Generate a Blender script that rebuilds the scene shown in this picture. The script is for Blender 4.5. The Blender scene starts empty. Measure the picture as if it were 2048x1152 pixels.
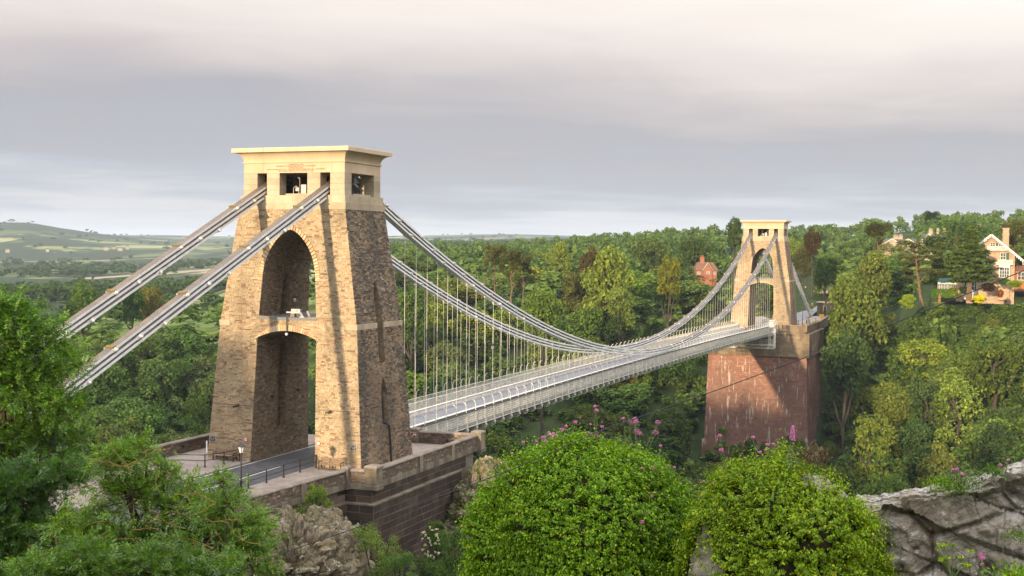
import bpy, bmesh, math, random
import numpy as np
from mathutils import Vector, Matrix, noise as mnoise

# ------------------------------------------------------------------ camera, sky, sun, exposure
S = bpy.context.scene
COL = S.collection
CAM = np.array([55.97064, -91.47905, 18.01315])
YAW, PITCH, ROLL, FPX = -0.386156, -0.0334685, 0.0109397, 2432.0887
_f = np.array([math.sin(YAW)*math.cos(PITCH), math.cos(YAW)*math.cos(PITCH), math.sin(PITCH)])
_r = np.array([math.cos(YAW), -math.sin(YAW), 0.0]); _u = np.cross(_r, _f)
CR = _r*math.cos(ROLL)+_u*math.sin(ROLL); CU = _u*math.cos(ROLL)-_r*math.sin(ROLL); CF = _f
camd = bpy.data.cameras.new('camera'); cam = bpy.data.objects.new('camera', camd); COL.objects.link(cam)
camd.sensor_width = 36.0; camd.lens = FPX/2048*36.0; camd.clip_start = 0.5; camd.clip_end = 40000
cam.matrix_world = Matrix(((CR[0], CU[0], -CF[0], CAM[0]), (CR[1], CU[1], -CF[1], CAM[1]), (CR[2], CU[2], -CF[2], CAM[2]), (0, 0, 0, 1)))
S.camera = cam

SUN_AZ = 0.100          # sideways travel of the sunlight per metre along the bridge
SUN_EL = 0.165          # drop per metre
SUN_DIR = Vector((SUN_AZ, 1.0, -SUN_EL)).normalized()
SUN_STRENGTH, SUN_COLOR = 5.0, (1.0, 0.77, 0.48)
EXPOSURE = 0.6
HAZE_DENSITY = 0.00008
sl = bpy.data.lights.new('sun', 'SUN'); sun = bpy.data.objects.new('sun', sl); COL.objects.link(sun)
sl.energy = SUN_STRENGTH; sl.color = SUN_COLOR; sl.angle = math.radians(0.9)
sun.rotation_euler = SUN_DIR.to_track_quat('-Z', 'Y').to_euler(); sun.location = (-40, -300, 120)

S.view_settings.view_transform = 'Standard'; S.view_settings.look = 'None'
S.view_settings.exposure = EXPOSURE; S.view_settings.gamma = 1.0; S.view_settings.use_curve_mapping = False
S.render.engine = 'CYCLES'
S.cycles.use_denoising = True; S.cycles.max_bounces = 5; S.cycles.diffuse_bounces = 3; S.cycles.glossy_bounces = 2
S.cycles.transmission_bounces = 3; S.cycles.transparent_max_bounces = 6; S.cycles.volume_bounces = 0
S.cycles.caustics_reflective = False; S.cycles.caustics_refractive = False
S.cycles.use_adaptive_sampling = True; S.cycles.adaptive_threshold = 0.015

def ramp_node(nt, stops, fac=None, interp='LINEAR'):
    n = nt.nodes.new('ShaderNodeValToRGB'); n.color_ramp.interpolation = interp
    el = n.color_ramp.elements
    while len(el) > 1: el.remove(el[-1])
    el[0].position = stops[0][0]; el[0].color = (*stops[0][1], 1)
    for p, c in stops[1:]:
        e = el.new(p); e.color = (*c, 1)
    if fac is not None: nt.links.new(fac, n.inputs['Fac'])
    return n.outputs['Color']
def math_node(nt, op, a, b=None, clamp=False):
    n = nt.nodes.new('ShaderNodeMath'); n.operation = op; n.use_clamp = clamp
    for i, v in enumerate((a, b)):
        if v is None: continue
        if isinstance(v, (int, float)): n.inputs[i].default_value = v
        else: nt.links.new(v, n.inputs[i])
    return n.outputs[0]
def mix_node(nt, fac, a, b, blend='MIX'):
    n = nt.nodes.new('ShaderNodeMix'); n.data_type = 'RGBA'; n.blend_type = blend
    for i, v in ((0, fac), (6, a), (7, b)):
        if isinstance(v, (int, float)): n.inputs[i].default_value = v
        elif isinstance(v, tuple): n.inputs[i].default_value = (*v, 1)
        else: nt.links.new(v, n.inputs[i])
    return n.outputs[2]
def noise_node(nt, scale, detail=4, vec=None, rough=0.55, distort=0.0, stretch=None, coord='Object'):
    if vec is None:
        tc = nt.nodes.new('ShaderNodeTexCoord'); vec = tc.outputs[coord]
    if stretch is not None:
        mp = nt.nodes.new('ShaderNodeMapping'); mp.inputs['Scale'].default_value = stretch
        nt.links.new(vec, mp.inputs['Vector']); vec = mp.outputs[0]
    n = nt.nodes.new('ShaderNodeTexNoise'); n.inputs['Scale'].default_value = scale; n.inputs['Detail'].default_value = detail
    n.inputs['Roughness'].default_value = rough; n.inputs['Distortion'].default_value = distort
    nt.links.new(vec, n.inputs['Vector'])
    return n.outputs[0]

W = bpy.data.worlds.new('World'); S.world = W; W.use_nodes = True
nt = W.node_tree; nt.nodes.clear()
wo = nt.nodes.new('ShaderNodeOutputWorld')
sky = nt.nodes.new('ShaderNodeTexSky'); sky.sky_type = 'NISHITA'; sky.sun_disc = False
sky.sun_elevation = math.asin(-SUN_DIR.z); sky.sun_rotation = math.atan2(-SUN_DIR.x, -SUN_DIR.y)
bg1 = nt.nodes.new('ShaderNodeBackground'); bg1.inputs['Strength'].default_value = 0.1; nt.links.new(sky.outputs[0], bg1.inputs['Color'])
tc = nt.nodes.new('ShaderNodeTexCoord'); sep = nt.nodes.new('ShaderNodeSeparateXYZ'); nt.links.new(tc.outputs['Generated'], sep.inputs[0])
zz = math_node(nt, 'MAXIMUM', sep.outputs[2], 0.0)
zden = math_node(nt, 'ADD', zz, 0.045)
comb = nt.nodes.new('ShaderNodeCombineXYZ')
nt.links.new(math_node(nt, 'DIVIDE', sep.outputs[0], zden), comb.inputs[0]); nt.links.new(math_node(nt, 'DIVIDE', sep.outputs[1], zden), comb.inputs[1])
n1 = noise_node(nt, 0.30, 3, comb.outputs[0], 0.45, 0.4)
n2 = noise_node(nt, 1.1, 4, comb.outputs[0], 0.5, 0.6)
n3 = noise_node(nt, 3.4, 4, comb.outputs[0], 0.55, 0.5)
cl = math_node(nt, 'ADD', math_node(nt, 'ADD', math_node(nt, 'MULTIPLY', n1, 0.70), math_node(nt, 'MULTIPLY', n2, 0.24)), math_node(nt, 'MULTIPLY', n3, 0.03))
zv = math_node(nt, 'ADD', math_node(nt, 'ADD', zz, math_node(nt, 'MULTIPLY', math_node(nt, 'ADD', sep.outputs[0], 0.38), math_node(nt, 'MULTIPLY', zz, 0.32))), math_node(nt, 'MULTIPLY', math_node(nt, 'SUBTRACT', cl, 0.485), 0.22))
base = ramp_node(nt, [(0.0, (.50, .50, .515)), (0.018, (.46, .455, .48)), (0.042, (.33, .34, .395)), (0.06, (.295, .298, .345)), (0.092, (.305, .288, .315)), (0.12, (.40, .355, .36)), (0.15, (.525, .465, .445)), (0.185, (.66, .59, .54)), (0.23, (.74, .68, .62)), (0.35, (.90, .85, .80)), (1.0, (2.15, 2.06, 2.0))], zv)
bg2 = nt.nodes.new('ShaderNodeBackground'); bg2.inputs['Strength'].default_value = 1.0; nt.links.new(base, bg2.inputs['Color'])
ms = nt.nodes.new('ShaderNodeMixShader'); ms.inputs[0].default_value = 0.92
nt.links.new(bg1.outputs[0], ms.inputs[1]); nt.links.new(bg2.outputs[0], ms.inputs[2]); nt.links.new(ms.outputs[0], wo.inputs['Surface'])

# ------------------------------------------------------------------ helpers
rng = random.Random(7); NR = np.random.default_rng(11)
def ray(x, y): return CF+CR*(x-1024)/FPX-CU*(y-576)/FPX
def at(x, y, d):
    v = ray(x, y); h = math.hypot(v[0], v[1]); return CAM+v*(d/h)
def ground_xy(x, d):
    v = ray(x, 520); h = math.hypot(v[0], v[1]); return CAM[0]+v[0]*d/h, CAM[1]+v[1]*d/h
def pix(p):
    d = np.asarray(p, float)-CAM; w = d @ CF
    return 1024+FPX*(d @ CR)/w, 576-FPX*(d @ CU)/w
def link(o):
    COL.objects.link(o); return o
def tag(o, label=None, cat=None, group=None, kind=None):
    if label: o['label'] = label
    if cat: o['category'] = cat
    if group: o['group'] = group
    if kind: o['kind'] = kind
    return o
def thing(name, label, cat, loc=(0, 0, 0), rz=0.0, group=None):
    o = link(bpy.data.objects.new(name, None)); o.location = loc; o.rotation_euler = (0, 0, rz)
    o.empty_display_size = 0.5
    return tag(o, label, cat, group)
def ob(name, me, parent=None, loc=None):
    o = link(bpy.data.objects.new(name, me))
    if parent is not None: o.parent = parent
    if loc is not None: o.location = loc
    return o
def mesh_np(name, V, F, mat=None, smooth=False):
    """V (n,3) array, F (m,k) array of equal-sided faces or a list of lists."""
    me = bpy.data.meshes.new(name); V = np.asarray(V, np.float32)
    if isinstance(F, list) and len({len(f) for f in F}) > 1:
        me.from_pydata([tuple(map(float, v)) for v in V], [], F)
    else:
        F = np.asarray(F, np.int32); m, k = F.shape
        me.vertices.add(len(V)); me.vertices.foreach_set('co', V.ravel())
        me.loops.add(m*k); me.loops.foreach_set('vertex_index', F.ravel())
        me.polygons.add(m); me.polygons.foreach_set('loop_start', np.arange(0, m*k, k, dtype=np.int32))
        me.polygons.foreach_set('loop_total', np.full(m, k, np.int32))
    me.polygons.foreach_set('use_smooth', np.full(len(me.polygons), bool(smooth)))
    for x in (mat if isinstance(mat, (list, tuple)) else [mat]):
        if x is not None: me.materials.append(x)
    me.update(calc_edges=True); me.validate()
    return me
HEXF = np.array([[0, 1, 2, 3], [1, 5, 6, 2], [5, 4, 7, 6], [4, 0, 3, 7], [3, 2, 6, 7], [4, 5, 1, 0]])
def hexes(name, H, mat=None):
    """H: (n,8,3): front quad 0..3 (counter-clockwise from outside), back quad 4..7."""
    H = np.asarray(H, float).reshape(-1, 8, 3); n = len(H)
    F = (HEXF[None]+np.arange(n)[:, None, None]*8).reshape(-1, 4)
    return mesh_np(name, H.reshape(-1, 3), F, mat)
class MB:
    def __init__(s): s.v = []; s.f = []
    def add(s, V, F):
        b = len(s.v); s.v += [tuple(map(float, p)) for p in V]; s.f += [[b+i for i in f] for f in F]; return s
    def box(s, x0, x1, y0, y1, z0, z1):
        return s.hex([(x0, y0, z0), (x1, y0, z0), (x1, y0, z1), (x0, y0, z1)], [(x0, y1, z0), (x1, y1, z0), (x1, y1, z1), (x0, y1, z1)])
    def bb(s, x0, x1, y0, y1, z0, z1, c=0.02):
        """box with a small chamfer on its top edge"""
        s.box(x0, x1, y0, y1, z0, z1-c)
        return s.frust(x0, x1, y0, y1, z1-c, x0+c, x1-c, y0+c, y1-c, z1)
    def frust(s, x0, x1, y0, y1, z0, a0, a1, b0, b1, z1):
        return s.hex([(x0, y0, z0), (x1, y0, z0), (a1, b0, z1), (a0, b0, z1)], [(x0, y1, z0), (x1, y1, z0), (a1, b1, z1), (a0, b1, z1)])
    def hex(s, A, B):
        return s.add(list(A)+list(B), HEXF.tolist())
    def tube(s, pts, r, n=6, caps=True):
        pts = [Vector(p) for p in pts]; rs = r if isinstance(r, (list, tuple)) else [r]*len(pts)
        b = len(s.v); up = None
        for i, p in enumerate(pts):
            t = (pts[min(i+1, len(pts)-1)]-pts[max(i-1, 0)]).normalized()
            if up is None: up = Vector((0, 0, 1)) if abs(t.z) < 0.9 else Vector((1, 0, 0))
            a = t.cross(up).normalized(); c = a.cross(t).normalized(); up = c
            for k in range(n):
                q = p+(a*math.cos(2*math.pi*k/n)+c*math.sin(2*math.pi*k/n))*rs[i]; s.v.append(tuple(q))
        for i in range(len(pts)-1):
            for k in range(n):
                s.f.append([b+i*n+k, b+i*n+(k+1) % n, b+(i+1)*n+(k+1) % n, b+(i+1)*n+k])
        if caps:
            s.f.append([b+k for k in range(n)][::-1]); e = b+(len(pts)-1)*n; s.f.append([e+k for k in range(n)])
        return s
    def bar(s, p, q, w, h, up=(0, 0, 1)):
        p, q = Vector(p), Vector(q); t = (q-p).normalized(); u = Vector(up)
        if abs(t.dot(u)) > 0.98: u = Vector((1, 0, 0))
        a = t.cross(u).normalized()*w/2; c = a.cross(t).normalized()*h/2
        return s.hex([p-a-c, p+a-c, p+a+c, p-a+c], [q-a-c, q+a-c, q+a+c, q-a+c])
    def lathe(s, prof, cx=0, cy=0, n=12):
        b = len(s.v)
        for r, z in prof:
            for k in range(n): s.v.append((cx+r*math.cos(2*math.pi*k/n), cy+r*math.sin(2*math.pi*k/n), z))
        for i in range(len(prof)-1):
            for k in range(n): s.f.append([b+i*n+k, b+i*n+(k+1) % n, b+(i+1)*n+(k+1) % n, b+(i+1)*n+k])
        s.f.append([b+k for k in range(n)][::-1]); e = b+(len(prof)-1)*n; s.f.append([e+k for k in range(n)])
        return s
    def loft(s, rects):
        """rects: (hx, hy, z) about the axis, lofted upward with caps"""
        b = len(s.v)
        for hx, hy, z in rects: s.v += [(-hx, -hy, z), (hx, -hy, z), (hx, hy, z), (-hx, hy, z)]
        for i in range(len(rects)-1):
            for k in range(4): s.f.append([b+i*4+k, b+i*4+(k+1) % 4, b+i*4+4+(k+1) % 4, b+i*4+4+k])
        s.f.append([b+3, b+2, b+1, b]); e = b+4*(len(rects)-1); s.f.append([e, e+1, e+2, e+3])
        return s
    def mesh(s, name, mat=None, smooth=False):
        return mesh_np(name, s.v, s.f, mat, smooth)
    def build(s, name, mat, parent=None, loc=None, smooth=False):
        return ob(name, s.mesh(name, mat, smooth), parent, loc)
def fbm(p, o=4):
    return mnoise.fractal(Vector(p), 0.9, 2.1, o, noise_basis='PERLIN_ORIGINAL')

# ------------------------------------------------------------------ materials
def pmat(name, rough=0.8, spec=0.3, metal=0.0):
    m = bpy.data.materials.new(name); m.use_nodes = True; nt = m.node_tree
    b = nt.nodes['Principled BSDF']; b.inputs['Roughness'].default_value = rough
    b.inputs['Specular IOR Level'].default_value = spec; b.inputs['Metallic'].default_value = metal
    return m, nt, b
def setcol(nt, b, c):
    if isinstance(c, tuple): b.inputs['Base Color'].default_value = (*c, 1)
    else: nt.links.new(c, b.inputs['Base Color'])
def bump(nt, b, h, strength=0.4, dist=0.02):
    n = nt.nodes.new('ShaderNodeBump'); n.inputs['Strength'].default_value = strength; n.inputs['Distance'].default_value = dist
    nt.links.new(h, n.inputs['Height']); nt.links.new(n.outputs[0], b.inputs['Normal'])
def island(nt):
    g = nt.nodes.new('ShaderNodeNewGeometry'); oi = nt.nodes.new('ShaderNodeObjectInfo')
    return math_node(nt, 'FRACT', math_node(nt, 'ADD', g.outputs['Random Per Island'], oi.outputs['Random']))
def worldpos(nt):
    return nt.nodes.new('ShaderNodeNewGeometry').outputs['Position']
def grey(v): return (v, v, v)
def stone_mat(name, stops, grain=0.25, soot=0.0, sootcol=(.045, .04, .036), rough=0.9, sootscale=0.22, lo=.42, hi=.62, bumpd=0.02):
    m, nt, b = pmat(name, rough, 0.2)
    c = ramp_node(nt, stops, island(nt))
    wp = worldpos(nt)
    g = noise_node(nt, 7.0, 5, wp, 0.65)
    c = mix_node(nt, 1.0, c, ramp_node(nt, [(0.25, grey(1-grain)), (0.75, grey(1+grain))], g), 'MULTIPLY')
    big = noise_node(nt, 0.35, 4, wp, 0.6)
    c = mix_node(nt, 1.0, c, ramp_node(nt, [(0.3, (.84, .83, .82)), (0.7, (1.1, 1.09, 1.06))], big), 'MULTIPLY')
    if soot > 0:
        s = noise_node(nt, sootscale, 5, wp, 0.62, stretch=(1, 1, 0.35))
        sf = ramp_node(nt, [(lo, grey(0)), (hi, grey(soot))], s)
        c = mix_node(nt, sf, c, sootcol)
    setcol(nt, b, c); bump(nt, b, noise_node(nt, 16.0, 4, wp, 0.7), 0.5, bumpd)
    return m
M = {}
WARM = [(0, (.20, .145, .10)), (.08, (.31, .23, .15)), (.30, (.39, .305, .205)), (.5, (.34, .265, .175)), (.7, (.44, .35, .24)), (.88, (.31, .235, .155)), (.945, (.29, .165, .105)), (.98, (.15, .11, .085)), (1, (.42, .34, .235))]
M['stone'] = stone_mat('warm_rubble', WARM, 0.28, 0.42, lo=.49, hi=.72, sootscale=.4)
BROWN = [(0, (.15, .11, .08)), (.2, (.24, .18, .125)), (.45, (.30, .225, .155)), (.65, (.22, .165, .115)), (.85, (.34, .26, .18)), (.95, (.22, .11, .075)), (1, (.12, .09, .07))]
M['brown'] = stone_mat('brown_rubble', BROWN, 0.3, 0.45, lo=.42, hi=.68)
M['jamb'] = stone_mat('jamb_rubble_shaded', [(p, tuple(x*0.72 for x in c)) for p, c in BROWN], 0.3, 0.5, lo=.40, hi=.66)  # brown rubble toned down: archway shade put into the colour, with grime
DARK = [(0, (.060, .052, .045)), (.3, (.115, .095, .077)), (.55, (.18, .145, .112)), (.8, (.095, .08, .067)), (.93, (.25, .20, .15)), (1, (.085, .072, .06))]  # darker palette for the side: soot, and the side's shade in the tone
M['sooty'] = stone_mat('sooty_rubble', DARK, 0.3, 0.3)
M['pale'] = stone_mat('pale_ashlar', [(0, (.37, .305, .22)), (.35, (.46, .385, .28)), (.7, (.41, .34, .25)), (1, (.50, .425, .32))], 0.12, 0.5, (.20, .165, .11), lo=.47, hi=.72, sootscale=0.8)
M['cornice'] = stone_mat('cornice_stone', [(0, (.53, .41, .29)), (1, (.57, .445, .32))], 0.07, 0.3, (.36, .27, .15), lo=.46, hi=.74, sootscale=0.9, bumpd=0.004)
M['voussoir'] = stone_mat('voussoir_stone', [(0, (.46, .34, .20)), (.3, (.53, .41, .26)), (.6, (.44, .30, .17)), (.8, (.56, .45, .30)), (.92, (.40, .20, .12)), (1, (.5, .38, .24))], 0.18, 0.15, lo=.5, hi=.8)
def core_mat(name, base, joint):
    m, nt, b = pmat(name, 0.95, 0.1)
    br = nt.nodes.new('ShaderNodeTexBrick'); tcn = nt.nodes.new('ShaderNodeTexCoord')
    sp = nt.nodes.new('ShaderNodeSeparateXYZ'); nt.links.new(tcn.outputs['Object'], sp.inputs[0])
    cb = nt.nodes.new('ShaderNodeCombineXYZ'); nt.links.new(math_node(nt, 'ADD', sp.outputs[0], sp.outputs[1]), cb.inputs[0]); nt.links.new(sp.outputs[2], cb.inputs[1])
    nt.links.new(cb.outputs[0], br.inputs['Vector']); br.inputs['Scale'].default_value = 1.0
    br.inputs['Brick Width'].default_value = 0.45; br.inputs['Row Height'].default_value = 0.19; br.inputs['Mortar Size'].default_value = 0.014; br.inputs['Bias'].default_value = -0.1
    br.inputs['Color1'].default_value = (*base, 1); br.inputs['Color2'].default_value = (*[x*0.6 for x in base], 1); br.inputs['Mortar'].default_value = (*joint, 1)
    c = mix_node(nt, 1.0, br.outputs[0], ramp_node(nt, [(.3, grey(.6)), (.7, grey(1.2))], noise_node(nt, 2.5, 4, worldpos(nt))), 'MULTIPLY')
    setcol(nt, b, c); return m
M['mortar'] = stone_mat('lime_mortar', [(0, (.50, .42, .30)), (1, (.50, .42, .30))], 0.25, 0.25)
M['core'] = core_mat('masonry_core', (.26, .20, .14), (.30, .25, .18))
M['mortar_dark'] = stone_mat('dark_mortar', [(0, (.22, .19, .155)), (1, (.22, .19, .155))], 0.3, 0.3)
RED = [(0, (.25, .115, .085)), (.25, (.39, .195, .14)), (.5, (.32, .15, .11)), (.75, (.46, .265, .20)), (1, (.28, .13, .095))]
M['sandstone_dark'] = stone_mat('blackened_sandstone', [(0, (.034, .027, .022)), (.3, (.060, .046, .037)), (.6, (.044, .035, .029)), (.85, (.095, .070, .052)), (1, (.038, .031, .026))], 0.3, 0.35, (.02, .016, .014), sootscale=0.6)
M['joint_pink'] = stone_mat('pinkish_joint', [(0, (.21, .155, .13)), (1, (.21, .155, .13))], 0.4, 0.6, (.05, .035, .03))
def red_pier():
    m, nt, b = pmat('red_sandstone', 0.9, 0.2); wp = worldpos(nt)
    c = ramp_node(nt, RED, island(nt))
    c = mix_node(nt, 1.0, c, ramp_node(nt, [(.3, grey(.78)), (.7, grey(1.18))], noise_node(nt, 2.2, 5, wp, .65)), 'MULTIPLY')
    sp = nt.nodes.new('ShaderNodeSeparateXYZ'); nt.links.new(wp, sp.inputs[0])
    zf = math_node(nt, 'DIVIDE', math_node(nt, 'ADD', sp.outputs[2], 22.0), 14.0, True)          # grimier towards the foot: weathering
    so = noise_node(nt, 0.16, 5, wp, .6, stretch=(1, 1, .5))
    sf = ramp_node(nt, [(.27, grey(0)), (.66, grey(.72))], math_node(nt, 'SUBTRACT', math_node(nt, 'ADD', so, .22), math_node(nt, 'MULTIPLY', zf, .30)))
    c = mix_node(nt, sf, c, (.12, .075, .062))
    st = noise_node(nt, 1.6, 4, wp, .6, stretch=(1, 1, .14)); patch = noise_node(nt, .22, 3, wp, .5)
    lf = ramp_node(nt, [(.57, grey(0)), (.635, grey(.75))], math_node(nt, 'ADD', math_node(nt, 'MULTIPLY', st, .8), math_node(nt, 'MULTIPLY', patch, .2)))
    c = mix_node(nt, lf, c, (.55, .50, .43))                                                     # lime runs
    setcol(nt, b, c); bump(nt, b, noise_node(nt, 6, 4, wp), .4, .03); return m
M['red'] = red_pier()
M['tan_ashlar'] = stone_mat('tan_ashlar', [(0, (.21, .155, .105)), (.4, (.27, .205, .14)), (.7, (.17, .13, .092)), (1, (.31, .24, .16))], 0.25, 0.8, (.06, .048, .038), lo=.42, hi=.62, sootscale=0.30)
M['coping'] = stone_mat('coping_stone', [(0, (.19, .165, .145)), (.5, (.245, .21, .185)), (1, (.215, .185, .16))], 0.22, 0.45, (.11, .095, .08), sootscale=0.8)
M['pier_stone'] = stone_mat('gatepier_stone', [(0, (.22, .185, .14)), (1, (.28, .235, .175))], 0.22, 0.7, (.07, .06, .048), sootscale=0.9, lo=.42, hi=.6)
M['plinth'] = stone_mat('plinth_stone', [(0, (.17, .145, .118)), (.5, (.235, .20, .16)), (1, (.15, .128, .105))], 0.25, 0.75, (.07, .06, .05), sootscale=0.9)
WALL = [(0, (.10, .075, .06)), (.3, (.17, .125, .095)), (.6, (.13, .098, .078)), (.85, (.22, .165, .125)), (.95, (.33, .28, .23)), (1, (.12, .09, .07))]
M['wallrubble'] = stone_mat('parapet_rubble', WALL, 0.3, 0.3)
def simple(name, c, rough=.7, spec=.3, var=.15, scale=3.0, metal=0.0, bd=0.0):
    m, nt, b = pmat(name, rough, spec, metal); wp = worldpos(nt)
    n = noise_node(nt, scale, 4, wp, .6)
    setcol(nt, b, mix_node(nt, 1.0, c, ramp_node(nt, [(.3, grey(1-var)), (.7, grey(1+var))], n), 'MULTIPLY'))
    if bd: bump(nt, b, n, .4, bd)
    return m
M['asphalt'] = simple('asphalt', (.075, .076, .085), .85, .3, .22, 1.2)
M['paving'] = simple('pavement', (.26, .225, .205), .9, .2, .14, 1.5)
def paving_mat():
    m, nt, b = pmat('paving_slabs', .9, .2); br = nt.nodes.new('ShaderNodeTexBrick'); nt.links.new(worldpos(nt), br.inputs['Vector'])
    br.inputs['Scale'].default_value = 1; br.inputs['Brick Width'].default_value = .6; br.inputs['Row Height'].default_value = .45; br.inputs['Mortar Size'].default_value = .012
    br.inputs['Color1'].default_value = (.29, .25, .225, 1); br.inputs['Color2'].default_value = (.25, .215, .195, 1); br.inputs['Mortar'].default_value = (.14, .12, .11, 1)
    setcol(nt, b, mix_node(nt, 1.0, br.outputs[0], ramp_node(nt, [(.3, grey(.82)), (.7, grey(1.12))], noise_node(nt, .9, 5, worldpos(nt))), 'MULTIPLY')); return m
M['slabs'] = paving_mat()
M['deckroad'] = simple('deck_surfacing', (.155, .165, .195), .42, .5, .2, .8)
M['paint'] = simple('white_line', (.72, .71, .68), .7, .3, .12, 4)
M['kerb'] = simple('kerb_stone', (.30, .27, .245), .9, .2, .15, 2)
M['whitepaint'] = simple('cream_paint', (.66, .64, .595), .7, .3, .24, 1.6)
M['deckgrey'] = simple('grey_paint', (.40, .39, .37), .6, .4, .12, 1.0)
M['clamp'] = simple('lichened_iron', (.17, .125, .055), .8, .2, .35, 4)
M['rod'] = simple('rod_paint', (.56, .54, .50), .55, .35, .15, 2)
M['gap_shade'] = simple('lattice_gap_shade', (.13, .125, .12), .7, .3, .2, 1.0)  # dark tone standing for the shade seen through the right lattice
M['blackiron'] = simple('black_iron', (.018, .018, .02), .45, .5, .2, 5)
M['darkiron'] = simple('dark_iron', (.035, .036, .04), .6, .4, .25, 3)
M['steel'] = simple('galvanised_steel', (.42, .42, .42), .45, .5, .1, 5)
M['timber'] = simple('weathered_timber', (.24, .17, .115), .85, .2, .25, 8)
M['lead'] = simple('lead_sheet', (.15, .155, .17), .6, .4, .15, 4)
M['void'] = simple('chamber_shade', (.035, .033, .032), .95, .1, .2, 2)  # near-black colour painted for the shade inside the tower chamber
M['redsign'] = simple('sign_red', (.55, .03, .03), .5, .4, .02)
M['white'] = simple('sign_white', (.78, .78, .76), .5, .4, .02)
M['black'] = simple('sign_black', (.015, .015, .017), .5, .4, .05)
M['yellow'] = simple('sign_yellow', (.80, .42, .02), .5, .4, .04)
M['rust'] = simple('rusted_pipe', (.22, .085, .05), .9, .2, .3, 6)
M['glassfrost'] = simple('lantern_glass', (.62, .64, .68), .25, .5, .03)
M['inscription'] = simple('painted_letters', (.11, .04, .018), .8, .2, .05)
def chain_mat():
    m, nt, b = pmat('chain_paint', .5, .4); g = nt.nodes.new('ShaderNodeNewGeometry'); sp = nt.nodes.new('ShaderNodeSeparateXYZ')
    nt.links.new(g.outputs['Normal'], sp.inputs[0]); wp = g.outputs['Position']
    up = math_node(nt, 'GREATER_THAN', sp.outputs[2], 0.35)          # dirt and lichen settle on the flat tops
    paint = mix_node(nt, 1.0, (.72, .72, .73), ramp_node(nt, [(.3, grey(.88)), (.7, grey(1.08))], noise_node(nt, 2, 4, wp)), 'MULTIPLY')
    rust = ramp_node(nt, [(.3, (.05, .031, .018)), (.5, (.085, .052, .026)), (.62, (.13, .08, .032)), (.75, (.06, .04, .025))], noise_node(nt, 1.3, 5, wp, .7))
    streak = ramp_node(nt, [(.57, grey(0)), (.72, grey(.55))], noise_node(nt, 1.7, 5, wp, .7))
    paint = mix_node(nt, streak, paint, (.34, .30, .24))
    setcol(nt, b, mix_node(nt, up, paint, rust)); return m
M['chain'] = chain_mat()
M['bolt'] = simple('bolt_paint', (.62, .61, .58), .5, .4, .2, 6)
def leaf_mat(name, stops, trans=0.30, gloss=0.0, objvar=0.26, tcol=1.25):
    m = bpy.data.materials.new(name); m.use_nodes = True; nt = m.node_tree; nt.nodes.clear()
    out = nt.nodes.new('ShaderNodeOutputMaterial')
    g = nt.nodes.new('ShaderNodeNewGeometry'); oi = nt.nodes.new('ShaderNodeObjectInfo')
    c = ramp_node(nt, stops, g.outputs['Random Per Island'])
    n = noise_node(nt, .35, 3, g.outputs['Position'], .6)
    c = mix_node(nt, 1.0, c, ramp_node(nt, [(.32, (.80, .84, .86)), (.68, (1.20, 1.16, 1.05))], n), 'MULTIPLY')
    c = mix_node(nt, 1.0, c, oi.outputs['Color'], 'MULTIPLY')
    c = mix_node(nt, 1.0, c, ramp_node(nt, [(0, grey(1-objvar)), (1, grey(1+objvar))], oi.outputs['Random']), 'MULTIPLY')
    d = nt.nodes.new('ShaderNodeBsdfDiffuse'); t = nt.nodes.new('ShaderNodeBsdfTranslucent'); mx = nt.nodes.new('ShaderNodeMixShader')
    nt.links.new(c, d.inputs[0]); nt.links.new(mix_node(nt, 1.0, c, (tcol*1.05, tcol*1.1, tcol*.6), 'MULTIPLY'), t.inputs[0])
    mx.inputs[0].default_value = trans; nt.links.new(d.outputs[0], mx.inputs[1]); nt.links.new(t.outputs[0], mx.inputs[2])
    last = mx.outputs[0]
    if gloss:
        gl = nt.nodes.new('ShaderNodeBsdfGlossy'); gl.inputs['Roughness'].default_value = .38; gl.inputs[0].default_value = (.9, .95, 1, 1)
        m2 = nt.nodes.new('ShaderNodeMixShader'); m2.inputs[0].default_value = gloss
        nt.links.new(last, m2.inputs[1]); nt.links.new(gl.outputs[0], m2.inputs[2]); last = m2.outputs[0]
    nt.links.new(last, out.inputs[0]); return m
GRN = [(0, (.052, .088, .030)), (.3, (.085, .128, .038)), (.6, (.118, .162, .045)), (.85, (.160, .205, .055)), (1, (.072, .108, .036))]
M['leaf'] = leaf_mat('woodland_leaves', GRN)
M['needle'] = leaf_mat('conifer_needles', [(0, (.035, .055, .022)), (.5, (.055, .08, .028)), (1, (.075, .10, .034))], .12)
M['ash'] = leaf_mat('ash_leaves', [(0, (.045, .105, .014)), (.4, (.08, .165, .018)), (.75, (.13, .235, .024)), (1, (.20, .32, .035))], .38, .03, .05)
M['ivy'] = leaf_mat('ivy_leaves', [(0, (.055, .13, .004)), (.4, (.115, .245, .006)), (.7, (.19, .35, .009)), (.9, (.29, .46, .014)), (.98, (.36, .48, .03)), (.99, (.55, .42, .015)), (1, (.14, .27, .008))], .30, .02, .03)
M['ivyb'] = leaf_mat('ivy_leaves_yellowish', [(0, (.065, .13, .004)), (.4, (.15, .26, .005)), (.7, (.245, .37, .007)), (.88, (.34, .45, .010)), (.97, (.40, .47, .02)), (.985, (.62, .44, .012)), (1, (.16, .26, .008))], .30, .02, .03)
M['valerian'] = simple('valerian_pink', (.48, .16, .34), .7, .2, .3, 60)
M['valerian_stem'] = simple('valerian_stem', (.16, .22, .085), .7, .2, .25, 30)
M['elder'] = simple('elder_flowers', (.66, .63, .42), .8, .2, .1, 40)
M['bark'] = simple('bark', (.065, .055, .043), .95, .1, .35, 5, bd=.03)
M['barkred'] = simple('pine_bark', (.17, .11, .078), .95, .1, .3, 3, bd=.03)
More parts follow.
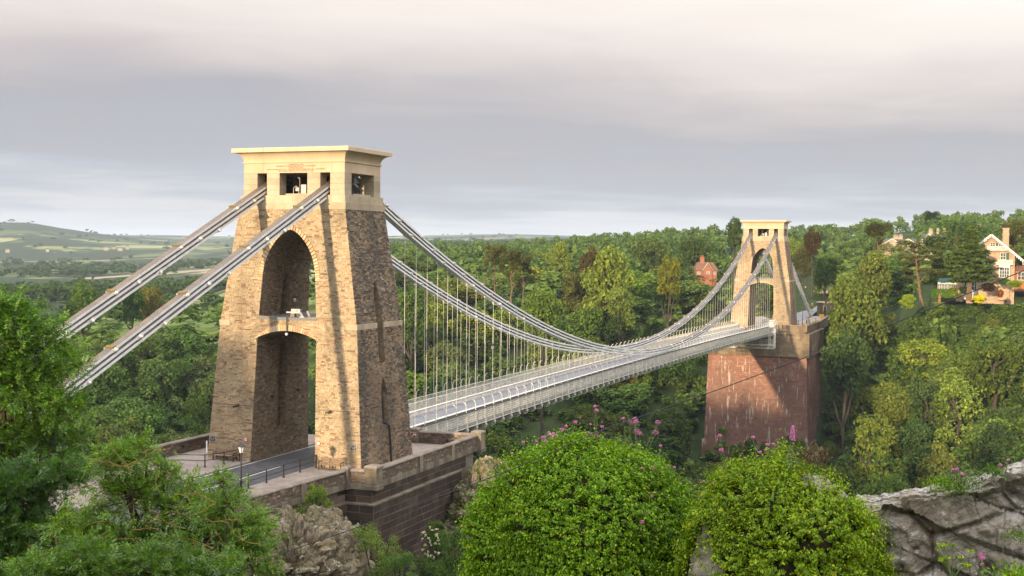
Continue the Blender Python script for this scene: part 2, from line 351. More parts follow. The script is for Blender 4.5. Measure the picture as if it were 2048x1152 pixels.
M['twig'] = simple('twig_bark', (.16, .125, .075), .9, .15, .4, 9)
M['soil'] = simple('leafy_soil', (.035, .032, .018), .95, .1, .3, 6)
M['lichen'] = simple('lichen_twig', (.22, .15, .05), .9, .1, .4, 12)
# ------------------------------------------------------------------ bridge: measurements (metres, X across, Y along, Z up)
G1, G2 = -0.40, -1.35                   # pavement level at the two ends
SPAN, FARDZ = 214.0, -0.83
def lerp(x, xs, ys): return float(np.interp(x, xs, ys))
def hw(z): return lerp(z, [-1.5, 0, 11.3, 21.0], [7.62, 7.52, 6.70, 5.21])
def hd(z): return lerp(z, [-1.5, 0, 11.3, 21.0], [4.68, 4.60, 4.00, 3.42])
def opening(z):
    if z < 10.13: return 3.20-.32*(z+1.5)/11.6
    if z < 10.78: return 2.88*math.sqrt(max(0, 1-(z-10.13)/.65))
    if z < 11.90: return 0.0
    if z < 15.0: return 2.82-.22*(z-11.9)/3.1
    t = (z-15.0)/4.31
    return 2.60*(1-t**2.05)**.68 if t < 1 else 0.0
def ring_out(z):                        # outline that the arch stones cover on the face
    o = opening(z)
    if 9.75 < z < 11.28: o = max(o, 3.22*math.sqrt(max(0, 1-(z-9.9)/1.38)) if z > 9.9 else 3.22)
    if 15.0 <= z < 19.75:
        t = (z-15.0)/4.75; o = max(o, 3.05*(1-t**2.05)**.68)
    return o
def niche(z, lo, hi, a, rise):
    """half width of a pointed niche at height z"""
    if z < lo or z > hi: return 0.0
    return a if z < hi-rise else a*math.sqrt(max(0, 1-(z-(hi-rise))/rise))
def n_out(z): return max(niche(z, 2.8, 6.75, .50, 1.2), niche(z, 8.0, 15.0, .50, 1.5))
def n_in(z): return max(niche(z, 2.0, 9.9, .70, 1.6), niche(z, 11.95, 15.6, .70, 1.6))

def tower_core():
    m = MB()
    zs = sorted(set([-1.5, 0, 2.0, 2.002, 2.8, 2.802, 6.75, 8.0, 8.002, 9.9, 10.13, 10.13+.16, 10.13+.32, 10.13+.46, 10.13+.57, 10.70, 10.779, 10.781, 11.3, 11.899, 11.901, 11.95, 11.952, 15.0, 15.6]
                    + [5.45+i*.26 for i in range(5)] + [13.4+i*.32 for i in range(5)] + [8.3+i*.32 for i in range(5)] + [14.0+i*.32 for i in range(5)]
                    + [15.0+4.31*t for t in (.1, .2, .3, .4, .5, .6, .7, .78, .85, .91, .955, .985, 1.0)] + [21.0]))
    zs = [zs[0]]+[b for a, b in zip(zs, zs[1:]) if b-a > .0015]
    D, R = .045, .65
    for z0, z1 in zip(zs, zs[1:]):
        e = 1e-4; a0, a1 = z0+e, z1-e
        o0, o1 = opening(a0), opening(a1)
        for sx in (-1, 1):
            for part in ('in', 'out'):
                fn = n_in if part == 'in' else n_out
                if part == 'out' and sx < 0: fn = lambda z: 0.0
                w0, w1 = fn(a0), fn(a1)
                def xs(z, o): xm = o+(hw(z)-o)*.5; return (o, xm) if part == 'in' else (xm, hw(z)-D)
                p0, p1 = xs(a0, o0), xs(a1, o1)
                segs = [(-hd(a0)+D, hd(a0)-D, -hd(a1)+D, hd(a1)-D, False)] if max(w0, w1) < .02 else \
                    [(-hd(a0)+D, -w0, -hd(a1)+D, -w1, False), (-w0, w0, -w1, w1, True), (w0, hd(a0)-D, w1, hd(a1)-D, False)]
                for y00, y01, y10, y11, rec in segs:
                    q0, q1 = list(p0), list(p1)
                    if rec:
                        if part == 'in': q0[0] += R; q1[0] += R
                        else: q0[1] -= R; q1[1] -= R
                    xa, xb, xc, xd = (q0[0], q0[1], q1[1], q1[0])
                    if sx > 0: m.hex([(xa, y00, z0), (xb, y00, z0), (xc, y10, z1), (xd, y10, z1)], [(xa, y01, z0), (xb, y01, z0), (xc, y11, z1), (xd, y11, z1)])
                    else: m.hex([(-xb, y00, z0), (-xa, y00, z0), (-xd, y10, z1), (-xc, y10, z1)], [(-xb, y01, z0), (-xa, y01, z0), (-xd, y11, z1), (-xc, y11, z1)])
    return m
def courses(z0, z1, lo=.10, hi=.17):
    z, out = z0, []
    while z < z1-.05:
        h = rng.uniform(lo, hi)
        if z1-z-h < .10: h = z1-z
        out.append((z, z+h)); z += h
    return out
def row_cuts(a, b, lo=.18, hi=.56):
    x, c = a, [a]
    while x < b-1e-6:
        w = rng.uniform(lo, hi)
        if b-x-w < lo*.7: w = b-x
        x += w; c.append(x)
    return c
J = .011
def face_stones(rows, inner, outer, place, jit=.03, lo=.18, hi=.56):
    """rows of stones between inner(z) and outer(z); place(u, z, depth) -> point."""
    H = []
    for z0, z1 in rows:
        a0, a1, b0, b1 = inner(z0+1e-4), inner(z1-1e-4), outer(z0), outer(z1)
        if min(b0-a0, b1-a1) < .12: continue
        L = b0-a0
        for u0, u1 in zip(*(lambda c: (c[:-1], c[1:]))(row_cuts(0, L, lo, hi))):
            s0, s1 = u0/L, u1/L; p = rng.uniform(-.012, jit)
            g = J/L
            def pt(s, z, a, b, d): return place(a+(b-a)*s, z, d)
            zz0, zz1 = z0+J*.6, z1-J*.6
            f = [pt(s0+g, zz0, a0, b0, p), pt(s1-g, zz0, a0, b0, p), pt(s1-g, zz1, a1, b1, p), pt(s0+g, zz1, a1, b1, p)]
            k = [pt(s0+g, zz0, a0, b0, -.09), pt(s1-g, zz0, a0, b0, -.09), pt(s1-g, zz1, a1, b1, -.09), pt(s0+g, zz1, a1, b1, -.09)]
            H.append(f+k)
    return H
rows = courses(-.42, 11.05)+courses(11.05, 11.55, .16, .22)+courses(11.55, 21.0)
frontP = lambda sx: (lambda u, z, d: (sx*u, -hd(z)-d, z))
Hfront = []
for sx in (1, -1):
    h = face_stones(rows, ring_out, lambda z: hw(z)+.004, frontP(sx))
    if sx < 0: h = [[q[1], q[0], q[3], q[2], q[5], q[4], q[7], q[6]] for q in h]
    Hfront += h
Hfront = np.array(Hfront)
sideP = lambda u, z, d: (hw(z)+d, u, z)
side_rows = [r for r in rows if not (11.04 < r[0] < 11.5)]
Hs = []
for r in side_rows:
    Hs += face_stones([r], lambda z: -hd(z), lambda z: -n_out(z), sideP); Hs += face_stones([r], lambda z: n_out(z), lambda z: hd(z), sideP)
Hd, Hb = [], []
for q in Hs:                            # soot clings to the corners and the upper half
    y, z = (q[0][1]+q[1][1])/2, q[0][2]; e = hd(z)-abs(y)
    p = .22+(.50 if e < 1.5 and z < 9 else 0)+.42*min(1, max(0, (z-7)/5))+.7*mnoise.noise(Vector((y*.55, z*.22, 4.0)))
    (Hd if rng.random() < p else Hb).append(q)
def jambP(u, z, d): return (-opening(z)+d, u, z)
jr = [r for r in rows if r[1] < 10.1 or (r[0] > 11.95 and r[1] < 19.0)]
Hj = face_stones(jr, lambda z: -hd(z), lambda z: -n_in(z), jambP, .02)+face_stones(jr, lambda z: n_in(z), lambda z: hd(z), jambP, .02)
def arch_stones(inner, outer, n, y_out, y_in):
    """inner/outer: lists of points (x, z) sampled evenly; n stones"""
    H = []
    for i in range(n):
        t0, t1 = i/n+.0028, (i+1)/n-.0028
        def P(L, t):
            k = t*(len(L)-1); a = int(min(k, len(L)-2)); f = k-a
            return (L[a][0]+(L[a+1][0]-L[a][0])*f, L[a][1]+(L[a+1][1]-L[a][1])*f)
        j = rng.uniform(.015, .04)
        a, b, c, d = P(inner, t0), P(inner, t1), P(outer, t1), P(outer, t0)
        # going left to right over the crown: outer edge on top
        f = [(p[0], -hd(p[1])-j, p[1]) for p in (a, b, c, d)]; k = [(p[0], -hd(p[1])+y_in, p[1]) for p in (a, b, c, d)]
        H.append(f+k)
    return H
def lin(n): return [i/(n-1) for i in range(n)]
lowI = [(-2.88+5.76*t, 10.13+.65*(1-(2*t-1)**2)) for t in lin(41)]
lowO = [((-3.22+6.44*t), 10.13-.15+1.30*(1-abs(2*t-1)**2.2)) for t in lin(41)]
def up_curve(w, h, n=61):
    L = []
    for t in lin(n):
        a = math.pi*t; z = 15.0+h*(1-abs(math.cos(a))**1.5)**.80
        tt = min(1, (z-15.0)/h); L.append((-math.copysign(w*(1-tt**2.05)**.68, math.cos(a)), z))
    return L
Hv = arch_stones(lowI, lowO, 25, .03, .5)+arch_stones(up_curve(2.60, 4.31), up_curve(3.03, 4.72), 44, .03, .4)

def tower_parts(t, near):
    tower_core().build('masonry_core', M['core'], t)
    if near:
        # the 300 stones of the front that show largest, each on its own
        area = np.abs((Hfront[:, 1, 0]-Hfront[:, 0, 0])*(Hfront[:, 2, 2]-Hfront[:, 1, 2]))
        order = np.argsort(-area); big = order[:300]; rest = order[300:]
        for i in big:
            c = Hfront[i].mean(0); ob('stone', hexes('stone', Hfront[i]-c, M['stone']), t, c)
        o = ob('stonework', hexes('stonework', Hfront[rest], M['stone']), t); o['kind'] = 'stuff'; o['label'] = 'warm buff rubble stones of the sunlit front'
        for h in Hv:
            h = np.array(h); c = h.mean(0); ob('voussoir', hexes('voussoir', h-c, M['voussoir']), t, c)
    else:
        o = ob('stonework', hexes('stonework', Hfront, M['stone']), t); o['kind'] = 'stuff'; o['label'] = 'buff rubble stones of the river front'
        ob('arch_stones', hexes('arch_stones', Hv, M['voussoir']), t)
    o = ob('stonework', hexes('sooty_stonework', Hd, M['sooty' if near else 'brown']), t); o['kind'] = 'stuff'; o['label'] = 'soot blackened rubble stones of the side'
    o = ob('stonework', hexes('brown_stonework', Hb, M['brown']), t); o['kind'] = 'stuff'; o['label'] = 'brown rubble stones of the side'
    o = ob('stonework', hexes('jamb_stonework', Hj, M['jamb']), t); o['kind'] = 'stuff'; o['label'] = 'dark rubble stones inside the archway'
    # lime mortar sheet just behind the faces
    m = MB()
    for a, b in zip(np.arange(-.4, 20.8, .4), np.arange(0, 21.2, .4)):
        a, b = float(a), float(min(b, 21.0))
        if b-a < .02: continue
        for sx in (-1, 1):
            oa, obb = ring_out(a), ring_out(b)
            q = [(sx*oa, -hd(a)+.022, a), (sx*hw(a), -hd(a)+.022, a), (sx*hw(b), -hd(b)+.022, b), (sx*obb, -hd(b)+.022, b)]
            m.add(q, [[0, 1, 2, 3]] if sx > 0 else [[3, 2, 1, 0]])
    m.build('mortar_bed', M['mortar'], t)
    # band course and corner blocks
    def blk(x0, x1, y0, y1, z0, z1, mat='pale', name='ashlar_block'):
        c = Vector(((x0+x1)/2, (y0+y1)/2, (z0+z1)/2))
        return MB().bb(x0-c.x, x1-c.x, y0-c.y, y1-c.y, z0-c.z, z1-c.z, .012).build(name, M[mat], t, c)
    w, d = hw(11.3), hd(11.3)
    ys = list(np.linspace(-d-.05, d+.05, 8))
    for a, b in zip(ys, ys[1:]):
        if a < .5 and b > -.5 and abs((a+b)/2) < .6: continue
        blk(w-.4, w+.06, a+.006, b-.006, 11.06, 11.50)
    for sx in (-1, 1):
        blk(min(sx*(w-1.0), sx*(w+.055)), max(sx*(w-1.0), sx*(w+.055)), -d-.055, -d+.4, 11.055, 11.505)
    # blank courses under the chamber
    for z0, z1, x, y in ((21.0, 21.60, 5.26, 3.47), (21.606, 22.20, 5.14, 3.32)):
        cx = list(np.linspace(-x, x, 9+int(z0*3) % 2)); cy = list(np.linspace(-y, y, 6))
        for a, b in zip(cx, cx[1:]): blk(a+.005, b-.005, -y, -y+.6, z0, z1)
        for a, b in zip(cy, cy[1:]):
            if b > -y+.61+.1: blk(x-.6, x, max(a, -y+.605)+.005, b-.005, z0, z1)
        MB().box(-x, x-.61, -y+.61, y, z0, z1-.01).build('ledge_course', M['pale'], t)
    # chamber piers
    for x0, x1 in ((-4.95, -3.58), (-2.62, -1.37), (1.37, 2.62), (3.58, 4.95)):
        for k in range(4):
            z0 = 22.2+k*.475; z1 = z0+.47
            if abs(x0) > 3 or abs(x1) > 3:
                s = x0+(x1-x0)*(.42 if k % 2 else .62)
                blk(x0, s-.004, -3.105, -1.95, z0+.004, z1); blk(s+.004, x1, -3.105, -1.95, z0+.004, z1)
                blk(x0, x1, 1.95, 3.105, z0+.004, z1)
            else:
                blk(x0, x1, -3.105, -2.05, z0+.004, z1); blk(x0, x1, 2.05, 3.105, z0+.004, z1)
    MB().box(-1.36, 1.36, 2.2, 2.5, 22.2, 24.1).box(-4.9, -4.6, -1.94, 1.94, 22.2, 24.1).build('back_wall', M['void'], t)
    f = MB().box(-5.1, 5.1, -3.28, 3.28, 22.202, 22.215); f.build('chamber_floor', M['lead'], t)
    # chamber furniture seen through the openings: saddles, props, bench, sills
    for sx in (-1, 1):
        MB().box(sx*3.07-.55, sx*3.07+.55, -1.5, 1.5, 22.22, 22.75).frust(sx*3.07-.45, sx*3.07+.45, -1.3, 1.3, 22.75, sx*3.07-.4, sx*3.07+.4, -.5, .5, 23.05).build('saddle', M['darkiron'], t)
    MB().box(-.9, 1.3, -2.9, -2.4, 22.216, 22.36).build('window_sill', M['pale'], t)
    MB().box(4.45, 4.99, -1.7, 1.3, 22.216, 22.36).build('window_sill', M['pale'], t)
    for px in (-.55, .95):
        MB().tube([(px, -1.2, 22.2), (px, -1.2, 24.1)], .06).build('prop', M['timber'], t)
    MB().bar((.2, -1.1, 23.0), (1.0, -1.1, 24.05), .1, .1).build('brace', M['timber'], t)
    MB().box(.25, .75, -2.3, -1.8, 22.22, 23.15).build('metal_cabinet', M['steel'], t)
    MB().tube([(-.7, -2, 22.2), (-.65, -2, 22.9), (-.4, -2, 23.05), (-.25, -2, 22.9), (-.1, -2, 22.2)], .035).box(-.35, 0, -2.2, -1.8, 22.6, 22.9).build('ladder_stool', M['steel'], t)
    # entablature
    fx = [-4.95, -2.95, -.35, 1.9, 3.75, 4.95]
    for a, b in zip(fx, fx[1:]): MB().box(a+.006, b-.006, -3.105, 3.105, 24.1, 24.95).build('frieze_block', M['cornice'], t)
    MB().box(-4.9, 4.9, -3.08, 3.08, 24.11, 24.94).build('frieze_core', M['cornice'], t)
    MB().loft([(5.03, 3.185, 24.955), (5.03, 3.185, 25.06)]).build('moulding', M['cornice'], t)
    pr = [(4.955+.62*(1-math.cos(a)), 3.11+.62*(1-math.cos(a)), 25.06+.76*math.sin(a)) for a in [math.pi/2*k/12 for k in range(13)]]
    MB().loft(pr).build('cavetto_cornice', M['cornice'], t)
    cx = list(np.linspace(-5.72, 5.72, 8))
    for i, (a, b) in enumerate(zip(cx, cx[1:])): d_ = rng.uniform(-.012, .012); MB().bb(a+.006, b-.006, -3.87+d_, 3.87+d_, 25.835, 26.20+d_*.5, .03).build('cornice_slab', M['cornice'], t)
    MB().box(-5.6, 5.6, -3.7, 3.7, 25.84, 26.1).build('cornice_core', M['cornice'], t)
    # sill of the upper arch
    MB().box(-2.86, 2.86, -hd(11.8)-.03, hd(11.8)-.1, 11.70, 11.905).build('arch_floor_slab', M['lead'], t)

tower = thing('stone_tower', 'sunlit rubble stone bridge tower with pale cornice at the near end of the bridge', 'tower', (0, 0, 0), 0, 'towers of the suspension bridge')
tower_parts(tower, True)
far_tower = thing('stone_tower', 'smaller looking stone bridge tower on the red sandstone pier across the gorge', 'tower', (0, SPAN, FARDZ), 0, 'towers of the suspension bridge')
tower_parts(far_tower, False)
MB().loft([(7.72, 4.78, -.9), (7.72, 4.78, .15), (7.60, 4.68, .25)]).build('base_course', M['pale'], far_tower) if False else None
# inscription on the frieze
fc = bpy.data.curves.new('inscription', 'FONT')
fc.body = "COMMENCED 1836\nISAMBARD KINGDOM BRUNEL F.R.S. ENGINEER\nCOMPLETED 1864\nJOHN HAWKSHAW F.R.S. WILLIAM HENRY BARLOW F.R.S. ENGINEERS\nCOCHRANE GROVE & CO CONTRACTORS"
fc.align_x = 'CENTER'; fc.size = .165; fc.space_character = 1.12; fc.space_line = .82; fc.extrude = .003
fc.materials.append(M['inscription'])
def text_mesh(c):
    o = link(bpy.data.objects.new('lettering', c)); bpy.context.view_layer.update()
    me = bpy.data.meshes.new_from_object(o.evaluated_get(bpy.context.evaluated_depsgraph_get())); bpy.data.objects.remove(o); return me
io = ob('inscription', text_mesh(fc), tower, (0.22, -3.112, 24.745)); io.rotation_euler = (math.pi/2, 0, 0)
def letters(text, size, mat, parent, loc, rot=(math.pi/2, 0, 0), name='lettering', spl=.95):
    c = bpy.data.curves.new(name, 'FONT'); c.body = text; c.size = size; c.align_x = 'CENTER'; c.align_y = 'CENTER'; c.extrude = .002; c.space_line = spl
    c.materials.append(M[mat]); o = ob(name, text_mesh(c), parent, loc); o.rotation_euler = rot; return o
# window and door joinery of the near tower, pipe
MB().box(6.62, 6.68, -.48, .48, 2.8, 4.9).box(6.62, 6.70, -.03, .03, 2.8, 4.9).build('niche_shutter', M['darkiron'], tower)
MB().tube([(6.9, .1, 5.0), (7.0, .1, 3.0), (7.2, .15, 2.85), (7.42, .25, 2.8), (7.47, .4, 2.55), (7.55, .45, 1.2), (7.62, .5, -.4)], .085, 8).tube([(7.0, -.5, 2.9), (7.1, -.1, 3.05), (7.38, .3, 2.9)], .07, 8).build('drain_pipe', M['blackiron'], tower)
MB().box(-3.85, -3.80, -.68, .68, 2.05, 5.0).box(-3.80, -3.77, -.68, -.58, 2.05, 5.0).box(-3.80, -3.77, .58, .68, 2.05, 5.0).box(-3.80, -3.77, -.57, .57, 4.88, 5.0).build('jamb_door', M['darkiron'], tower)
def wall_item(name, label, cat, loc, group=None): return thing(name, label, cat, loc, 0, group)
# floodlights on the cable line
for x, z, lab in ((-4.6, 4.24, 'small black floodlight on the lit front of the left leg of the near tower'), (4.44, 4.28, 'small black floodlight on the lit front of the right leg of the near tower')):
    fl = wall_item('floodlight', lab, 'floodlight', (x, -hd(z)-.03, z), 'floodlights on the near tower')
    MB().bar((-.22, -.32, -.07), (.10, -.28, .0), .20, .16).bar((.1, -.28, 0), (.3, -.3, .05), .14, .1).build('lamp_housing', M['blackiron'], fl)
    MB().bar((.05, -.28, .0), (.05, .02, .05), .05, .05).box(-.03, .13, -.01, .03, -.06, .14).build('bracket', M['blackiron'], fl)
for y, z, lab in ((-1.9, 4.9, 'black floodlight inside the archway, nearer the front edge of the wall'), (2.3, 5.0, 'black floodlight inside the archway, nearer the river side of the wall')):
    fl = wall_item('floodlight', lab, 'floodlight', (-opening(z)+.03, y, z), 'floodlights on the near tower')
    MB().bar((.30, -.2, -.05), (.26, .16, .02), .18, .15).build('lamp_housing', M['blackiron'], fl)
    MB().bar((-.02, 0, .03), (.26, 0, .0), .05, .05).build('bracket', M['blackiron'], fl)
pts = [(-hw(4.3)-.02+.0, -hd(4.3)-.03, 4.32)]+[(-6.5+i*.9, -hd(4.3)-.035, 4.32-.02*(i % 2)) for i in range(4)]+[(-opening(4.4)-.1, -hd(4.4)-.03, 4.3)]+[(-opening(4.5)+.04, -3.9+i*1.3, 4.35+.13*i) for i in range(7)]
tag(MB().tube(pts, .022, 5).build('wall_cable', M['plinth'], None), 'thin pale cable clipped along the left leg of the near tower and its archway', 'cable')
pts = [(opening(4.3)+.05, -hd(4.3)-.03, 4.36)]+[(3.6+i*.7, -hd(4.3)-.035, 4.38) for i in range(6)]
tag(MB().tube(pts, .018, 5).build('wall_cable', M['plinth'], None), 'thin pale cable clipped across the right leg of the near tower', 'cable')
# signs on the legs
for x, z, lab in ((-7.02, 1.30, 'black notice plate with white writing on the outer edge of the left tower leg'), (6.80, 1.52, 'black notice plate with white writing on the right tower leg above the bench')):
    s = wall_item('notice_sign', lab, 'sign', (x, -hd(z)-.05, z), 'black notice plates on the tower legs')
    MB().bb(-.29, .29, -.02, .02, -.25, .25, .01).build('plate', M['steel'], s)
    MB().box(-.265, .265, -.026, -.021, .0, .225).box(-.265, .265, -.026, -.021, -.225, -.035).build('panel', M['black'], s)
    letters('TALK TO US', .105, 'white', s, (0, -.029, .115)); letters('116 123', .10, 'white', s, (0, -.029, -.13))
for x, z, lab in ((-3.64, 1.43, 'round red ringed 20 speed limit sign on the left tower leg'), (3.46, 1.60, 'round red ringed 20 speed limit sign on the right tower leg')):
    s = wall_item('speed_sign', lab, 'sign', (x, -hd(z)-.045, z), 'speed limit signs on the tower legs')
    def disc(r, y0, y1, n=24):
        V = [(r*math.cos(2*math.pi*k/n), y, r*math.sin(2*math.pi*k/n)) for y in (y0, y1) for k in range(n)]
        return MB().add(V, [list(range(n))]+[list(range(n, 2*n))[::-1]]+[[(k+1) % n, k, n+k, n+(k+1) % n] for k in range(n)])
    disc(.20, -.02, .02).build('plate', M['redsign'], s); disc(.145, -.026, -.021).build('face', M['white'], s)
    letters('20', .20, 'black', s, (0, -.029, 0), name='numerals')
s = thing('marker_post', 'narrow white marker strip fixed to the left edge of the near tower', 'marker', (-7.58, -4.63, .55))
MB().bb(-.07, .05, -.05, .0, -.5, .5).build('strip', M['white'], s)
# items stored on the floor of the upper arch, wall lamp, pendant lamp
def item(name, lab, cat, loc, mb, mat, part='body', extra=None):
    t = thing(name, lab, cat, loc); mb.build(part, M[mat], t)
    if extra: extra(t)
    return t
item('trestle', 'pale metal trestle lying on the ledge of the upper arch', 'trestle', (.35, -3.0, 11.91), MB().bar((-1.0, 0, .38), (.35, 0, .38), .16, .12).bar((.3, 0, .42), (.75, -.3, .06), .16, .08).bar((.9, .2, .5), (1.3, -.1, .06), .14, .08).bar((.55, -.45, .05), (1.0, -.45, .05), .1, .08), 'steel', 'frame')
item('wooden_block', 'small wooden block under the trestle in the upper arch', 'block', (-.05, -2.9, 11.91), MB().bb(-.2, .2, -.2, .2, 0, .26), 'timber')
item('metal_plate', 'dull metal box leaning behind the trestle in the upper arch', 'box', (-.35, -1.9, 11.91), MB().bb(-.45, .45, -.2, .2, 0, .62).tube([(.1, -.2, .5), (.1, -.26, .5)], .09), 'steel')
item('tripod_stand', 'small dark stand on the left of the upper arch ledge', 'stand', (-1.55, -3.1, 11.91), MB().bar((0, 0, .4), (-.25, .1, 0), .05, .05).bar((0, 0, .4), (.25, .1, 0), .05, .05).bar((0, 0, .4), (0, -.2, 0), .05, .05).bar((-.35, 0, .42), (.3, 0, .36), .08, .08), 'darkiron', 'legs')
item('coiled_hose', 'low coil of dark hose near the back of the upper arch floor', 'hose', (1.6, 1.2, 11.91), MB().tube([(.7*math.cos(a), .7*math.sin(a), .08+.02*a) for a in [i*.5 for i in range(26)]], .06, 6), 'plinth', 'coil')
item('wall_lamp', 'round white bulkhead lamp on the inner wall of the upper arch', 'lamp', (-2.75, 1.5, 13.1), MB().lathe([(.16, -.02), (.2, .02), (.14, .12), (.02, .16)]), 'glassfrost', 'globe', lambda t: setattr(t, 'rotation_euler', (0, math.pi/2, 0)))
pl = thing('pendant_lamp', 'small lamp hanging on a black conduit from the crown of the lower arch', 'lamp', (0.05, -4.12, 10.6))
MB().tube([(0, 0, 0), (0, -.0, 1.3), (.08, .2, 1.32)], .03, 6).tube([(.1, 0, .15), (.1, 0, 1.3)], .02, 5).build('conduit', M['blackiron'], pl)
MB().lathe([(.05, -.22), (.12, -.15), (.13, -.05), (.06, .02)]).build('globe', M['glassfrost'], pl)

# ------------------------------------------------------------------ suspension chains
V0 = 108.5
def chain_top(y):
    u = y-V0; return 1.85+.00192*u*u+2.9e-9*u**4
def zc(y): return .187-5.9e-5*(y-68)**2
DECK0, DECK1 = 10.4, 205.2
LINK = 7.32
def link_mesh(nb, w):
    """flat eyebars side by side, one unit = LINK long along +Y; eyes deeper than the shank"""
    m = MB(); h = .093
    for k in range(nb):
        x = (k-(nb-1)/2)*w; t = .025
        ys = [(-.20, .10), (-.08, .150), (.10, .150), (.42, h), (LINK-.42, h), (LINK-.10, .150), (LINK+.08, .150), (LINK+.20, .10)]
        b = len(m.v)
        for y, r in ys: m.v += [(x-t, y, -r), (x+t, y, -r), (x+t, y, r), (x-t, y, r)]
        n = len(ys)
        for i in range(n-1):
            for q in range(4): m.f.append([b+i*4+q, b+i*4+(q+1) % 4, b+i*4+4+(q+1) % 4, b+i*4+4+q])
        m.f.append([b+3, b+2, b+1, b]); e = b+4*(n-1); m.f.append([e, e+1, e+2, e+3])
    return m.mesh('chain_link', M['chain'])
LA, LB = link_mesh(10, .066), link_mesh(9, .066)
pm = MB()
def xlathe(prof, n=8):
    m = MB(); b = 0
    for r, x in prof:
        for k in range(n): m.v.append((x, r*math.cos(2*math.pi*k/n), r*math.sin(2*math.pi*k/n)))
    for i in range(len(prof)-1):
        for k in range(n): m.f.append([i*n+k, i*n+(k+1) % n, (i+1)*n+(k+1) % n, (i+1)*n+k])
    m.f.append([k for k in range(n)][::-1]); e = (len(prof)-1)*n; m.f.append([e+k for k in range(n)])
    return m
PIN = xlathe([(.07, -.52), (.07, -.43), (.145, -.43), (.145, -.34), (.085, -.34), (.085, .34), (.145, .34), (.145, .43), (.07, .43), (.07, .54)]).mesh('pin', M['bolt'])
CLAMP = MB().bb(-.36, .36, -.14, .14, .12, .22, .02).bar((-.35, 0, .18), (-.35, 0, -.15), .05, .05).mesh('clamp', M['clamp'])
ROD = MB().tube([(0, 0, 0), (0, 0, 1)], .022, 6).mesh('hanger_rod', M['rod'])
ROD_END = MB().box(-.06, .06, -.09, .09, -.12, .12).mesh('hanger_clevis', M['bolt'])
def build_chain(x, y0, y1, topf, label, hang, group, clampy=False):
    t = thing('suspension_chain', label, 'chain', (x, 0, 0), 0, group)
    for tier in range(3):
        off = -.10-.39*tier
        ph = tier*LINK/3
        n0 = math.floor((y0-ph)/LINK)-1; y = n0*LINK+ph; k = 0
        js = []
        while y < y1+LINK:
            if y > y0-.01 and y < y1+.01: js.append(y)
            y += LINK
        js = ([y0] if js[0]-y0 > 1.0 else [])+js+([y1] if y1-js[-1] > 1.0 else [])
        for a, b in zip(js, js[1:]):
            za, zb = topf(a)+off, topf(b)+off; L = math.hypot(b-a, zb-za)
            o = ob('chain_link', LA if k % 2 else LB, t, (0, a, za)); k += 1
            o.rotation_euler = (math.atan2(zb-za, b-a), 0, 0); o.scale = (1, L/LINK, 1)
        for j in js:
            sl_ = math.atan2(topf(j+.5)-topf(j-.5), 1)
            o = ob('pin', PIN, t, (0, j, topf(j)+off)); o.rotation_euler = (sl_, 0, 0)
            if tier == 0 and clampy:
                o = ob('clamp', CLAMP, t, (0, j, topf(j)+off)); o.rotation_euler = (sl_, 0, 0)
        if hang:
            for i in range(81):
                y = 11.6+i*2.4
                if i % 3 != tier: continue
                zt = topf(y)-.98; zb = zc(y)+hang
                if zt-zb < .15: continue
                o = ob('hanger_rod', ROD, t, (0, y, zb)); o.scale = (1, 1, zt-zb+.05)
                ob('hanger_clevis', ROD_END, o, (0, 0, 1)).scale = (1, 1, 1/(zt-zb+.05))
    return t
GC = 'main span chains of the bridge'
build_chain(3.07, 1.2, SPAN-1.2, chain_top, 'triple grey iron suspension chain with hanger rods, nearer one of the main span', .58, GC)
build_chain(-3.07, 1.2, SPAN-1.2, chain_top, 'triple grey iron suspension chain with hanger rods, farther one of the main span', .12, GC)
land = lambda y: 23.36+.444*(y+2.2)
GL = 'land side chains behind the towers'
build_chain(3.07, -56, -1.2, land, 'three tiered land side chain running down from the right slot of the near tower', 0, GL, True)
build_chain(-3.07, -56, -1.2, land, 'three tiered land side chain running down from the left slot of the near tower', 0, GL, True)
landf = lambda y: 22.35-.415*(y-SPAN-2.2)
build_chain(3.07, SPAN+1.2, SPAN+60, landf, 'dark land side chain sloping down behind the far tower to the road', 0, GL)
build_chain(-3.07, SPAN+1.2, SPAN+60, landf, 'far land side chain seen through the arch of the far tower', 0, GL)

# ------------------------------------------------------------------ bridge deck
deck = thing('bridge_deck', 'long white iron bridge deck with lattice parapets spanning the gorge', 'bridge')
ys = [DECK0+(DECK1-DECK0)*i/80 for i in range(81)]
def strip_mesh(prof):
    """prof: closed outline (x, dz) swept along the camber"""
    m = MB(); n = len(prof)
    for y in ys: m.v += [(x, y, zc(y)+d) for x, d in prof]
    for i in range(len(ys)-1):
        for k in range(n): m.f.append([i*n+k, i*n+n+k, i*n+n+(k+1) % n, i*n+(k+1) % n])
    m.f.append(list(range(n))); m.f.append([(len(ys)-1)*n+k for k in range(n)][::-1]); return m
strip_mesh([(-2.75, -.45), (2.75, -.45), (2.75, -.80), (-2.75, -.80)]).build('roadway', M['deckroad'], deck)
strip_mesh([(-4.60, -.35), (-3.22, -.35), (-3.22, -.55), (-4.60, -.55)]).build('footway', M['deckgrey'], deck)
strip_mesh([(3.22, -.25), (4.80, -.25), (4.80, -.50), (3.22, -.50)]).build('footway', M['gap_shade'], deck)  # coloured dark as well, so the lattice gaps look shaded
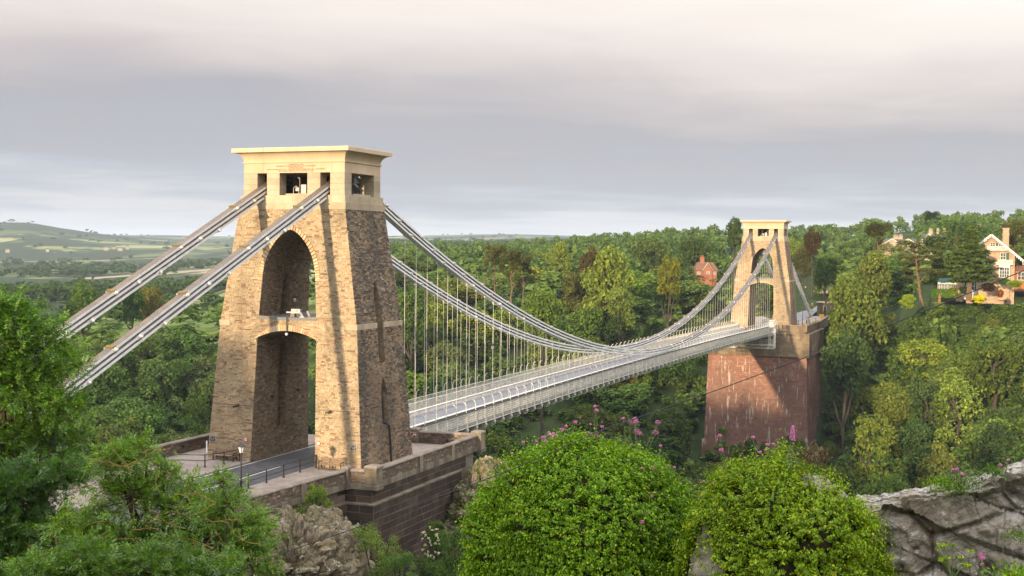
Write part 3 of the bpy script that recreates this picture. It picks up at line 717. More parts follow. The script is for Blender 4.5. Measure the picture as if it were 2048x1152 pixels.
for x, top in ((-3.07, .10), (3.07, .58)):
    strip_mesh([(x-.16, top), (x+.16, top), (x+.16, top-.07), (x-.16, top-.07)]).build('longitudinal_girder', M['whitepaint'], deck)
    strip_mesh([(x-.03, top-.073), (x+.03, top-.073), (x+.03, -.95), (x-.03, -.95)]).build('girder_web', M['whitepaint' if x < 0 else 'gap_shade'], deck)
    strip_mesh([(x+.13*(1 if x < 0 else -1), -.42), (x+.13*(1 if x < 0 else -1), -.36), (x+.32*(1 if x < 0 else -1), -.36), (x+.32*(1 if x < 0 else -1), -.42)] if x > 0 else [(x+.05, -.36), (x+.32, -.36), (x+.32, -.446), (x+.05, -.446)]).build('kerb_rail', M['deckgrey'], deck)
PL = 2.4
def panel(h, mesh_top):
    m = MB(); n = 9
    m.box(-.045, .045, 0, PL, 0, .07).box(-.045, .045, 0, PL, h-.07, h)
    for i in range(-3, n+1):
        a0, a1 = i*PL/n, (i+3.0)*PL/n
        for (p, q, x) in ((a0, a1, -.02), (a1, a0, .02)):
            z0, z1 = .07, h-.07; y0, y1 = p, q
            def clip(y0, z0, y1, z1):
                if y0 < 0: z0 += (z1-z0)*(0-y0)/(y1-y0); y0 = 0
                if y1 < 0: z1 = z0+(z1-z0)*(0-y0)/(y1-y0); y1 = 0
                if y0 > PL: z0 += (z1-z0)*(PL-y0)/(y1-y0); y0 = PL
                if y1 > PL: z1 = z0+(z1-z0)*(PL-y0)/(y1-y0); y1 = PL
                return y0, z0, y1, z1
            y0, z0, y1, z1 = clip(y0, z0, y1, z1)
            if abs(z1-z0) > .05: m.bar((x, y0, z0), (x, y1, z1), .03, .042, up=(1, 0, 0))
    if mesh_top:
        for i in range(24): m.bar((0, PL*i/24, h), (0, PL*i/24, h+mesh_top), .012, .012)
        m.bar((0, 0, h+mesh_top), (0, PL, h+mesh_top), .05, .05)
    return m.mesh('parapet_panel', M['whitepaint'])
PR, PLFT = panel(1.52, 0), panel(1.0, .45)
POST = MB().box(-.09, .06, -.065, .065, -.12, 1.56).box(-.06, .16, -.07, .07, -.34, -.10).mesh('parapet_post', M['whitepaint'])
hoop = [(.16, 0, -.25)]+[(-.5+.66*math.cos(a), 0, -.28-.42*math.sin(a)) for a in [math.pi*k/10 for k in range(11)]]+[(-1.16, 0, -.2)]
HOOP = MB().tube(hoop, .045, 6).mesh('bracket_hoop', M['whitepaint'])
CP = [(0, 0, 0), (0, 0, .55), (-.03, 0, .8), (-.10, 0, 1.0), (-.24, 0, 1.16), (-.36, 0, 1.20)]
CPOST = MB().tube(CP, .035, 6).mesh('curved_post', M['whitepaint'])
CROSS = MB().box(-4.8, 4.7, -.05, .05, -1.25, -.82).box(-4.8, 4.7, -.13, .13, -1.28, -1.25).mesh('cross_girder', M['deckgrey'])
NP = int((DECK1-DECK0)/PL)
for i in range(NP+1):
    y = DECK0+i*PL; z = zc(y); dz = math.atan2(zc(y+PL)-z, PL)
    ob('parapet_post', POST, deck, (4.84, y, z-.72)); ob('bracket_hoop', HOOP, deck, (4.84, y, z-.72))
    ob('curved_post', CPOST, deck, (4.74, y, z+.78)).scale = (1, 1, .95)
    o = ob('curved_post', CPOST, deck, (-4.62, y, z+.85)); o.scale = (-1, 1, .95)
    if i < NP:
        o = ob('parapet_panel', PR, deck, (4.84, y, z-.72)); o.rotation_euler = (dz, 0, 0)
        o = ob('parapet_panel', PLFT, deck, (-4.64, y, z-.45)); o.rotation_euler = (dz, 0, 0)
    ob('cross_girder', CROSS, deck, (0, y, z))
strip_mesh([(4.76, .80), (4.92, .80), (4.92, .87), (4.76, .87)]).build('handrail', M['darkiron'], deck)
for k, (dx, dz) in enumerate(((0, 1.25), (-.05, 1.6), (-.25, 1.85))):
    strip_mesh([(4.74+dx-.006, dz), (4.74+dx+.006, dz), (4.74+dx+.006, dz+.012), (4.74+dx-.006, dz+.012)]).build('safety_wire', M['steel'], deck)
# lantern hung on a hanger rod
lan = thing('hanging_lantern', 'small black and white lantern clamped to one hanger rod of the near chain', 'lantern', (3.07, 11.6+9*2.4, 0))
y = 11.6+9*2.4; zl = 6.6
lan.location = (3.0, y, zl)
MB().lathe([(.05, .0), (.15, .05), (.17, .35), (.12, .4)], n=8).build('globe', M['glassfrost'], lan); MB().lathe([(.2, .38), (.13, .52), (.05, .75), (.03, .8)], n=8).build('cap', M['blackiron'], lan)
MB().bar((0, 0, .7), (.1, 0, .7), .06, .06).build('bracket', M['whitepaint'], lan)
# maintenance gantry at the far end
gan = thing('maintenance_gantry', 'white steel inspection gantry hung under the far end of the deck', 'gantry', (0, 0, 0))
def ladder_truss(m, p, q, h, n, r=.05):
    p, q = Vector(p), Vector(q); up = Vector((0, 0, h)); m.bar(p, q, r*2, r*2); m.bar(p+up, q+up, r*2, r*2)
    for i in range(n):
        a, b = p.lerp(q, i/n), p.lerp(q, (i+1)/n); m.bar(a, a+up, r*1.4, r*1.4); m.bar(a if i % 2 else a+up, b+up if i % 2 else b, r*1.4, r*1.4)
    m.bar(q, q+up, r*1.4, r*1.4)
yg, zg = 194.0, zc(194)
m = MB(); ladder_truss(m, (-6.0, yg-1.1, zg-4.2), (6.0, yg-1.1, zg-4.2), .8, 10); ladder_truss(m, (-6.0, yg+1.1, zg-4.2), (6.0, yg+1.1, zg-4.2), .8, 10); m.build('platform_truss', M['whitepaint'], gan)
m = MB(); m.box(-6, 6, yg-1.0, yg+1.0, zg-3.42, zg-3.36); m.build('walkway', M['steel'], gan)
m = MB()
for k in range(3):
    for yy in (yg-1.1, yg+1.1): m.bar((-6, yy, zg-3.0+k*.4), (6, yy, zg-3.0+k*.4), .04, .04)
for xx in (-6, -3, 0, 3, 6):
    for yy in (yg-1.1, yg+1.1): m.bar((xx, yy, zg-3.4), (xx, yy, zg-2.2), .06, .06)
m.build('guard_rail', M['whitepaint'], gan)
m = MB()
for xx in (5.0, 6.2):
    for yy in (yg-.9, yg+.9): m.bar((xx, yy, zg-4.2), (xx, yy, zg+2.3), .13, .13)
for k in range(7):
    z0 = zg-4.0+k*.95
    m.bar((5.0, yg-.9, z0), (6.2, yg-.9, z0+.95 if k % 2 else z0), .07, .07); m.bar((6.2, yg-.9, z0), (6.2, yg+.9, z0+.95), .08, .08); m.bar((5.0, yg-.9, z0), (6.2, yg-.9, z0), .08, .08)
m.build('access_tower', M['whitepaint'], gan)
m = MB()
for z0 in (zg+1.3, zg+1.8, zg+2.3):
    m.bar((5, yg-.9, z0), (6.2, yg-.9, z0), .09, .09); m.bar((6.2, yg-.9, z0), (6.2, yg+.9, z0), .09, .09); m.bar((5, yg-.9, z0), (5, yg+.9, z0), .09, .09); m.bar((5, yg+.9, z0), (6.2, yg+.9, z0), .09, .09)
m.box(4.9, 6.3, yg-1, yg+1, zg+.95, zg+1.02); m.build('cage', M['whitepaint'], gan)
# ------------------------------------------------------------------ near terrace: road, pavements, walls, abutment
def sheet(name, poly, z, mat, kind='structure', parent=None):
    o = ob(name, mesh_np(name, [(x, y, z) for x, y in poly], [list(range(len(poly)))], M[mat]), parent)
    if kind: o['kind'] = kind
    return o
RZ = G1-.11
sheet('road', [(-3.25, -75), (2.95, -75), (2.95, 10.4), (-3.25, 10.4)], RZ, 'asphalt')
sheet('pavement', [(-10.8, -75), (-3.4, -75), (-3.4, 10.4), (-10.8, 10.4)], G1, 'slabs')
sheet('pavement', [(3.1, -75), (7.2, -75), (8.9, -9.4), (11.0, -9.1), (10.8, 10.6), (3.1, 10.4)], G1, 'slabs')
for x in (-3.4, 2.95):
    ys_ = list(np.arange(-40, 10.4, 1.2))
    t = MB()
    for a in ys_: t.bb(x, x+.15, a+.008, min(a+1.192, 10.39), RZ-.05, G1+.012, .02)
    t.build('kerb', M['kerb'])['kind'] = 'structure'
def line(name, pts, w, z):
    m = MB()
    for (x0, y0), (x1, y1) in zip(pts, pts[1:]):
        d = Vector((x1-x0, y1-y0)).normalized(); n = Vector((-d.y, d.x))*w/2
        m.add([(x0-n.x, y0-n.y, z), (x0+n.x, y0+n.y, z), (x1+n.x, y1+n.y, z), (x1-n.x, y1-n.y, z)], [[3, 2, 1, 0]])
    m.build(name, M['paint'])['kind'] = 'structure'
line('road_marking', [(-2.95, -13.6), (-2.92, 10)], .10, RZ+.004)
line('road_marking', [(2.70, -40), (2.70, 10)], .08, RZ+.004)
line('road_marking', [(.28, -11.2), (.10, -5.0)], .11, RZ+.004)
line('road_marking', [(-.9, -20.5), (.3, -12.7)], .09, RZ+.004)
line('road_marking', [(-.55, -21), (.55, -13.4)], .09, RZ+.004)
for k in range(4): line('road_marking', [(-2.9+k*.7, -15.4), (-2.5+k*.7, -15.4)], .3, RZ+.004)
# solid ground below the paving
emb = MB()
emb.box(-11.0, 8.2, -75, -9.45, -13, RZ-.03).box(-11.0, 10.9, -9.449, 10.3, -16, RZ-.03)
tag(emb.build('embankment', M['mortar_dark']), kind='structure')

abut = thing('stone_abutment', 'blackened sandstone block abutment carrying the terrace of the near tower', 'abutment', (11.2, -9.3, 0))
def base_pt(t): return Vector(t.location)
nblk = [0]; LIM = 296
restA = []
def ashlar_face(p0, p1, z0, z1, ch, lo, hi, out, parent, mat, name, limit=True):
    """blocks on a vertical face from p0 to p1 (plan points, left to right seen from outside)"""
    d = Vector((p1[0]-p0[0], p1[1]-p0[1])); L = d.length; d /= L; n = Vector((d.y, -d.x)); off = Vector(parent.location)
    nrow = max(1, round((z1-z0)/ch)); h = (z1-z0)/nrow
    for r in range(nrow):
        cuts = row_cuts(0, L, lo, hi); zb, zt = z0+r*h+.015, z0+(r+1)*h-.015
        for a, b in zip(cuts, cuts[1:]):
            pr_ = out+rng.uniform(-.010, .022); a2, b2 = a+.014, b-.014; c = .02
            def P(u, z, dd): return (p0[0]+d.x*u+n.x*dd, p0[1]+d.y*u+n.y*dd, z)
            V = [P(a2+c, zb+c, pr_), P(b2-c, zb+c, pr_), P(b2-c, zt-c, pr_), P(a2+c, zt-c, pr_), P(a2, zb, pr_-c), P(b2, zb, pr_-c), P(b2, zt, pr_-c), P(a2, zt, pr_-c), P(a2, zb, -.2), P(b2, zb, -.2), P(b2, zt, -.2), P(a2, zt, -.2)]
            F = [[0, 1, 2, 3]]+[[i, 4+i, 4+(i+1) % 4, (i+1) % 4][::-1] if False else [4+i, 4+(i+1) % 4, (i+1) % 4, i] for i in range(4)]+[[8+i, 8+(i+1) % 4, 4+(i+1) % 4, 4+i] for i in range(4)]
            if limit and nblk[0] < LIM:
                nblk[0] += 1; cc = np.mean(V, 0); ob(name, mesh_np(name, np.array(V)-cc, F, M[mat]), parent, Vector(cc)-off)
            else: restA.append((V, F))
A0, A1_, B1_, C1_ = (7.9, -26), (8.95, -9.75), (11.2, -9.45), (11.2, 8.0)
def shifted(p, dx, dy): return (p[0]+dx, p[1]+dy)
C_lo0, C_lo1 = (11.48, -9.72), (11.48, 6.5)
ashlar_face(B1_, C1_, -1.76, -.76, .5, .8, 1.4, .02, abut, 'sandstone_dark', 'sandstone_block')
ashlar_face((8.95, -9.62), B1_, -1.76, -.76, .5, .8, 1.2, .02, abut, 'sandstone_dark', 'sandstone_block')
ashlar_face(C_lo0, C_lo1, -8.2, -1.92, .57, .75, 1.5, .02, abut, 'sandstone_dark', 'sandstone_block')
ashlar_face((9.2, -9.9), C_lo0, -8.2, -1.92, .57, .8, 1.3, .02, abut, 'sandstone_dark', 'sandstone_block')
ashlar_face((8.40, -17.5), (8.93, -9.6), -1.76, -.76, .5, .8, 1.4, .02, abut, 'sandstone_dark', 'sandstone_block')
ashlar_face((8.66, -17.5), (9.18, -9.9), -6.0, -1.92, .57, .8, 1.5, .02, abut, 'sandstone_dark', 'sandstone_block')
ashlar_face(C_lo0, C_lo1, -13.9, -8.2, .57, .75, 1.5, .02, abut, 'sandstone_dark', 'sandstone_block', False)
ashlar_face((9.2, -9.9), C_lo0, -13.9, -8.2, .57, .8, 1.3, .02, abut, 'sandstone_dark', 'sandstone_block', False)
ashlar_face(A0, (8.40, -17.5), -1.76, -.76, .5, .8, 1.4, .02, abut, 'sandstone_dark', 'sandstone_block', False)
ashlar_face((8.0, -26), (8.66, -17.5), -4.0, -1.92, .52, .8, 1.4, .02, abut, 'sandstone_dark', 'sandstone_block', False)
mm = MB()
for V, F in restA: mm.add([Vector(v)-Vector(abut.location) for v in V], F)
o = mm.build('stonework', M['sandstone_dark'], abut); o['kind'] = 'stuff'; o['label'] = 'dark lower blocks half hidden by rock and bushes'; restA.clear()
def prism(name, poly, z0, z1, mat, parent):
    off = Vector(parent.location); n = len(poly)
    V = [(x-off.x, y-off.y, z0-off.z) for x, y in poly]+[(x-off.x, y-off.y, z1-off.z) for x, y in poly]
    F = [list(range(n))[::-1], list(range(n, 2*n))]+[[i, (i+1) % n, n+(i+1) % n, n+i] for i in range(n)]
    return ob(name, mesh_np(name, V, F, M[mat]), parent)
prism('block_core', [(7.905, -26), (8.955, -9.633), (11.206, -9.456), (11.206, 8), (8.0, 8)], -14.2, -.70, 'joint_pink', abut)
prism('block_core', [(8.005, -26), (9.19, -9.908), (11.486, -9.726), (11.486, 6.5), (8.1, 6.5)], -14.2, -1.93, 'joint_pink', abut)
prism('ledge', [(7.95, -26), (8.7, -17.5), (9.24, -9.96), (11.56, -9.78), (11.56, 6.55), (10.9, 6.55), (10.9, -9.2), (8.7, -9.4), (7.5, -26)], -1.925, -1.80, 'plinth', abut)
MB().tube([(0, 0, 0), (.25, 0, -.03)], .14, 10).build('drain_spout', M['rust'], abut, Vector((9.1, -11.0, -3.0))-Vector(abut.location))

def coping_profile(w): return [(-w/2, 0), (w/2, 0), (w/2, .07), (w*.36, .15), (w*.12, .19), (-w*.12, .19), (-w*.36, .15), (-w/2, .07)]
def wall_run(t, p0, p1, zb, zt, thick=.42, plinth=None, cope=True, pil=(), stone='wallrubble', inside_only=False, seed=0):
    """rubble wall from p0 to p1; outside is on the right-hand side of the direction p0->p1"""
    off = Vector(t.location); d = Vector((p1[0]-p0[0], p1[1]-p0[1])); L = d.length; d /= L; n = Vector((d.y, -d.x))
    def P(u, w, z): return (p0[0]+d.x*u+n.x*w-off.x, p0[1]+d.y*u+n.y*w-off.y, z-off.z)
    c = MB(); h = thick/2-.03
    c.hex([P(0, h, zb), P(L, h, zb), P(L, h, zt), P(0, h, zt)], [P(0, -h, zb), P(L, -h, zb), P(L, -h, zt), P(0, -h, zt)]); c.build('wall_core', M['mortar_dark'], t)
    H = []
    for sgn in (1, -1):
        z0 = zb if sgn > 0 else max(zb, G1 if zt > -.9 else zb)
        H += face_stones(courses(z0, zt, .09, .15), lambda z: 0.0, lambda z: L, (lambda u, z, dd, s=sgn: P(u if s > 0 else L-u, s*(thick/2-.02+dd*.8), z)), .03, .18, .5)
    o = ob('stonework', hexes('stonework', H, M[stone]), t); o['kind'] = 'stuff'
    if cope:
        k = max(1, round(L/.95)); prof = coping_profile(thick+.16)
        for i in range(k):
            a, b = L*i/k+.006, L*(i+1)/k-.006; m = MB(); nn = len(prof); dz = rng.uniform(-.012, .012)
            m.v = [P(a, w, zt+z+dz) for w, z in prof]+[P(b, w, zt+z+dz) for w, z in prof]
            m.f = [[i2, nn+i2, nn+(i2+1) % nn, (i2+1) % nn] for i2 in range(nn)]+[list(range(nn)), list(range(nn, 2*nn))[::-1]]
            m.build('coping_stone', M['coping'], t)
    if plinth:
        k = max(1, round(L/.9))
        for i in range(k):
            a, b = L*i/k+.007, L*(i+1)/k-.007; w = thick/2+.07
            MB().hex([P(a, w, plinth[0]), P(b, w, plinth[0]), P(b, w, plinth[1]), P(a, w, plinth[1])], [P(a, 0, plinth[0]), P(b, 0, plinth[0]), P(b, 0, plinth[1]-.0), P(a, 0, plinth[1])]).build('plinth_stone', M['plinth'], t)
    for u in pil:
        m = MB(); w = thick/2+.12
        m.hex([P(u-.28, w, (plinth or (zb,))[0]), P(u+.28, w, (plinth or (zb,))[0]), P(u+.28, w, zt+.03), P(u-.28, w, zt+.03)], [P(u-.28, -.05, (plinth or (zb,))[0]), P(u+.28, -.05, (plinth or (zb,))[0]), P(u+.28, -.05, zt+.03), P(u-.28, -.05, zt+.03)])
        m.build('pilaster', M['pier_stone'], t)
def gate_pillar(x, y, hw_, zb, zt, label, steps=True):
    t = thing('stone_pillar', label, 'pillar', (x, y, zb), 0, 'stone pillars of the terrace wall')
    h = zt-zb; b = hw_
    MB().bb(-b*1.15, b*1.15, -b*1.15, b*1.15, 0, min(.35, h*.3), .03).build('base', M['plinth'], t)
    n = 2 if h > 1 else 1; z = min(.35, h*.3)+.004; hh = (h-z-.22)/n
    for i in range(n): MB().bb(-b, b, -b, b, z+i*hh, z+(i+1)*hh-.006, .012).build('shaft_block', M['pier_stone'], t)
    MB().box(-b*1.08, b*1.08, -b*1.08, b*1.08, h-.22, h-.10).frust(-b*1.08, b*1.08, -b*1.08, b*1.08, h-.10, -b*.8, b*.8, -b*.8, b*.8, h).build('cap', M['coping'], t)
    return t
w1 = thing('parapet_wall', 'stone parapet wall with rounded coping along the approach pavement beside the guard rail', 'wall', (8.5, -16, G1), 0, 'terrace parapet walls')
wall_run(w1, (7.75, -26), (8.95, -9.95), -.32, .58, plinth=(-.76, -.325), pil=(10.6,))
w2 = thing('parapet_wall', 'short return of the parapet wall between two stone pillars at the terrace corner', 'wall', (9.9, -9.4, G1), 0, 'terrace parapet walls')
wall_run(w2, (9.2, -9.45), (10.5, -9.25), -.32, .58, plinth=(-.76, -.325))
w3 = thing('parapet_wall', 'stone parapet wall along the terrace under the sooty side of the near tower', 'wall', (10.95, 1, G1), 0, 'terrace parapet walls')
wall_run(w3, (10.95, -8.4), (10.95, 10.5), -.32, .58, plinth=(-.76, -.325), pil=(7.3, 13.6))
w4 = thing('parapet_wall', 'brown parapet wall crossing the terrace end in front of the white deck', 'wall', (8, 10.7, G1), 0, 'terrace parapet walls')
wall_run(w4, (10.5, 11.05), (5.4, 10.45), -.75, .58)
w5 = thing('parapet_wall', 'long stone parapet wall at the far side of the left pavement behind the near tower', 'wall', (-11, -10, G1), 0, 'terrace parapet walls')
wall_run(w5, (-11.05, 10.4), (-11.05, -26), -.75, .58, plinth=None)
gate_pillar(11.08, -9.0, .52, -.76, 1.12, 'large square stone pillar at the front corner of the terrace wall')
gate_pillar(9.08, -9.72, .30, -.76, .98, 'slim stone pillar where the approach wall meets the terrace corner')
gate_pillar(11.05, 11.1, .50, -.9, 1.05, 'square stone pillar at the far end of the terrace wall above the grassy rock')
p1 = gate_pillar(4.9, 10.5, .42, -.45, 1.0, 'stone pillar with coloured notices beside the start of the deck, right of the near tower')
p2 = gate_pillar(-4.9, 10.5, .42, -.45, 1.0, 'stone pillar with coloured notices seen through the near archway')
for sx, p in ((1, p1), (-1, p2)):
    nt_ = thing('notice_board', 'small board of coloured notices on the pillar '+('right of the near tower' if sx > 0 else 'seen through the near archway'), 'sign', (sx*4.9, 10.5-.46, .36), 0, 'notice boards on the pillars')
    MB().bb(-.28, .28, -.02, .0, -.22, .22, .01).build('board', M['white'], nt_)
    for i, (mt, x0, x1, z0, z1) in enumerate((('black', -.25, -.02, .02, .2), ('redsign', .02, .25, .12, .2), ('yellow', .02, .25, .02, .09), ('redsign', -.25, -.05, -.2, -.03), ('black', 0, .25, -.2, -.03))):
        MB().box(x0, x1, -.026, -.021, z0, z1).build('panel', M[mt], nt_)
    
t = thing('life_ring_lamp', 'small round black lamp on the brown wall at the terrace end', 'lamp', (8.2, 10.5, .05)); MB().lathe([(.13, 0), (.16, .03), (.1, .1)]).build('body', M['blackiron'], t).rotation_euler = (math.pi/2, 0, 0)
for k, yy in enumerate((-7.0, -3.8)):
    t = thing('wall_lamp', 'small black lamp on the left parapet wall, '+('the one nearer the shrub' if k == 0 else 'the one nearer the tower'), 'lamp', (-10.82, yy, .25), 0, 'wall lamps on the left parapet')
    MB().box(0, .06, -.06, .06, -.1, .1).lathe([(.05, -.16), (.12, -.05), (.12, .08), (.05, .14)], .12, 0, 8).build('body', M['blackiron'], t)

def bench(loc, label):
    t = thing('bench', label, 'bench', loc, 0, 'benches at the foot of the near tower'); L = 2.3
    for i in range(4): MB().bb(-L/2, L/2, -.52+i*.125, -.42+i*.125, .43, .465, .008).build('seat_slat', M['timber'], t)
    for i in range(5): MB().bar((-L/2, -.02+i*.022, .55+i*.085), (L/2, -.02+i*.022, .55+i*.085), .03, .065).build('back_slat', M['timber'], t)
    for x in (-1.02, 0, 1.02):
        m = MB(); m.bar((x, -.50, .0), (x, -.44, .43), .05, .06).bar((x, .12, 0), (x, -.03, .43), .05, .06).bar((x, -.03, .43), (x, .11, .95), .05, .05).bar((x, -.53, .41), (x, -.02, .41), .05, .05)
        if abs(x) > .5: m.bar((x, -.50, .66), (x, .03, .68), .05, .05).bar((x, -.46, .43), (x, -.48, .66), .05, .05)
        m.bar((x, -.46, .2), (x, .05, .2), .04, .04); m.build('iron_leg', M['blackiron'], t)
bench((-5.35, -4.95, G1), 'slatted wooden bench against the left leg of the near tower')
bench((5.05, -4.95, G1), 'slatted wooden bench against the lit right leg of the near tower')
def lamp_post(loc, label, s=1.0, ghost=False):
    t = thing('street_lamp', label, 'street lamp', loc, 0, 'black lantern street lamps')
    MB().lathe([(.16, 0), (.16, .12), (.11, .2), (.10, .9), (.06, 1.0), (.055, 2.75), (.09, 2.8), (.09, 2.88), (.05, 2.95)]).build('post', M['blackiron'], t)
    MB().lathe([(.13, 2.97), (.26, 3.42)], n=6).build('lantern_glass', M['glassfrost'], t)
    m = MB().lathe([(.36, 3.42), (.34, 3.47), (.17, 3.66), (.10, 3.72), (.03, 3.78), (.015, 3.98)], n=6).lathe([(.15, 2.93), (.15, 2.97)], n=6)
    for k in range(6):
        a = k*math.pi/3; m.bar((.135*math.cos(a), .135*math.sin(a), 2.97), (.265*math.cos(a), .265*math.sin(a), 3.42), .025, .025)
    m.build('lantern_frame', M['blackiron'], t); t.scale = (s, s, s)
lamp_post((3.72, -15.9, G1), 'black street lamp with white lantern standing in front of the left tower leg')
lamp_post((-8.6, -20.5, G1), 'black street lamp rising behind the ash shrub left of the terrace')
def guard_rail(pts, label):
    t = thing('guard_rail', label, 'railing', (*pts[0], G1), 0, 'black guard rails along the approach road'); off = Vector(pts[0])
    for x, y in pts:
        MB().lathe([(.10, 0), (.10, .08), (.055, .12), (.05, 1.0), (.06, 1.04), (.03, 1.08)], x-off.x, y-off.y, 8).build('post', M['blackiron'], t)
    for a, b in zip(pts, pts[1:]):
        for z in (.55, 1.0): MB().tube([(a[0]-off.x, a[1]-off.y, z), (b[0]-off.x, b[1]-off.y, z)], .032, 6).build('rail', M['blackiron'], t)
guard_rail([(3.32, -4.7-i*2.42) for i in range(9)], 'black iron guard rail along the right kerb of the approach road')
guard_rail([(-4.05, -4.9), (-4.35, -6.7), (-4.95, -8.5), (-8.2, -9.6), (-10.6, -10.4)], 'black iron guard rail across the left pavement in front of the bench')
for x, y, red, lab in ((-2.3, -16.3, 1, 'short black post with a red signal face behind the shrub'), (.4, -17.5, 0, 'short black post with a plain box head on the approach road')):
    t = thing('signal_post', lab, 'signal', (x, y, RZ)); MB().lathe([(.07, 0), (.05, .1), (.05, .75)]).build('post', M['blackiron'], t); MB().bb(-.16, .16, -.1, .1, .75, 1.35).build('head', M['blackiron'], t)
    if red: MB().box(-.1, .1, -.112, -.102, .85, 1.2).build('signal_face', M['redsign'], t)
t = thing('white_railing', 'low white railing beside the road just beyond the near archway', 'railing', (-3.0, 6.0, RZ))
MB().tube([(0, 0, 0), (0, 0, 1.05), (0, 4.2, 1.05)], .04, 6).tube([(0, 0, .55), (0, 4.2, .55)], .035, 6).build('rails', M['whitepaint'], t)
for yy in (2.1, 4.2): MB().tube([(0, yy, 0), (0, yy, 1.05)], .04, 6).build('post', M['whitepaint'], t)

# ------------------------------------------------------------------ far pier
pier = thing('sandstone_pier', 'tall red sandstone pier with tan upper courses carrying the far tower', 'pier', (0, 205, -7.5))
def block_face(H, quadfn, z0, z1, ch, lo, hi, proud=.03):
    """quadfn(z) -> (p0, p1, normal) plan ends of the face at height z"""
    nrow = round((z1-z0)/ch); h = (z1-z0)/nrow
    for r in range(nrow):
        za, zb = z0+r*h+.024, z0+(r+1)*h-.024
        (a0, a1, n), (b0, b1, _) = quadfn(za), quadfn(zb); L = (Vector(a1)-Vector(a0)).length
        for u0, u1 in zip(*(lambda c: (c[:-1], c[1:]))(row_cuts(0, L, lo, hi))):
            s0, s1 = (u0+.022)/L, (u1-.022)/L; p = rng.uniform(-.015, proud); n_ = Vector(n)
            def Q(a, b, s, z, d): v = Vector(a).lerp(Vector(b), s)+n_*d; return (v.x, v.y, z)
            H.append([Q(a0, a1, s0, za, p), Q(a0, a1, s1, za, p), Q(b0, b1, s1, zb, p), Q(b0, b1, s0, zb, p), Q(a0, a1, s0, za, -.15), Q(a0, a1, s1, za, -.15), Q(b0, b1, s1, zb, -.15), Q(b0, b1, s0, zb, -.15)])
def pw(z): return 11.95+.030*(-7.5-z)
Hr, Ht = [], []
yf = lambda z: 205.0-.015*(-7.5-z)
block_face(Hr, lambda z: ((-pw(z), yf(z)), (pw(z), yf(z)), (0, -1)), -40, -7.6, .52, .6, 1.25)
block_face(Hr, lambda z: ((pw(z), yf(z)), (pw(z), 228.0), (1, 0)), -40, -7.6, .52, .6, 1.25)
off = np.array([0, 205, -7.5])
o = ob('stonework', hexes('red_blocks', np.array(Hr)-off, M['red']), pier); o['kind'] = 'stuff'; o['label'] = 'red sandstone blocks with white lime runs'
for z0, z1, x, y0, y1 in ((-7.5, -2.15, 12.6, 204.6, 229.0), (-2.10, -1.0, 11.7, 205.0, 226.2)):
    block_face(Ht, lambda z: ((-x, y0), (x, y0), (0, -1)), z0, z1, .53, .6, 1.5); block_face(Ht, lambda z: ((x, y0), (x, y1), (1, 0)), z0, z1, .53, .6, 1.5)
o = ob('stonework', hexes('tan_blocks', np.array(Ht)-off, M['tan_ashlar']), pier); o['kind'] = 'stuff'; o['label'] = 'tan weathered ashlar of the upper pier'
m = MB()
m.v = [(sx*(pw(z)-.05), (yf(z)+.05 if sy < 0 else 228)-205, z+7.5) for z in (-40, -7.6) for sx, sy in ((-1, -1), (1, -1), (1, 1), (-1, 1))]
m.f = [[0, 1, 5, 4], [1, 2, 6, 5], [2, 3, 7, 6], [3, 0, 4, 7], [4, 5, 6, 7]]; m.build('pier_core', M['joint_pink'], pier)
MB().box(-12.55, 12.55, -.35, 23.9, -.1, 5.33).box(-11.6, 11.6, .05, 21.1, 5.3, 6.0).build('upper_core', M['plinth'], pier)
MB().box(-12.7, 12.7, -.5, 24.1, -.2, -.005).build('string_course', M['tan_ashlar'], pier)
MB().box(-12.72, 12.72, -.5, 24.05, 5.335, 5.42).build('setback_ledge', M['tan_ashlar'], pier)
MB().box(-pw(-29)-.55, pw(-29)+.4, -.75, 23, -33, -21.5).build('footing', M['red'], pier)
for x0, x1 in ((-11.7, -6.6), (6.0, 11.2)):
    MB().box(x0, x1, .0, .45, 6.0, 7.35).bb(x0, x1, -.08, .53, 7.36, 7.5, .05).build('parapet_wall_panel', M['tan_ashlar'], pier)
for x in (5.55, 11.45, -6.1, -11.4):
    MB().box(x-.5, x+.5, -.12, .8, 5.9, 7.55).frust(x-.55, x+.55, -.17, .85, 7.55, x-.35, x+.35, .1, .6, 7.8).build('parapet_pillar', M['tan_ashlar'], pier)
MB().box(11.25, 11.68, .9, 21.1, 6.0, 7.2).bb(11.2, 11.75, .9, 21.1, 7.2, 7.34, .05).build('parapet_wall_panel', M['tan_ashlar'], pier)
for k in range(4): MB().bb(11.1, 11.85, 4+k*5, 4.9+k*5, 5.9, 7.7, .06).build('parapet_pillar', M['tan_ashlar'], pier)
MB().box(-3, -.6, .0, .02, 0, .01) if False else None
sheet('far_pavement', [(-11.5, 205.3), (11.2, 205.3), (11.2, 226), (8.4, 276), (3.4, 276), (3.4, 226), (-3.6, 226), (-3.6, 276), (-11.5, 262)], G2, 'slabs')
RP = [(0, 205.2, G2-.1), (0, 262, G2-.1), (-.3, 276, G2+.1), (-2.2, 300, -.2), (-6, 330, 1.3), (-12, 365, 3.0), (-15, 400, 4.2)]
m = MB()
for i, (x, y, z) in enumerate(RP):
    w = 3.2 if i < 3 else 3.4+.6*(i-2); m.v += [(x-w, y, z+.104), (x+w, y, z+.104)]
for i in range(len(RP)-1): m.f.append([2*i, 2*i+1, 2*i+3, 2*i+2])
m.build('far_road', M['deckroad'])['kind'] = 'structure'
for i in range(5): sheet('road_marking', [(-8.2+i*1.3, 338), (-7.5+i*1.3, 338), (-7.7+i*1.3, 341), (-8.4+i*1.3, 341)], 1.86, 'paint')
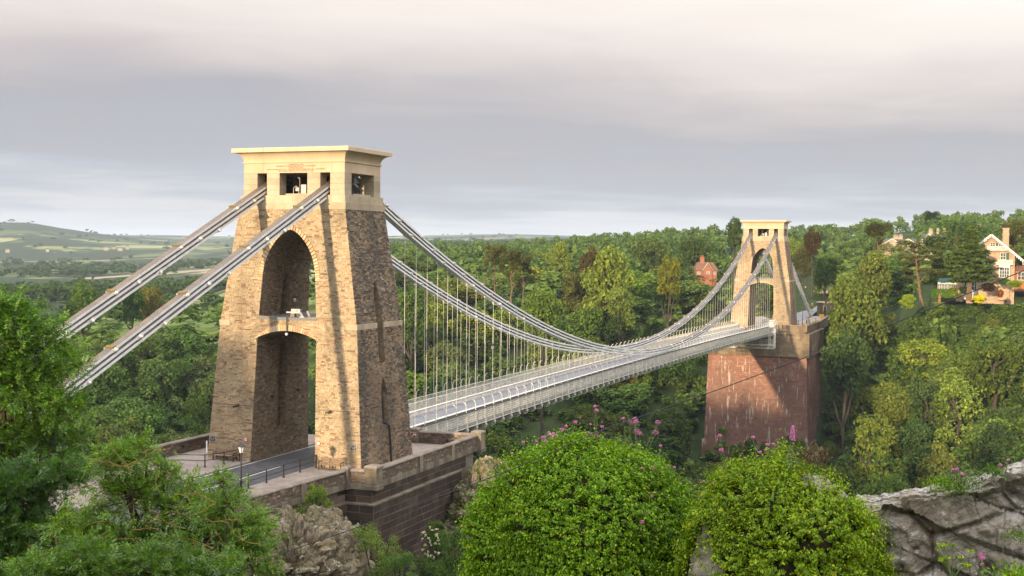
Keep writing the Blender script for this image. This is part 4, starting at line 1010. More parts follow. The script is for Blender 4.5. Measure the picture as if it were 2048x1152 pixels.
sheet('road_marking', [(-2.8, 248), (2.8, 248), (2.8, 248.5), (-2.8, 248.5)], G2+.012, 'paint'); sheet('road_marking', [(-3.0, 230), (-2.85, 230), (-2.85, 262), (-3.0, 262)], G2+.012, 'paint')
fw = thing('far_parapet_wall', 'low brown stone wall curving away from the far pier towards the toll house', 'wall', (11.8, 226, G2))
wall_run(fw, (11.5, 226.5), (8.6, 276), G2-1.5, G2+1.0, .5)
th = thing('toll_house', 'small square stone toll house with a flat roof beside the far road', 'house', (5.4, 288, -1.2))
MB().box(-2.6, 2.6, -2.2, 2.2, -.5, 3.3).build('wall', M['tan_ashlar'], th)
MB().bb(-2.85, 2.85, -2.45, 2.45, 3.3, 3.6, .05).build('roof', M['pale'], th)
wn = MB().box(-.75, .25, -2.28, -2.21, 1.0, 2.5).build('window', M['whitepaint'], th); MB().box(-.66, .16, -2.30, -2.285, 1.1, 2.4).build('pane', M['darkiron'], wn)
MB().box(1.2, 2.0, -2.27, -2.21, -.1, 2.0).build('door', M['darkiron'], th)
# signs, posts and lamps at the far end
t = thing('street_lamp', 'small black street lamp on the pavement behind the far tower', 'street lamp', (7.1, 229.5, G2), 0, 'black lantern street lamps')
MB().lathe([(.16, 0), (.1, .3), (.07, 1.0), (.06, 3.3)], n=8).build('post', M['blackiron'], t); MB().lathe([(.13, 3.3), (.26, 3.75)], n=6).build('lantern_glass', M['glassfrost'], t); MB().lathe([(.33, 3.76), (.1, 4.05), (.02, 4.25)], n=6).build('lantern_frame', M['blackiron'], t)
for k, (x, y) in enumerate(((6.2, 228.5), (7.9, 231), (8.4, 233), (7.6, 234), (7.4, 238), (9.0, 240))):
    t = thing('bollard', 'thin black bollard behind the far tower, '+('nearest to the lamp post', 'second nearest to the tower', 'third, between lamp and wall', 'fourth up the pavement', 'fifth up the pavement', 'farthest up the pavement')[k], 'bollard', (x, y, G2), 0, 'black bollards behind the far tower')
    MB().lathe([(.09, 0), (.07, .1), (.07, 1.3), (.03, 1.4)], n=8).build('post', M['blackiron'], t)
t = thing('yellow_sign', 'plain yellow rectangular sign board by the far parapet wall', 'sign', (9.4, 248, G2)); MB().tube([(0, 0, 0), (0, 0, 2)], .04).build('post', M['blackiron'], t); MB().box(-.65, .65, -.06, -.02, 1.0, 2.0).build('board', M['yellow'], t)
t = thing('yellow_sign', 'yellow sign board seen through the arch of the far tower', 'sign', (-.6, 232, G2)); MB().tube([(0, 0, 0), (0, 0, 2)], .04).build('post', M['blackiron'], t); MB().box(-.55, .6, -.06, -.02, 1.2, 2.2).build('board', M['yellow'], t)
t = thing('traffic_beacon', 'yellow topped beacon post at the far road edge by the toll house', 'beacon', (1.6, 284, -1.0)); MB().tube([(0, 0, 0), (0, 0, 2.3)], .06).build('post', M['blackiron'], t); MB().lathe([(.22, 2.3), (.28, 2.5), (.28, 2.95), (.15, 3.1)], n=8).build('head', M['yellow'], t)
t = thing('crossing_beacon', 'black and white banded crossing beacon with an orange globe up the far road', 'beacon', (-9.5, 344, 1.9))
for i in range(6): MB().lathe([(.09, i*.5), (.09, i*.5+.498)], n=8).build('band', M['white' if i % 2 else 'black'], t)
MB().lathe([(.05, 3.0), (.22, 3.12), (.22, 3.3), (.05, 3.45)], n=8).build('globe', M['yellow'], t)
t = thing('warning_sign', 'red triangular warning sign left of the far road', 'sign', (-11.5, 318, .9)); MB().tube([(0, 0, 0), (0, 0, 2.4)], .05).build('post', M['steel'], t)
MB().add([(-.55, -.06, 2.2), (.55, -.06, 2.2), (0, -.06, 3.15), (-.55, -.03, 2.2), (.55, -.03, 2.2), (0, -.03, 3.15)], [[0, 1, 2], [5, 4, 3], [1, 0, 3, 4], [2, 1, 4, 5], [0, 2, 5, 3]]).build('rim', M['redsign'], t)
MB().add([(-.33, -.066, 2.32), (.33, -.066, 2.32), (0, -.066, 2.88)], [[0, 1, 2]]).build('face', M['white'], t)
t = thing('direction_sign', 'large grey backed direction sign on two posts beside the far road', 'sign', (1.2, 318, .6)); MB().tube([(-1, 0, 0), (-1, 0, 6.2)], .08).tube([(1.6, 0, 0), (1.6, 0, 6.2)], .08).build('post', M['darkiron'], t); MB().box(-1.4, 2.0, .1, .16, 3.4, 6.2).build('board', M['lead'], t)
for yy in (0,): 
    t = thing('blue_barrier', 'dark blue railing beside the road seen through the far arch', 'railing', (-2.7, 226, G2))
    for k in range(12): MB().box(-.03, .03, k*1.2-.03, k*1.2+.03, 0, 1.15).build('post', M['blackiron'], t)
    MB().box(-.03, .03, 0, 13.2, 1.1, 1.16).build('rail', M['blackiron'], t)
# ------------------------------------------------------------------ terrain: one sheet, polar about the viewpoint, out past the hills
COLS = [-1100, -400, 0, 60, 130, 200, 300, 420, 620, 820, 1000, 1200, 1400, 1550, 1700, 1850, 2048, 2700, 3400]
DN = [0, 6, 12, 20, 35, 50, 70, 90, 120, 160, 200]
DF = [230, 260, 300, 340, 390, 450, 550, 700, 1000, 1500, 2500, 4000, 6000, 9000, 16000]
NEAR = {
 -1100: [16.3, 16, 15, 14, 12, 8, 4, -2, -10, -30, -30], -400: [16.3, 15.8, 14, 11, 6, 2, -1.5, -4, -15, -45, -40],
 0: [16.3, 15.5, 13, 10, 5, 1, -1.6, -6, -25, -50, -40], 200: [16.3, 15.3, 12, 9, 3, -2, -4, -5, -25, -52, -42],
 420: [16.3, 15, 11, 7, -1, -6, -8, -8, -30, -55, -50], 620: [16.3, 15, 10.5, 5, -4, -10, -14, -14, -35, -60, -60],
 820: [16.3, 15, 10.5, 3, -8, -17, -22, -25, -45, -65, -62], 1000: [16.3, 15, 10, 0, -15, -28, -40, -50, -60, -68, -62]}
FARY = {
 -1100: [860, 780, 720, 650, 615, 600, 590, 575, 563, 545, 515, 440, 468, 478, 482], -400: [860, 780, 720, 650, 615, 600, 590, 575, 563, 545, 515, 432, 468, 478, 482],
 0: [860, 780, 720, 655, 622, 605, 590, 573, 560, 540, 512, 436, 468, 478, 482], 60: [860, 780, 720, 655, 622, 605, 590, 573, 560, 540, 512, 437, 468, 478, 482],
 130: [855, 780, 720, 655, 615, 600, 588, 573, 560, 540, 512, 451, 470, 478, 482],
 200: [850, 780, 715, 650, 612, 598, 586, 572, 560, 540, 512, 463, 471, 478, 482], 300: [890, 805, 720, 655, 615, 600, 586, 570, 556, 536, 508, 473, 471, 478, 482],
 420: [950, 850, 735, 660, 615, 598, 583, 568, 550, 530, 506, 479, 472, 478, 482],
 620: [990, 890, 790, 690, 600, 545, 520, 505, 495, 488, 481, 474, 472, 478, 482], 820: [1050, 960, 800, 660, 560, 515, 497, 494, 491, 487, 480, 474, 470, 478, 482],
 1000: [1080, 980, 790, 640, 545, 507, 494, 490, 488, 485, 479, 472, 470, 478, 482], 1200: [1090, 985, 780, 625, 540, 505, 486, 474, 476, 480, 478, 474, 472, 480, 482],
 1400: [1095, 1010, 815, 640, 560, 515, 480, 459, 460, 470, 472, 474, 474, 480, 482], 1550: [1110, 1060, 880, 547, 519, 501, 478, 458, 458, 468, 472, 474, 474, 480, 482],
 1700: [1110, 1015, 840, 660, 555, 510, 478, 452, 450, 465, 470, 472, 474, 480, 482], 1850: [1110, 1000, 730, 487, 469, 455, 442, 434, 434, 460, 470, 472, 474, 480, 482],
 2048: [1110, 1000, 730, 483, 466, 452, 440, 428, 428, 460, 470, 472, 474, 480, 482]}
for c in (2700, 3400): FARY[c] = FARY[2048]
for c in COLS:
    if c >= 1000: NEAR[c] = NEAR[1000]
    elif c in (60, 130): NEAR[c] = NEAR[0]
    elif c == 300: NEAR[c] = NEAR[200]
DALL = DN+DF
CANOPY = [13, 13, 13, 13, 13, 12, 12, 11, 9, 8, 8, 8, 0, 0, 0]
TAB = np.zeros((len(COLS), len(DALL)))
for i, c in enumerate(COLS):
    cc = min(max(c, -300), 2350)
    TAB[i] = NEAR[c]+[at(cc, FARY[c][k]+(0 if cc == c else 0), DF[k])[2]-CANOPY[k] for k in range(len(DF))]
AZ = lambda px: math.atan2(*(ray(px, 520)[:2]))            # bearing from +Y
AZC = np.array([AZ(min(max(c, -2000), 4200)) for c in COLS]); LD = np.log(np.array(DALL)+4.0)
def ground_polar(az, d, noise_=True):
    ld = math.log(d+4.0); j = min(max(int(np.searchsorted(LD, ld))-1, 0), len(LD)-2); t = (ld-LD[j])/(LD[j+1]-LD[j])
    if AZC[0] <= az <= AZC[-1]:
        i = min(max(int(np.searchsorted(AZC, az))-1, 0), len(AZC)-2); s = (az-AZC[i])/(AZC[i+1]-AZC[i])
    elif az < AZC[0]: i, s = 0, 0.0
    else: i, s = len(AZC)-2, 1.0
    v = (TAB[i, j]*(1-t)+TAB[i, j+1]*t)*(1-s)+(TAB[i+1, j]*(1-t)+TAB[i+1, j+1]*t)*s
    # behind the viewpoint the hill rises a little and carries a wood
    rel = min(abs(az-AZC[0]), abs(az-2*math.pi-AZC[0])) if az < AZC[0] else (az-AZC[-1] if az > AZC[-1] else 0)
    if az < AZC[0] or az > AZC[-1]:
        over = min((AZC[0]-az) % (2*math.pi), (az-AZC[-1]) % (2*math.pi)); w = min(1, over/.7); w = w*w*(3-2*w)
        hill = 16.3-min(d, 40)*.02+(0 if d < 50 else min(1, (d-50)/120)*-1.0)-max(0, d-260)*.01
        v = v*(1-w)+max(hill, -20)*w
    if noise_ and d > 25:
        x, y = CAM[0]+d*math.sin(az), CAM[1]+d*math.cos(az)
        a = min(1, (d-25)/200)
        if d < 1200: v += 1.2*a*mnoise.noise(Vector((x*.03, y*.03, 3.1)))
        else: v += min(9, (d-1200)*.004)*mnoise.noise(Vector((x*.0016, y*.0016, 5.7)))
    return v
def ground(x, y):
    dx, dy = x-CAM[0], y-CAM[1]; return ground_polar(math.atan2(dx, dy), math.hypot(dx, dy))
azs = [AZC[0]+(AZC[-1]-AZC[0])*i/190 for i in range(191)]
nb = 44; azs += [AZC[-1]+(2*math.pi-(AZC[-1]-AZC[0]))*k/nb for k in range(1, nb)]
dss = [0.01, 3, 6, 9, 12, 16, 20, 25, 30, 36, 42, 50, 58, 66, 74, 82, 90, 98, 106, 115, 125, 136, 148, 160, 172, 184, 196]+list(np.arange(208, 480, 8.0))+list(np.geomspace(490, 16000, 70))
V, Gc = [], []
for az in azs:
    a2 = az if az <= math.pi else az-2*math.pi
    for d in dss:
        x, y = CAM[0]+d*math.sin(az), CAM[1]+d*math.cos(az)
        V.append((x, y, ground_polar(a2, d)))
        g = 0.0
        px = 1024+FPX*math.tan(a2-AZ(1024)) if abs(a2-AZ(1024)) < 1.2 else -9999
        if d > 600: g = 1.0
        elif px < 760 and d > 345: g = .5
        elif px > 1790 and 324 < d < 334: g = .28
        Gc.append(g)
n, k = len(azs), len(dss); F = []
for i in range(n):
    i2 = (i+1) % n
    for j in range(k-1): F.append([i*k+j, i2*k+j, i2*k+j+1, i*k+j+1][::-1])
def terrain_mat():
    m, nt, b = pmat('terrain', .95, .1); wp = worldpos(nt)
    at_ = nt.nodes.new('ShaderNodeAttribute'); at_.attribute_name = 'ground'
    und = ramp_node(nt, [(.3, (.018, .032, .012)), (.55, (.035, .055, .018)), (.75, (.06, .06, .03))], noise_node(nt, .25, 5, wp, .65))
    grass = ramp_node(nt, [(.3, (.085, .125, .035)), (.55, (.13, .18, .05)), (.75, (.17, .20, .075))], noise_node(nt, .06, 5, wp, .6))
    mp = nt.nodes.new('ShaderNodeMapping'); mp.inputs['Scale'].default_value = (.0062, .0030, 0); mp.inputs['Rotation'].default_value = (0, 0, .5); nt.links.new(wp, mp.inputs[0])
    vo = nt.nodes.new('ShaderNodeTexVoronoi'); vo.feature = 'F1'; vo.inputs['Scale'].default_value = 1; nt.links.new(mp.outputs[0], vo.inputs['Vector'])
    ve = nt.nodes.new('ShaderNodeTexVoronoi'); ve.feature = 'DISTANCE_TO_EDGE'; ve.inputs['Scale'].default_value = 1; nt.links.new(mp.outputs[0], ve.inputs['Vector'])
    sp = nt.nodes.new('ShaderNodeSeparateColor'); nt.links.new(vo.outputs['Color'], sp.inputs[0])
    fld = ramp_node(nt, [(0, (.08, .105, .04)), (.22, (.19, .215, .085)), (.42, (.11, .14, .055)), (.6, (.26, .26, .13)), (.8, (.095, .12, .05)), (.9, (.30, .25, .17)), (1, (.19, .205, .09))], sp.outputs[0], 'CONSTANT')
    fld = mix_node(nt, 1.0, fld, ramp_node(nt, [(.3, grey(.85)), (.7, grey(1.15))], noise_node(nt, .006, 5, wp)), 'MULTIPLY')
    fld = mix_node(nt, ramp_node(nt, [(.03, grey(1)), (.06, grey(0))], ve.outputs['Distance']), fld, (.04, .062, .025))
    wood = noise_node(nt, .0034, 6, wp, .66, stretch=(1, .7, 0))
    fld = mix_node(nt, ramp_node(nt, [(.475, grey(0)), (.50, grey(1))], wood), fld, (.028, .045, .022))
    f1 = ramp_node(nt, [(.25, grey(0)), (.5, grey(1))], at_.outputs['Fac']); f2 = ramp_node(nt, [(.6, grey(0)), (.95, grey(1))], at_.outputs['Fac'])
    setcol(nt, b, mix_node(nt, f2, mix_node(nt, f1, und, grass), fld)); return m
M['terrain'] = terrain_mat()
me = mesh_np('terrain', V, F, M['terrain'], True)
at_ = me.attributes.new('ground', 'FLOAT', 'POINT'); at_.data.foreach_set('value', np.array(Gc, np.float32))
me.flip_normals() if hasattr(me, 'flip_normals') else None
tag(ob('terrain', me), kind='structure')
WOODN = lambda x, y: mnoise.fractal(Vector((x*.0016, y*.0016, 0)), .8, 2, 4)

# haze: one closed box of thin air round everything
hz = bpy.data.materials.new('haze'); hz.use_nodes = True; hn = hz.node_tree; hn.nodes.clear()
ho = hn.nodes.new('ShaderNodeOutputMaterial'); pv = hn.nodes.new('ShaderNodeVolumePrincipled'); pv.inputs['Density'].default_value = HAZE_DENSITY
pv.inputs['Color'].default_value = (.68, .81, 1.0, 1); pv.inputs['Anisotropy'].default_value = 0.1
hn.links.new(pv.outputs[0], ho.inputs['Volume'])
zmin = min(v[2] for v in V)-1.0; zmax = max(max(v[2] for v in V), 45.0)+16
hb = MB().box(CAM[0]-16500, CAM[0]+16500, CAM[1]-16500, CAM[1]+16500, zmin, zmax).build('haze', hz); hb['kind'] = 'stuff'; hb.visible_shadow = True

# ------------------------------------------------------------------ trees
def quads_from(c, nrm, size, asp=.72, r=None, flat=None):
    """leaf-clump quads: centres, normals, sizes -> V, F"""
    r = r or NR; n = len(c)
    t = r.normal(size=(n, 3)); nrm = nrm/np.linalg.norm(nrm, axis=1, keepdims=True)
    a = np.cross(nrm, t); a /= np.linalg.norm(a, axis=1, keepdims=True)+1e-9; b = np.cross(nrm, a)
    a *= size[:, None]; b *= (size*asp)[:, None]
    bend = nrm*(size*.22)[:, None]
    Vv = np.stack([c-a-bend, c-b*.9+bend*.5, c+a-bend, c+b+bend*.5], 1)
    return Vv.reshape(-1, 3), np.arange(n*4).reshape(-1, 4)
def crown(seed, nblob, per, leaf, ax=.64, az=.70, zc_=1.02, rmin=.20, rmax=.42, lobe=None, droop=.0):
    r = np.random.default_rng(seed); P, N, SZ = [], [], []
    cs = []
    for i in range(nblob):
        d = r.normal(size=3); d /= np.linalg.norm(d)
        if d[2] < -.75: d[2] *= -.6
        k = r.uniform(.35, 1.0)**.5
        c = np.array([d[0]*ax*k, d[1]*ax*k, zc_+d[2]*az*k]); cs.append((c, r.uniform(rmin, rmax)*(1.1-.35*k)))
    if nblob > 20:
        for i in range(9): a = r.uniform(0, 6.28); cs.append((np.array([math.cos(a)*.42, math.sin(a)*.42, r.uniform(.30, .55)]), r.uniform(.22, .32)))
    if lobe:
        for (x, y, z, rad) in lobe: cs.append((np.array([x, y, z]), rad))
    for c, rad in cs:
        n = int(per*(rad/.3)**2); d = r.normal(size=(n, 3)); d /= np.linalg.norm(d, axis=1, keepdims=True)
        d[:, 2] = np.where(d[:, 2] < -.6, -d[:, 2]*.5, d[:, 2])
        k = r.uniform(.62, 1.06, n)
        p = c+d*rad*k[:, None]*np.array([1, 1, .85]); P.append(p)
        nn = d*.8+np.array([0, 0, .55])+r.normal(size=(n, 3))*.42; N.append(nn); SZ.append(r.uniform(.7, 1.35, n)*leaf)
    return quads_from(np.concatenate(P), np.concatenate(N), np.concatenate(SZ), .75, r)
def crown_mesh(name, mat, **kw):
    Vv, Ff = crown(**kw); return mesh_np(name, Vv, Ff, M[mat])
BL = [  # name of the outline, mesh
 ('rounded', dict(seed=1, nblob=44, per=120, leaf=.050)), ('broad', dict(seed=2, nblob=50, per=115, leaf=.047, ax=.74, az=.56, zc_=1.05)),
 ('upright', dict(seed=3, nblob=46, per=115, leaf=.052, ax=.52, az=.80, zc_=1.0)), ('lumpy', dict(seed=4, nblob=30, per=140, leaf=.050, rmin=.26, rmax=.5)),
 ('loose', dict(seed=5, nblob=58, per=72, leaf=.046, rmin=.14, rmax=.30, ax=.70, az=.66)), ('domed', dict(seed=6, nblob=52, per=110, leaf=.047, ax=.70, az=.62, zc_=.98)),
 ('uneven', dict(seed=8, nblob=36, per=125, leaf=.05, ax=.60, az=.64, lobe=[(.5, .2, 1.5, .35), (-.4, -.3, .8, .4)])), ('feathery', dict(seed=9, nblob=70, per=62, leaf=.042, rmin=.12, rmax=.26, ax=.66, az=.74))]
BLM = [(n, crown_mesh('crown', 'leaf', **kw)) for n, kw in BL]
def trunk_mesh(seed, mat='bark', limbs=6, top=1.25, lean=0, r0=.075):
    r = random.Random(seed); m = MB(); x = y = 0; pts = []
    for i in range(6): pts.append((lean*i/5+r.uniform(-.03, .03)*i, r.uniform(-.03, .03)*i, -.15+(top+.15)*i/5))
    m.tube(pts, [r0*(1.25 if i == 0 else 1)*(1-.13*i) for i in range(6)], 6)
    for k in range(limbs):
        i = r.randint(2, 4); p = Vector(pts[i]); a = r.uniform(0, 6.28); l = r.uniform(.3, .6)
        q = p+Vector((math.cos(a)*l, math.sin(a)*l, l*r.uniform(.5, 1.0))); mid = p.lerp(q, .5)+Vector((0, 0, -.06)); m.tube([p, mid, q], [r0*.5, r0*.36, r0*.16], 5)
    return m.mesh('trunk', M[mat])
TRK = [trunk_mesh(20+i) for i in range(4)]
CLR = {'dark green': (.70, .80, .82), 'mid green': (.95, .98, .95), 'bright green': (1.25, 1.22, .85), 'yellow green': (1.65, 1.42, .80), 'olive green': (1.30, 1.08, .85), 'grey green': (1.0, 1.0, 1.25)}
TREES = []
def tree(name, label, cat, x, y, z, r, h, cm, tm, col, rz=0.0, group=None):
    t = thing(name, label, cat, (x, y, z), rz, group); t.scale = (r, r, h/2.0)
    c = ob('crown', cm, t); c.color = (*col, 1)
    ob('trunk', tm, t); return t
# -- forest, jittered rows up the far side of the gorge; specimen trees and buildings keep their own room
KEEP = [  # px box, nearer than
 (1452, 425, 1606, 660, 330), (1395, 640, 1652, 885, 306), (1592, 588, 1640, 650, 420), (1868, 470, 2060, 592, 352), (1384, 500, 1442, 538, 425), (225, 604, 312, 640, 600), (48, 618, 108, 650, 600), (1780, 466, 1905, 478, 420), (1825, 560, 1925, 602, 340)]
SPEC = [  # px, top y, bottom y, d, half width px, kind, label, colour
 (1468, 428, 545, 395, 22, 'upright', 'tall dark rounded tree rising above the skyline just left of the far tower', (.50, .56, .60)),
 (1086, 556, 668, 296, 46, 'domed', 'bright green full domed tree behind the crossing of the chains and hangers', (1.25, 1.3, .85)),
 (1215, 482, 610, 352, 56, 'lumpy', 'large yellow green tree on the wooded hill behind the middle of the bridge', (1.55, 1.40, .85)),
 (1240, 545, 640, 335, 40, 'loose', 'thin olive tree with pale bare limbs in front of the large yellow green tree', (1.25, 1.15, .9)),
 (1338, 503, 570, 345, 30, 'upright', 'golden yellow green tree left of the red brick house', (1.95, 1.45, .70)),
 (1118, 478, 545, 420, 28, 'lumpy', 'yellow green round headed tree standing above the skyline wood behind the chains', (1.5, 1.35, .85)),
 (1300, 458, 520, 450, 42, 'domed', 'dark spreading tree on the ridge left of the red brick house', (.85, .85, .8)),
 (1390, 455, 520, 440, 36, 'domed', 'dark domed tree right behind the red brick house chimney', (.72, .8, .75)),
 (1606, 486, 590, 446, 22, 'rounded', 'dark brownish tree immediately right of the far tower above the road', (.95, .70, .75)),
 (1650, 492, 606, 372, 30, 'domed', 'dense dark green tree over the grey road sign right of the far tower', (.72, .85, .75)),
 (1582, 470, 580, 470, 26, 'lumpy', 'pale yellow green tree showing just right of the far tower cornice', (1.45, 1.35, .8)),
 (1625, 452, 520, 420, 20, 'rounded', 'copper purple beech right behind the far tower', (.66, .33, .46)),
 (1180, 488, 545, 400, 26, 'rounded', 'dull purple leaved tree in the ridge wood behind the chains', (.85, .45, .6)),
 (822, 560, 700, 330, 40, 'uneven', 'pale green tree just right of the near tower behind the first hangers', (1.05, 1.2, .95)),
 (1740, 800, 960, 268, 54, 'feathery', 'tall yellowish lime tree low on the bank right of the red pier', (1.6, 1.42, .85)),
 (1768, 922, 1020, 246, 52, 'domed', 'round light green tree directly above the bare limestone ridge', (1.15, 1.25, 1.0)),
 (1915, 735, 900, 290, 62, 'feathery', 'pale yellow green tree in the middle of the right hand bank', (1.5, 1.42, .95)),
 (1705, 545, 660, 318, 66, 'lumpy', 'big light green tree right of the toll house', (1.35, 1.25, .85)),
 (1745, 480, 640, 330, 44, 'uneven', 'tall olive green tree behind the big light tree right of the toll house', (1.25, 1.1, .8)),
 (1690, 640, 740, 300, 52, 'rounded', 'dark bushy tree beside the top of the red pier', (.75, .85, .85)),
 (1990, 640, 780, 300, 60, 'loose', 'mid green shrubby tree on the steep garden bank under the gabled house', (1.2, 1.15, .75)),
 (300, 556, 610, 395, 30, 'domed', 'olive brown domed tree in the parkland between the two land chains', (1.7, 1.15, .95)),
 (165, 555, 622, 370, 34, 'rounded', 'round mid green tree on the meadow edge above the left land chain', (.85, 1.0, .8)),
 (265, 565, 625, 382, 26, 'lumpy', 'dark green tree on the meadow partly behind the upper land chain', (.6, .8, .7)),
 (35, 568, 625, 360, 36, 'broad', 'dark green tree clump at the left edge behind the foreground tree', (.52, .66, .62)),
 (395, 770, 860, 245, 36, 'feathery', 'pale green feathery tree beside the left edge of the near tower', (1.1, 1.25, 1.05)),
]
PINES = [(990, 488, 600, 330, 22, 'pine'), (1022, 500, 608, 322, 26, 'pine'), (1046, 512, 600, 335, 16, 'pine'), (1755, 445, 520, 360, 24, 'pine'), (1845, 478, 602, 322, 46, 'leaning'), (1938, 448, 590, 322, 62, 'cedar'), (1912, 452, 500, 420, 14, 'spruce'), (1876, 470, 560, 345, 20, 'spruce'), (2028, 440, 575, 352, 22, 'pine'), (1862, 422, 470, 520, 18, 'spruceround')]
SPIX = [(s[0], (s[1]+s[2])/2, s[4]*.55, (s[2]-s[1])*.42, s[3]) for s in SPEC]+[(s[0], (s[1]+s[2])/2, s[4]*.5, (s[2]-s[1])*.42, s[3]) for s in PINES]
def blocked(x, y, z, r, h, d):
    px0, py1 = pix((x, y, z+h*.95)); pxc, pyc = pix((x, y, z+h*.55)); rp = r*FPX/d*.82; ph = h*FPX/d*.40
    for a, b, c, e, dd in KEEP:
        if d < dd and pxc+rp > a and pxc-rp < c and py1 < e and pyc+ph > b: return True
    for cx, cy, rx, ry, dd in SPIX:
        if d < dd+4 and abs(pxc-cx) < rp*.8+rx and abs(pyc-cy) < ph*.8+ry: return True
        if abs(d-dd) < 7 and abs(pxc-cx) < (rp+rx)*.6: return True
    if -14-r < x < 14+r and 204 < y < 262: return True
    if -8 < x+.1*(y-262)*(y > 262) < 8 and 262 <= y < 410: return True
    if abs(x) < 6.5+r and y < 206 and z+h > zc(y)-3.5: return True
    if 43 < x < 60 and 238 < y < 262: return True
    return False
cand = []; d = 222.0
for _ in range(400):
    px = rng.uniform(1650, 2120); dd = rng.uniform(244, 322); az = AZ(px)
    if len(cand) < 46 and all((dd*math.cos(az-a_)-d_)**2+(dd*math.sin(az-a_))**2 > 60 for a_, d_, s_ in cand): cand.append((az, dd, rng.uniform(8.5, 11.5)))
while d < 475:
    step = .0375*d; a0, a1 = AZ(-90), AZ(2140); n = int((a1-a0)*d/step)
    for i in range(n):
        az = a0+(a1-a0)*(i+rng.uniform(-.38, .38)+.5*(int(d) % 2))/n; dd = d+rng.uniform(-.4, .4)*step
        cand.append((az, dd, step))
    d += step*.92
zone_names = {}
def zone(px, py, d):
    if px < 440: return 'on the lower left gorge slope' if py > 690 else 'on the upper left gorge slope'
    if px < 800: return 'seen beside the near tower'
    dk = np.interp(px, [820, 1300, 1560], [850, 715, 655])
    if px < 1450 and py > dk: return 'in the wood under the deck'
    if px < 1010: return 'behind the first hangers'
    if px < 1230: return 'behind the middle hangers'
    if px < 1450: return 'behind the rising far chains'
    if px < 1640: return 'around the far tower'
    if py > 850: return 'behind the limestone ridge'
    if py > 690: return 'on the bank by the red pier'
    if px > 1850: return 'around the gabled house'
    return 'above the toll house'
cnt = 0
undergrowth = []
for az, dd, step in cand:
    x, y = CAM[0]+dd*math.sin(az), CAM[1]+dd*math.cos(az); z = ground_polar(az, dd)
    r = step*rng.uniform(.50, .80); h = rng.uniform(9.5, 16.0)*(1.0 if dd > 260 else .9)
    px, py = pix((x, y, z+h*.75))
    if px < -60 or px > 2110 or py > 1075: continue
    if px < 780 and dd > 345:
        if rng.random() < .45: continue
        h *= .8
    if 1790 < px and 318 < dd < 372: h *= .30; r *= .5
    if y < 95 and px > 430: continue
    if px > 800 and y < 120: continue
    for q in (1, .72, .5, .34):
        if not blocked(x, y, z, r*max(q, .5), h*q, dd): h *= q; r *= max(q, .5); break
    else:
        undergrowth.append((x, y, z, min(r, 3.0), 3.2)) if not (-13 < x < 13 and 200 < y < 420) else None
        continue
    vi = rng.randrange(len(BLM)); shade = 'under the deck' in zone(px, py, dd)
    cn = rng.choices(list(CLR), [.30, .30, .14, .10, .09, .07] if not shade else [.42, .38, .08, .02, .06, .04])[0]  # under the deck the mix leans dark, shade put into leaf colour
    if px < 440 and py > 620: cn = rng.choice(['dark green', 'dark green', 'grey green', 'mid green'])  # darker, bluer greens stand for the shade on the lower left slope
    if 800 < px < 1200 and py < 620 and rng.random() < .3: cn = 'olive green'
    if px > 1640 and 560 < py < 850 and rng.random() < .35: cn = rng.choice(['yellow green', 'bright green'])  # brighter, yellower greens put the sunlight of the right bank into leaf colour
    col = tuple(c*rng.uniform(.9, 1.1) for c in CLR[cn])
    size = 'low' if h < 8 else ('tall' if h > 13.3 else 'middling')
    zn = zone(px, py, dd)
    TREES.append([px, py, x, y, z, r, h, vi, cn, size, zn, col]); cnt += 1
# keep the 270 that show largest; the others thicken the wood as one mass
TREES.sort(key=lambda t: -(t[5]*t[6])/((t[2]-CAM[0])**2+(t[3]-CAM[1])**2))
single, mass = TREES[:270], TREES[270:]
same = {}
for t in sorted(single, key=lambda t: t[0]): same.setdefault((t[9], t[8], t[7], t[10]), []).append(id(t))
ORD = ['first', 'second', 'third', 'fourth', 'fifth', 'sixth', 'seventh', 'eighth']
def which(t):
    s_ = same[(t[9], t[8], t[7], t[10])]; i = s_.index(id(t))
    return '' if len(s_) == 1 else (', '+('left one' if i == 0 else 'right one') if len(s_) == 2 else ', '+ORD[i]+' from left')
for T_ in single:
    px, py, x, y, z, r, h, vi, cn, size, zn, col = T_
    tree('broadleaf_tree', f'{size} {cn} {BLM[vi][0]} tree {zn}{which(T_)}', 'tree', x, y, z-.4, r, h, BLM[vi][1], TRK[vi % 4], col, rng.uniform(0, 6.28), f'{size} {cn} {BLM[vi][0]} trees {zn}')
def spec_geom(px, y0, y1, d, hwp):
    p = at(px, y1, d); q = at(px, y0, d); h = q[2]-p[2]; r = hwp*math.hypot(*(p-CAM)[:2])/FPX
    return p[0], p[1], p[2], r, h
names = [b[0] for b in BL]
for px, y0, y1, d, hwp, kind, lab, col in SPEC:
    x, y, z, r, h = spec_geom(px, y0, y1, d, hwp); g = ground(x, y)
    zb = min(z, g+2); hh = z+h-zb
    ra = r*1.12; hc = min(hh, 2.9*ra); ex = (hh-hc)/(hc/2)
    t = tree('broadleaf_tree', lab, 'tree', x, y, zb+hh-hc, ra, hc, BLM[names.index(kind)][1], TRK[1], col, rng.uniform(0, 6.28))
    if ex > .05: tk = t.children[1]; tk.location.z = -ex; tk.scale.z = (1.2+ex)/1.2
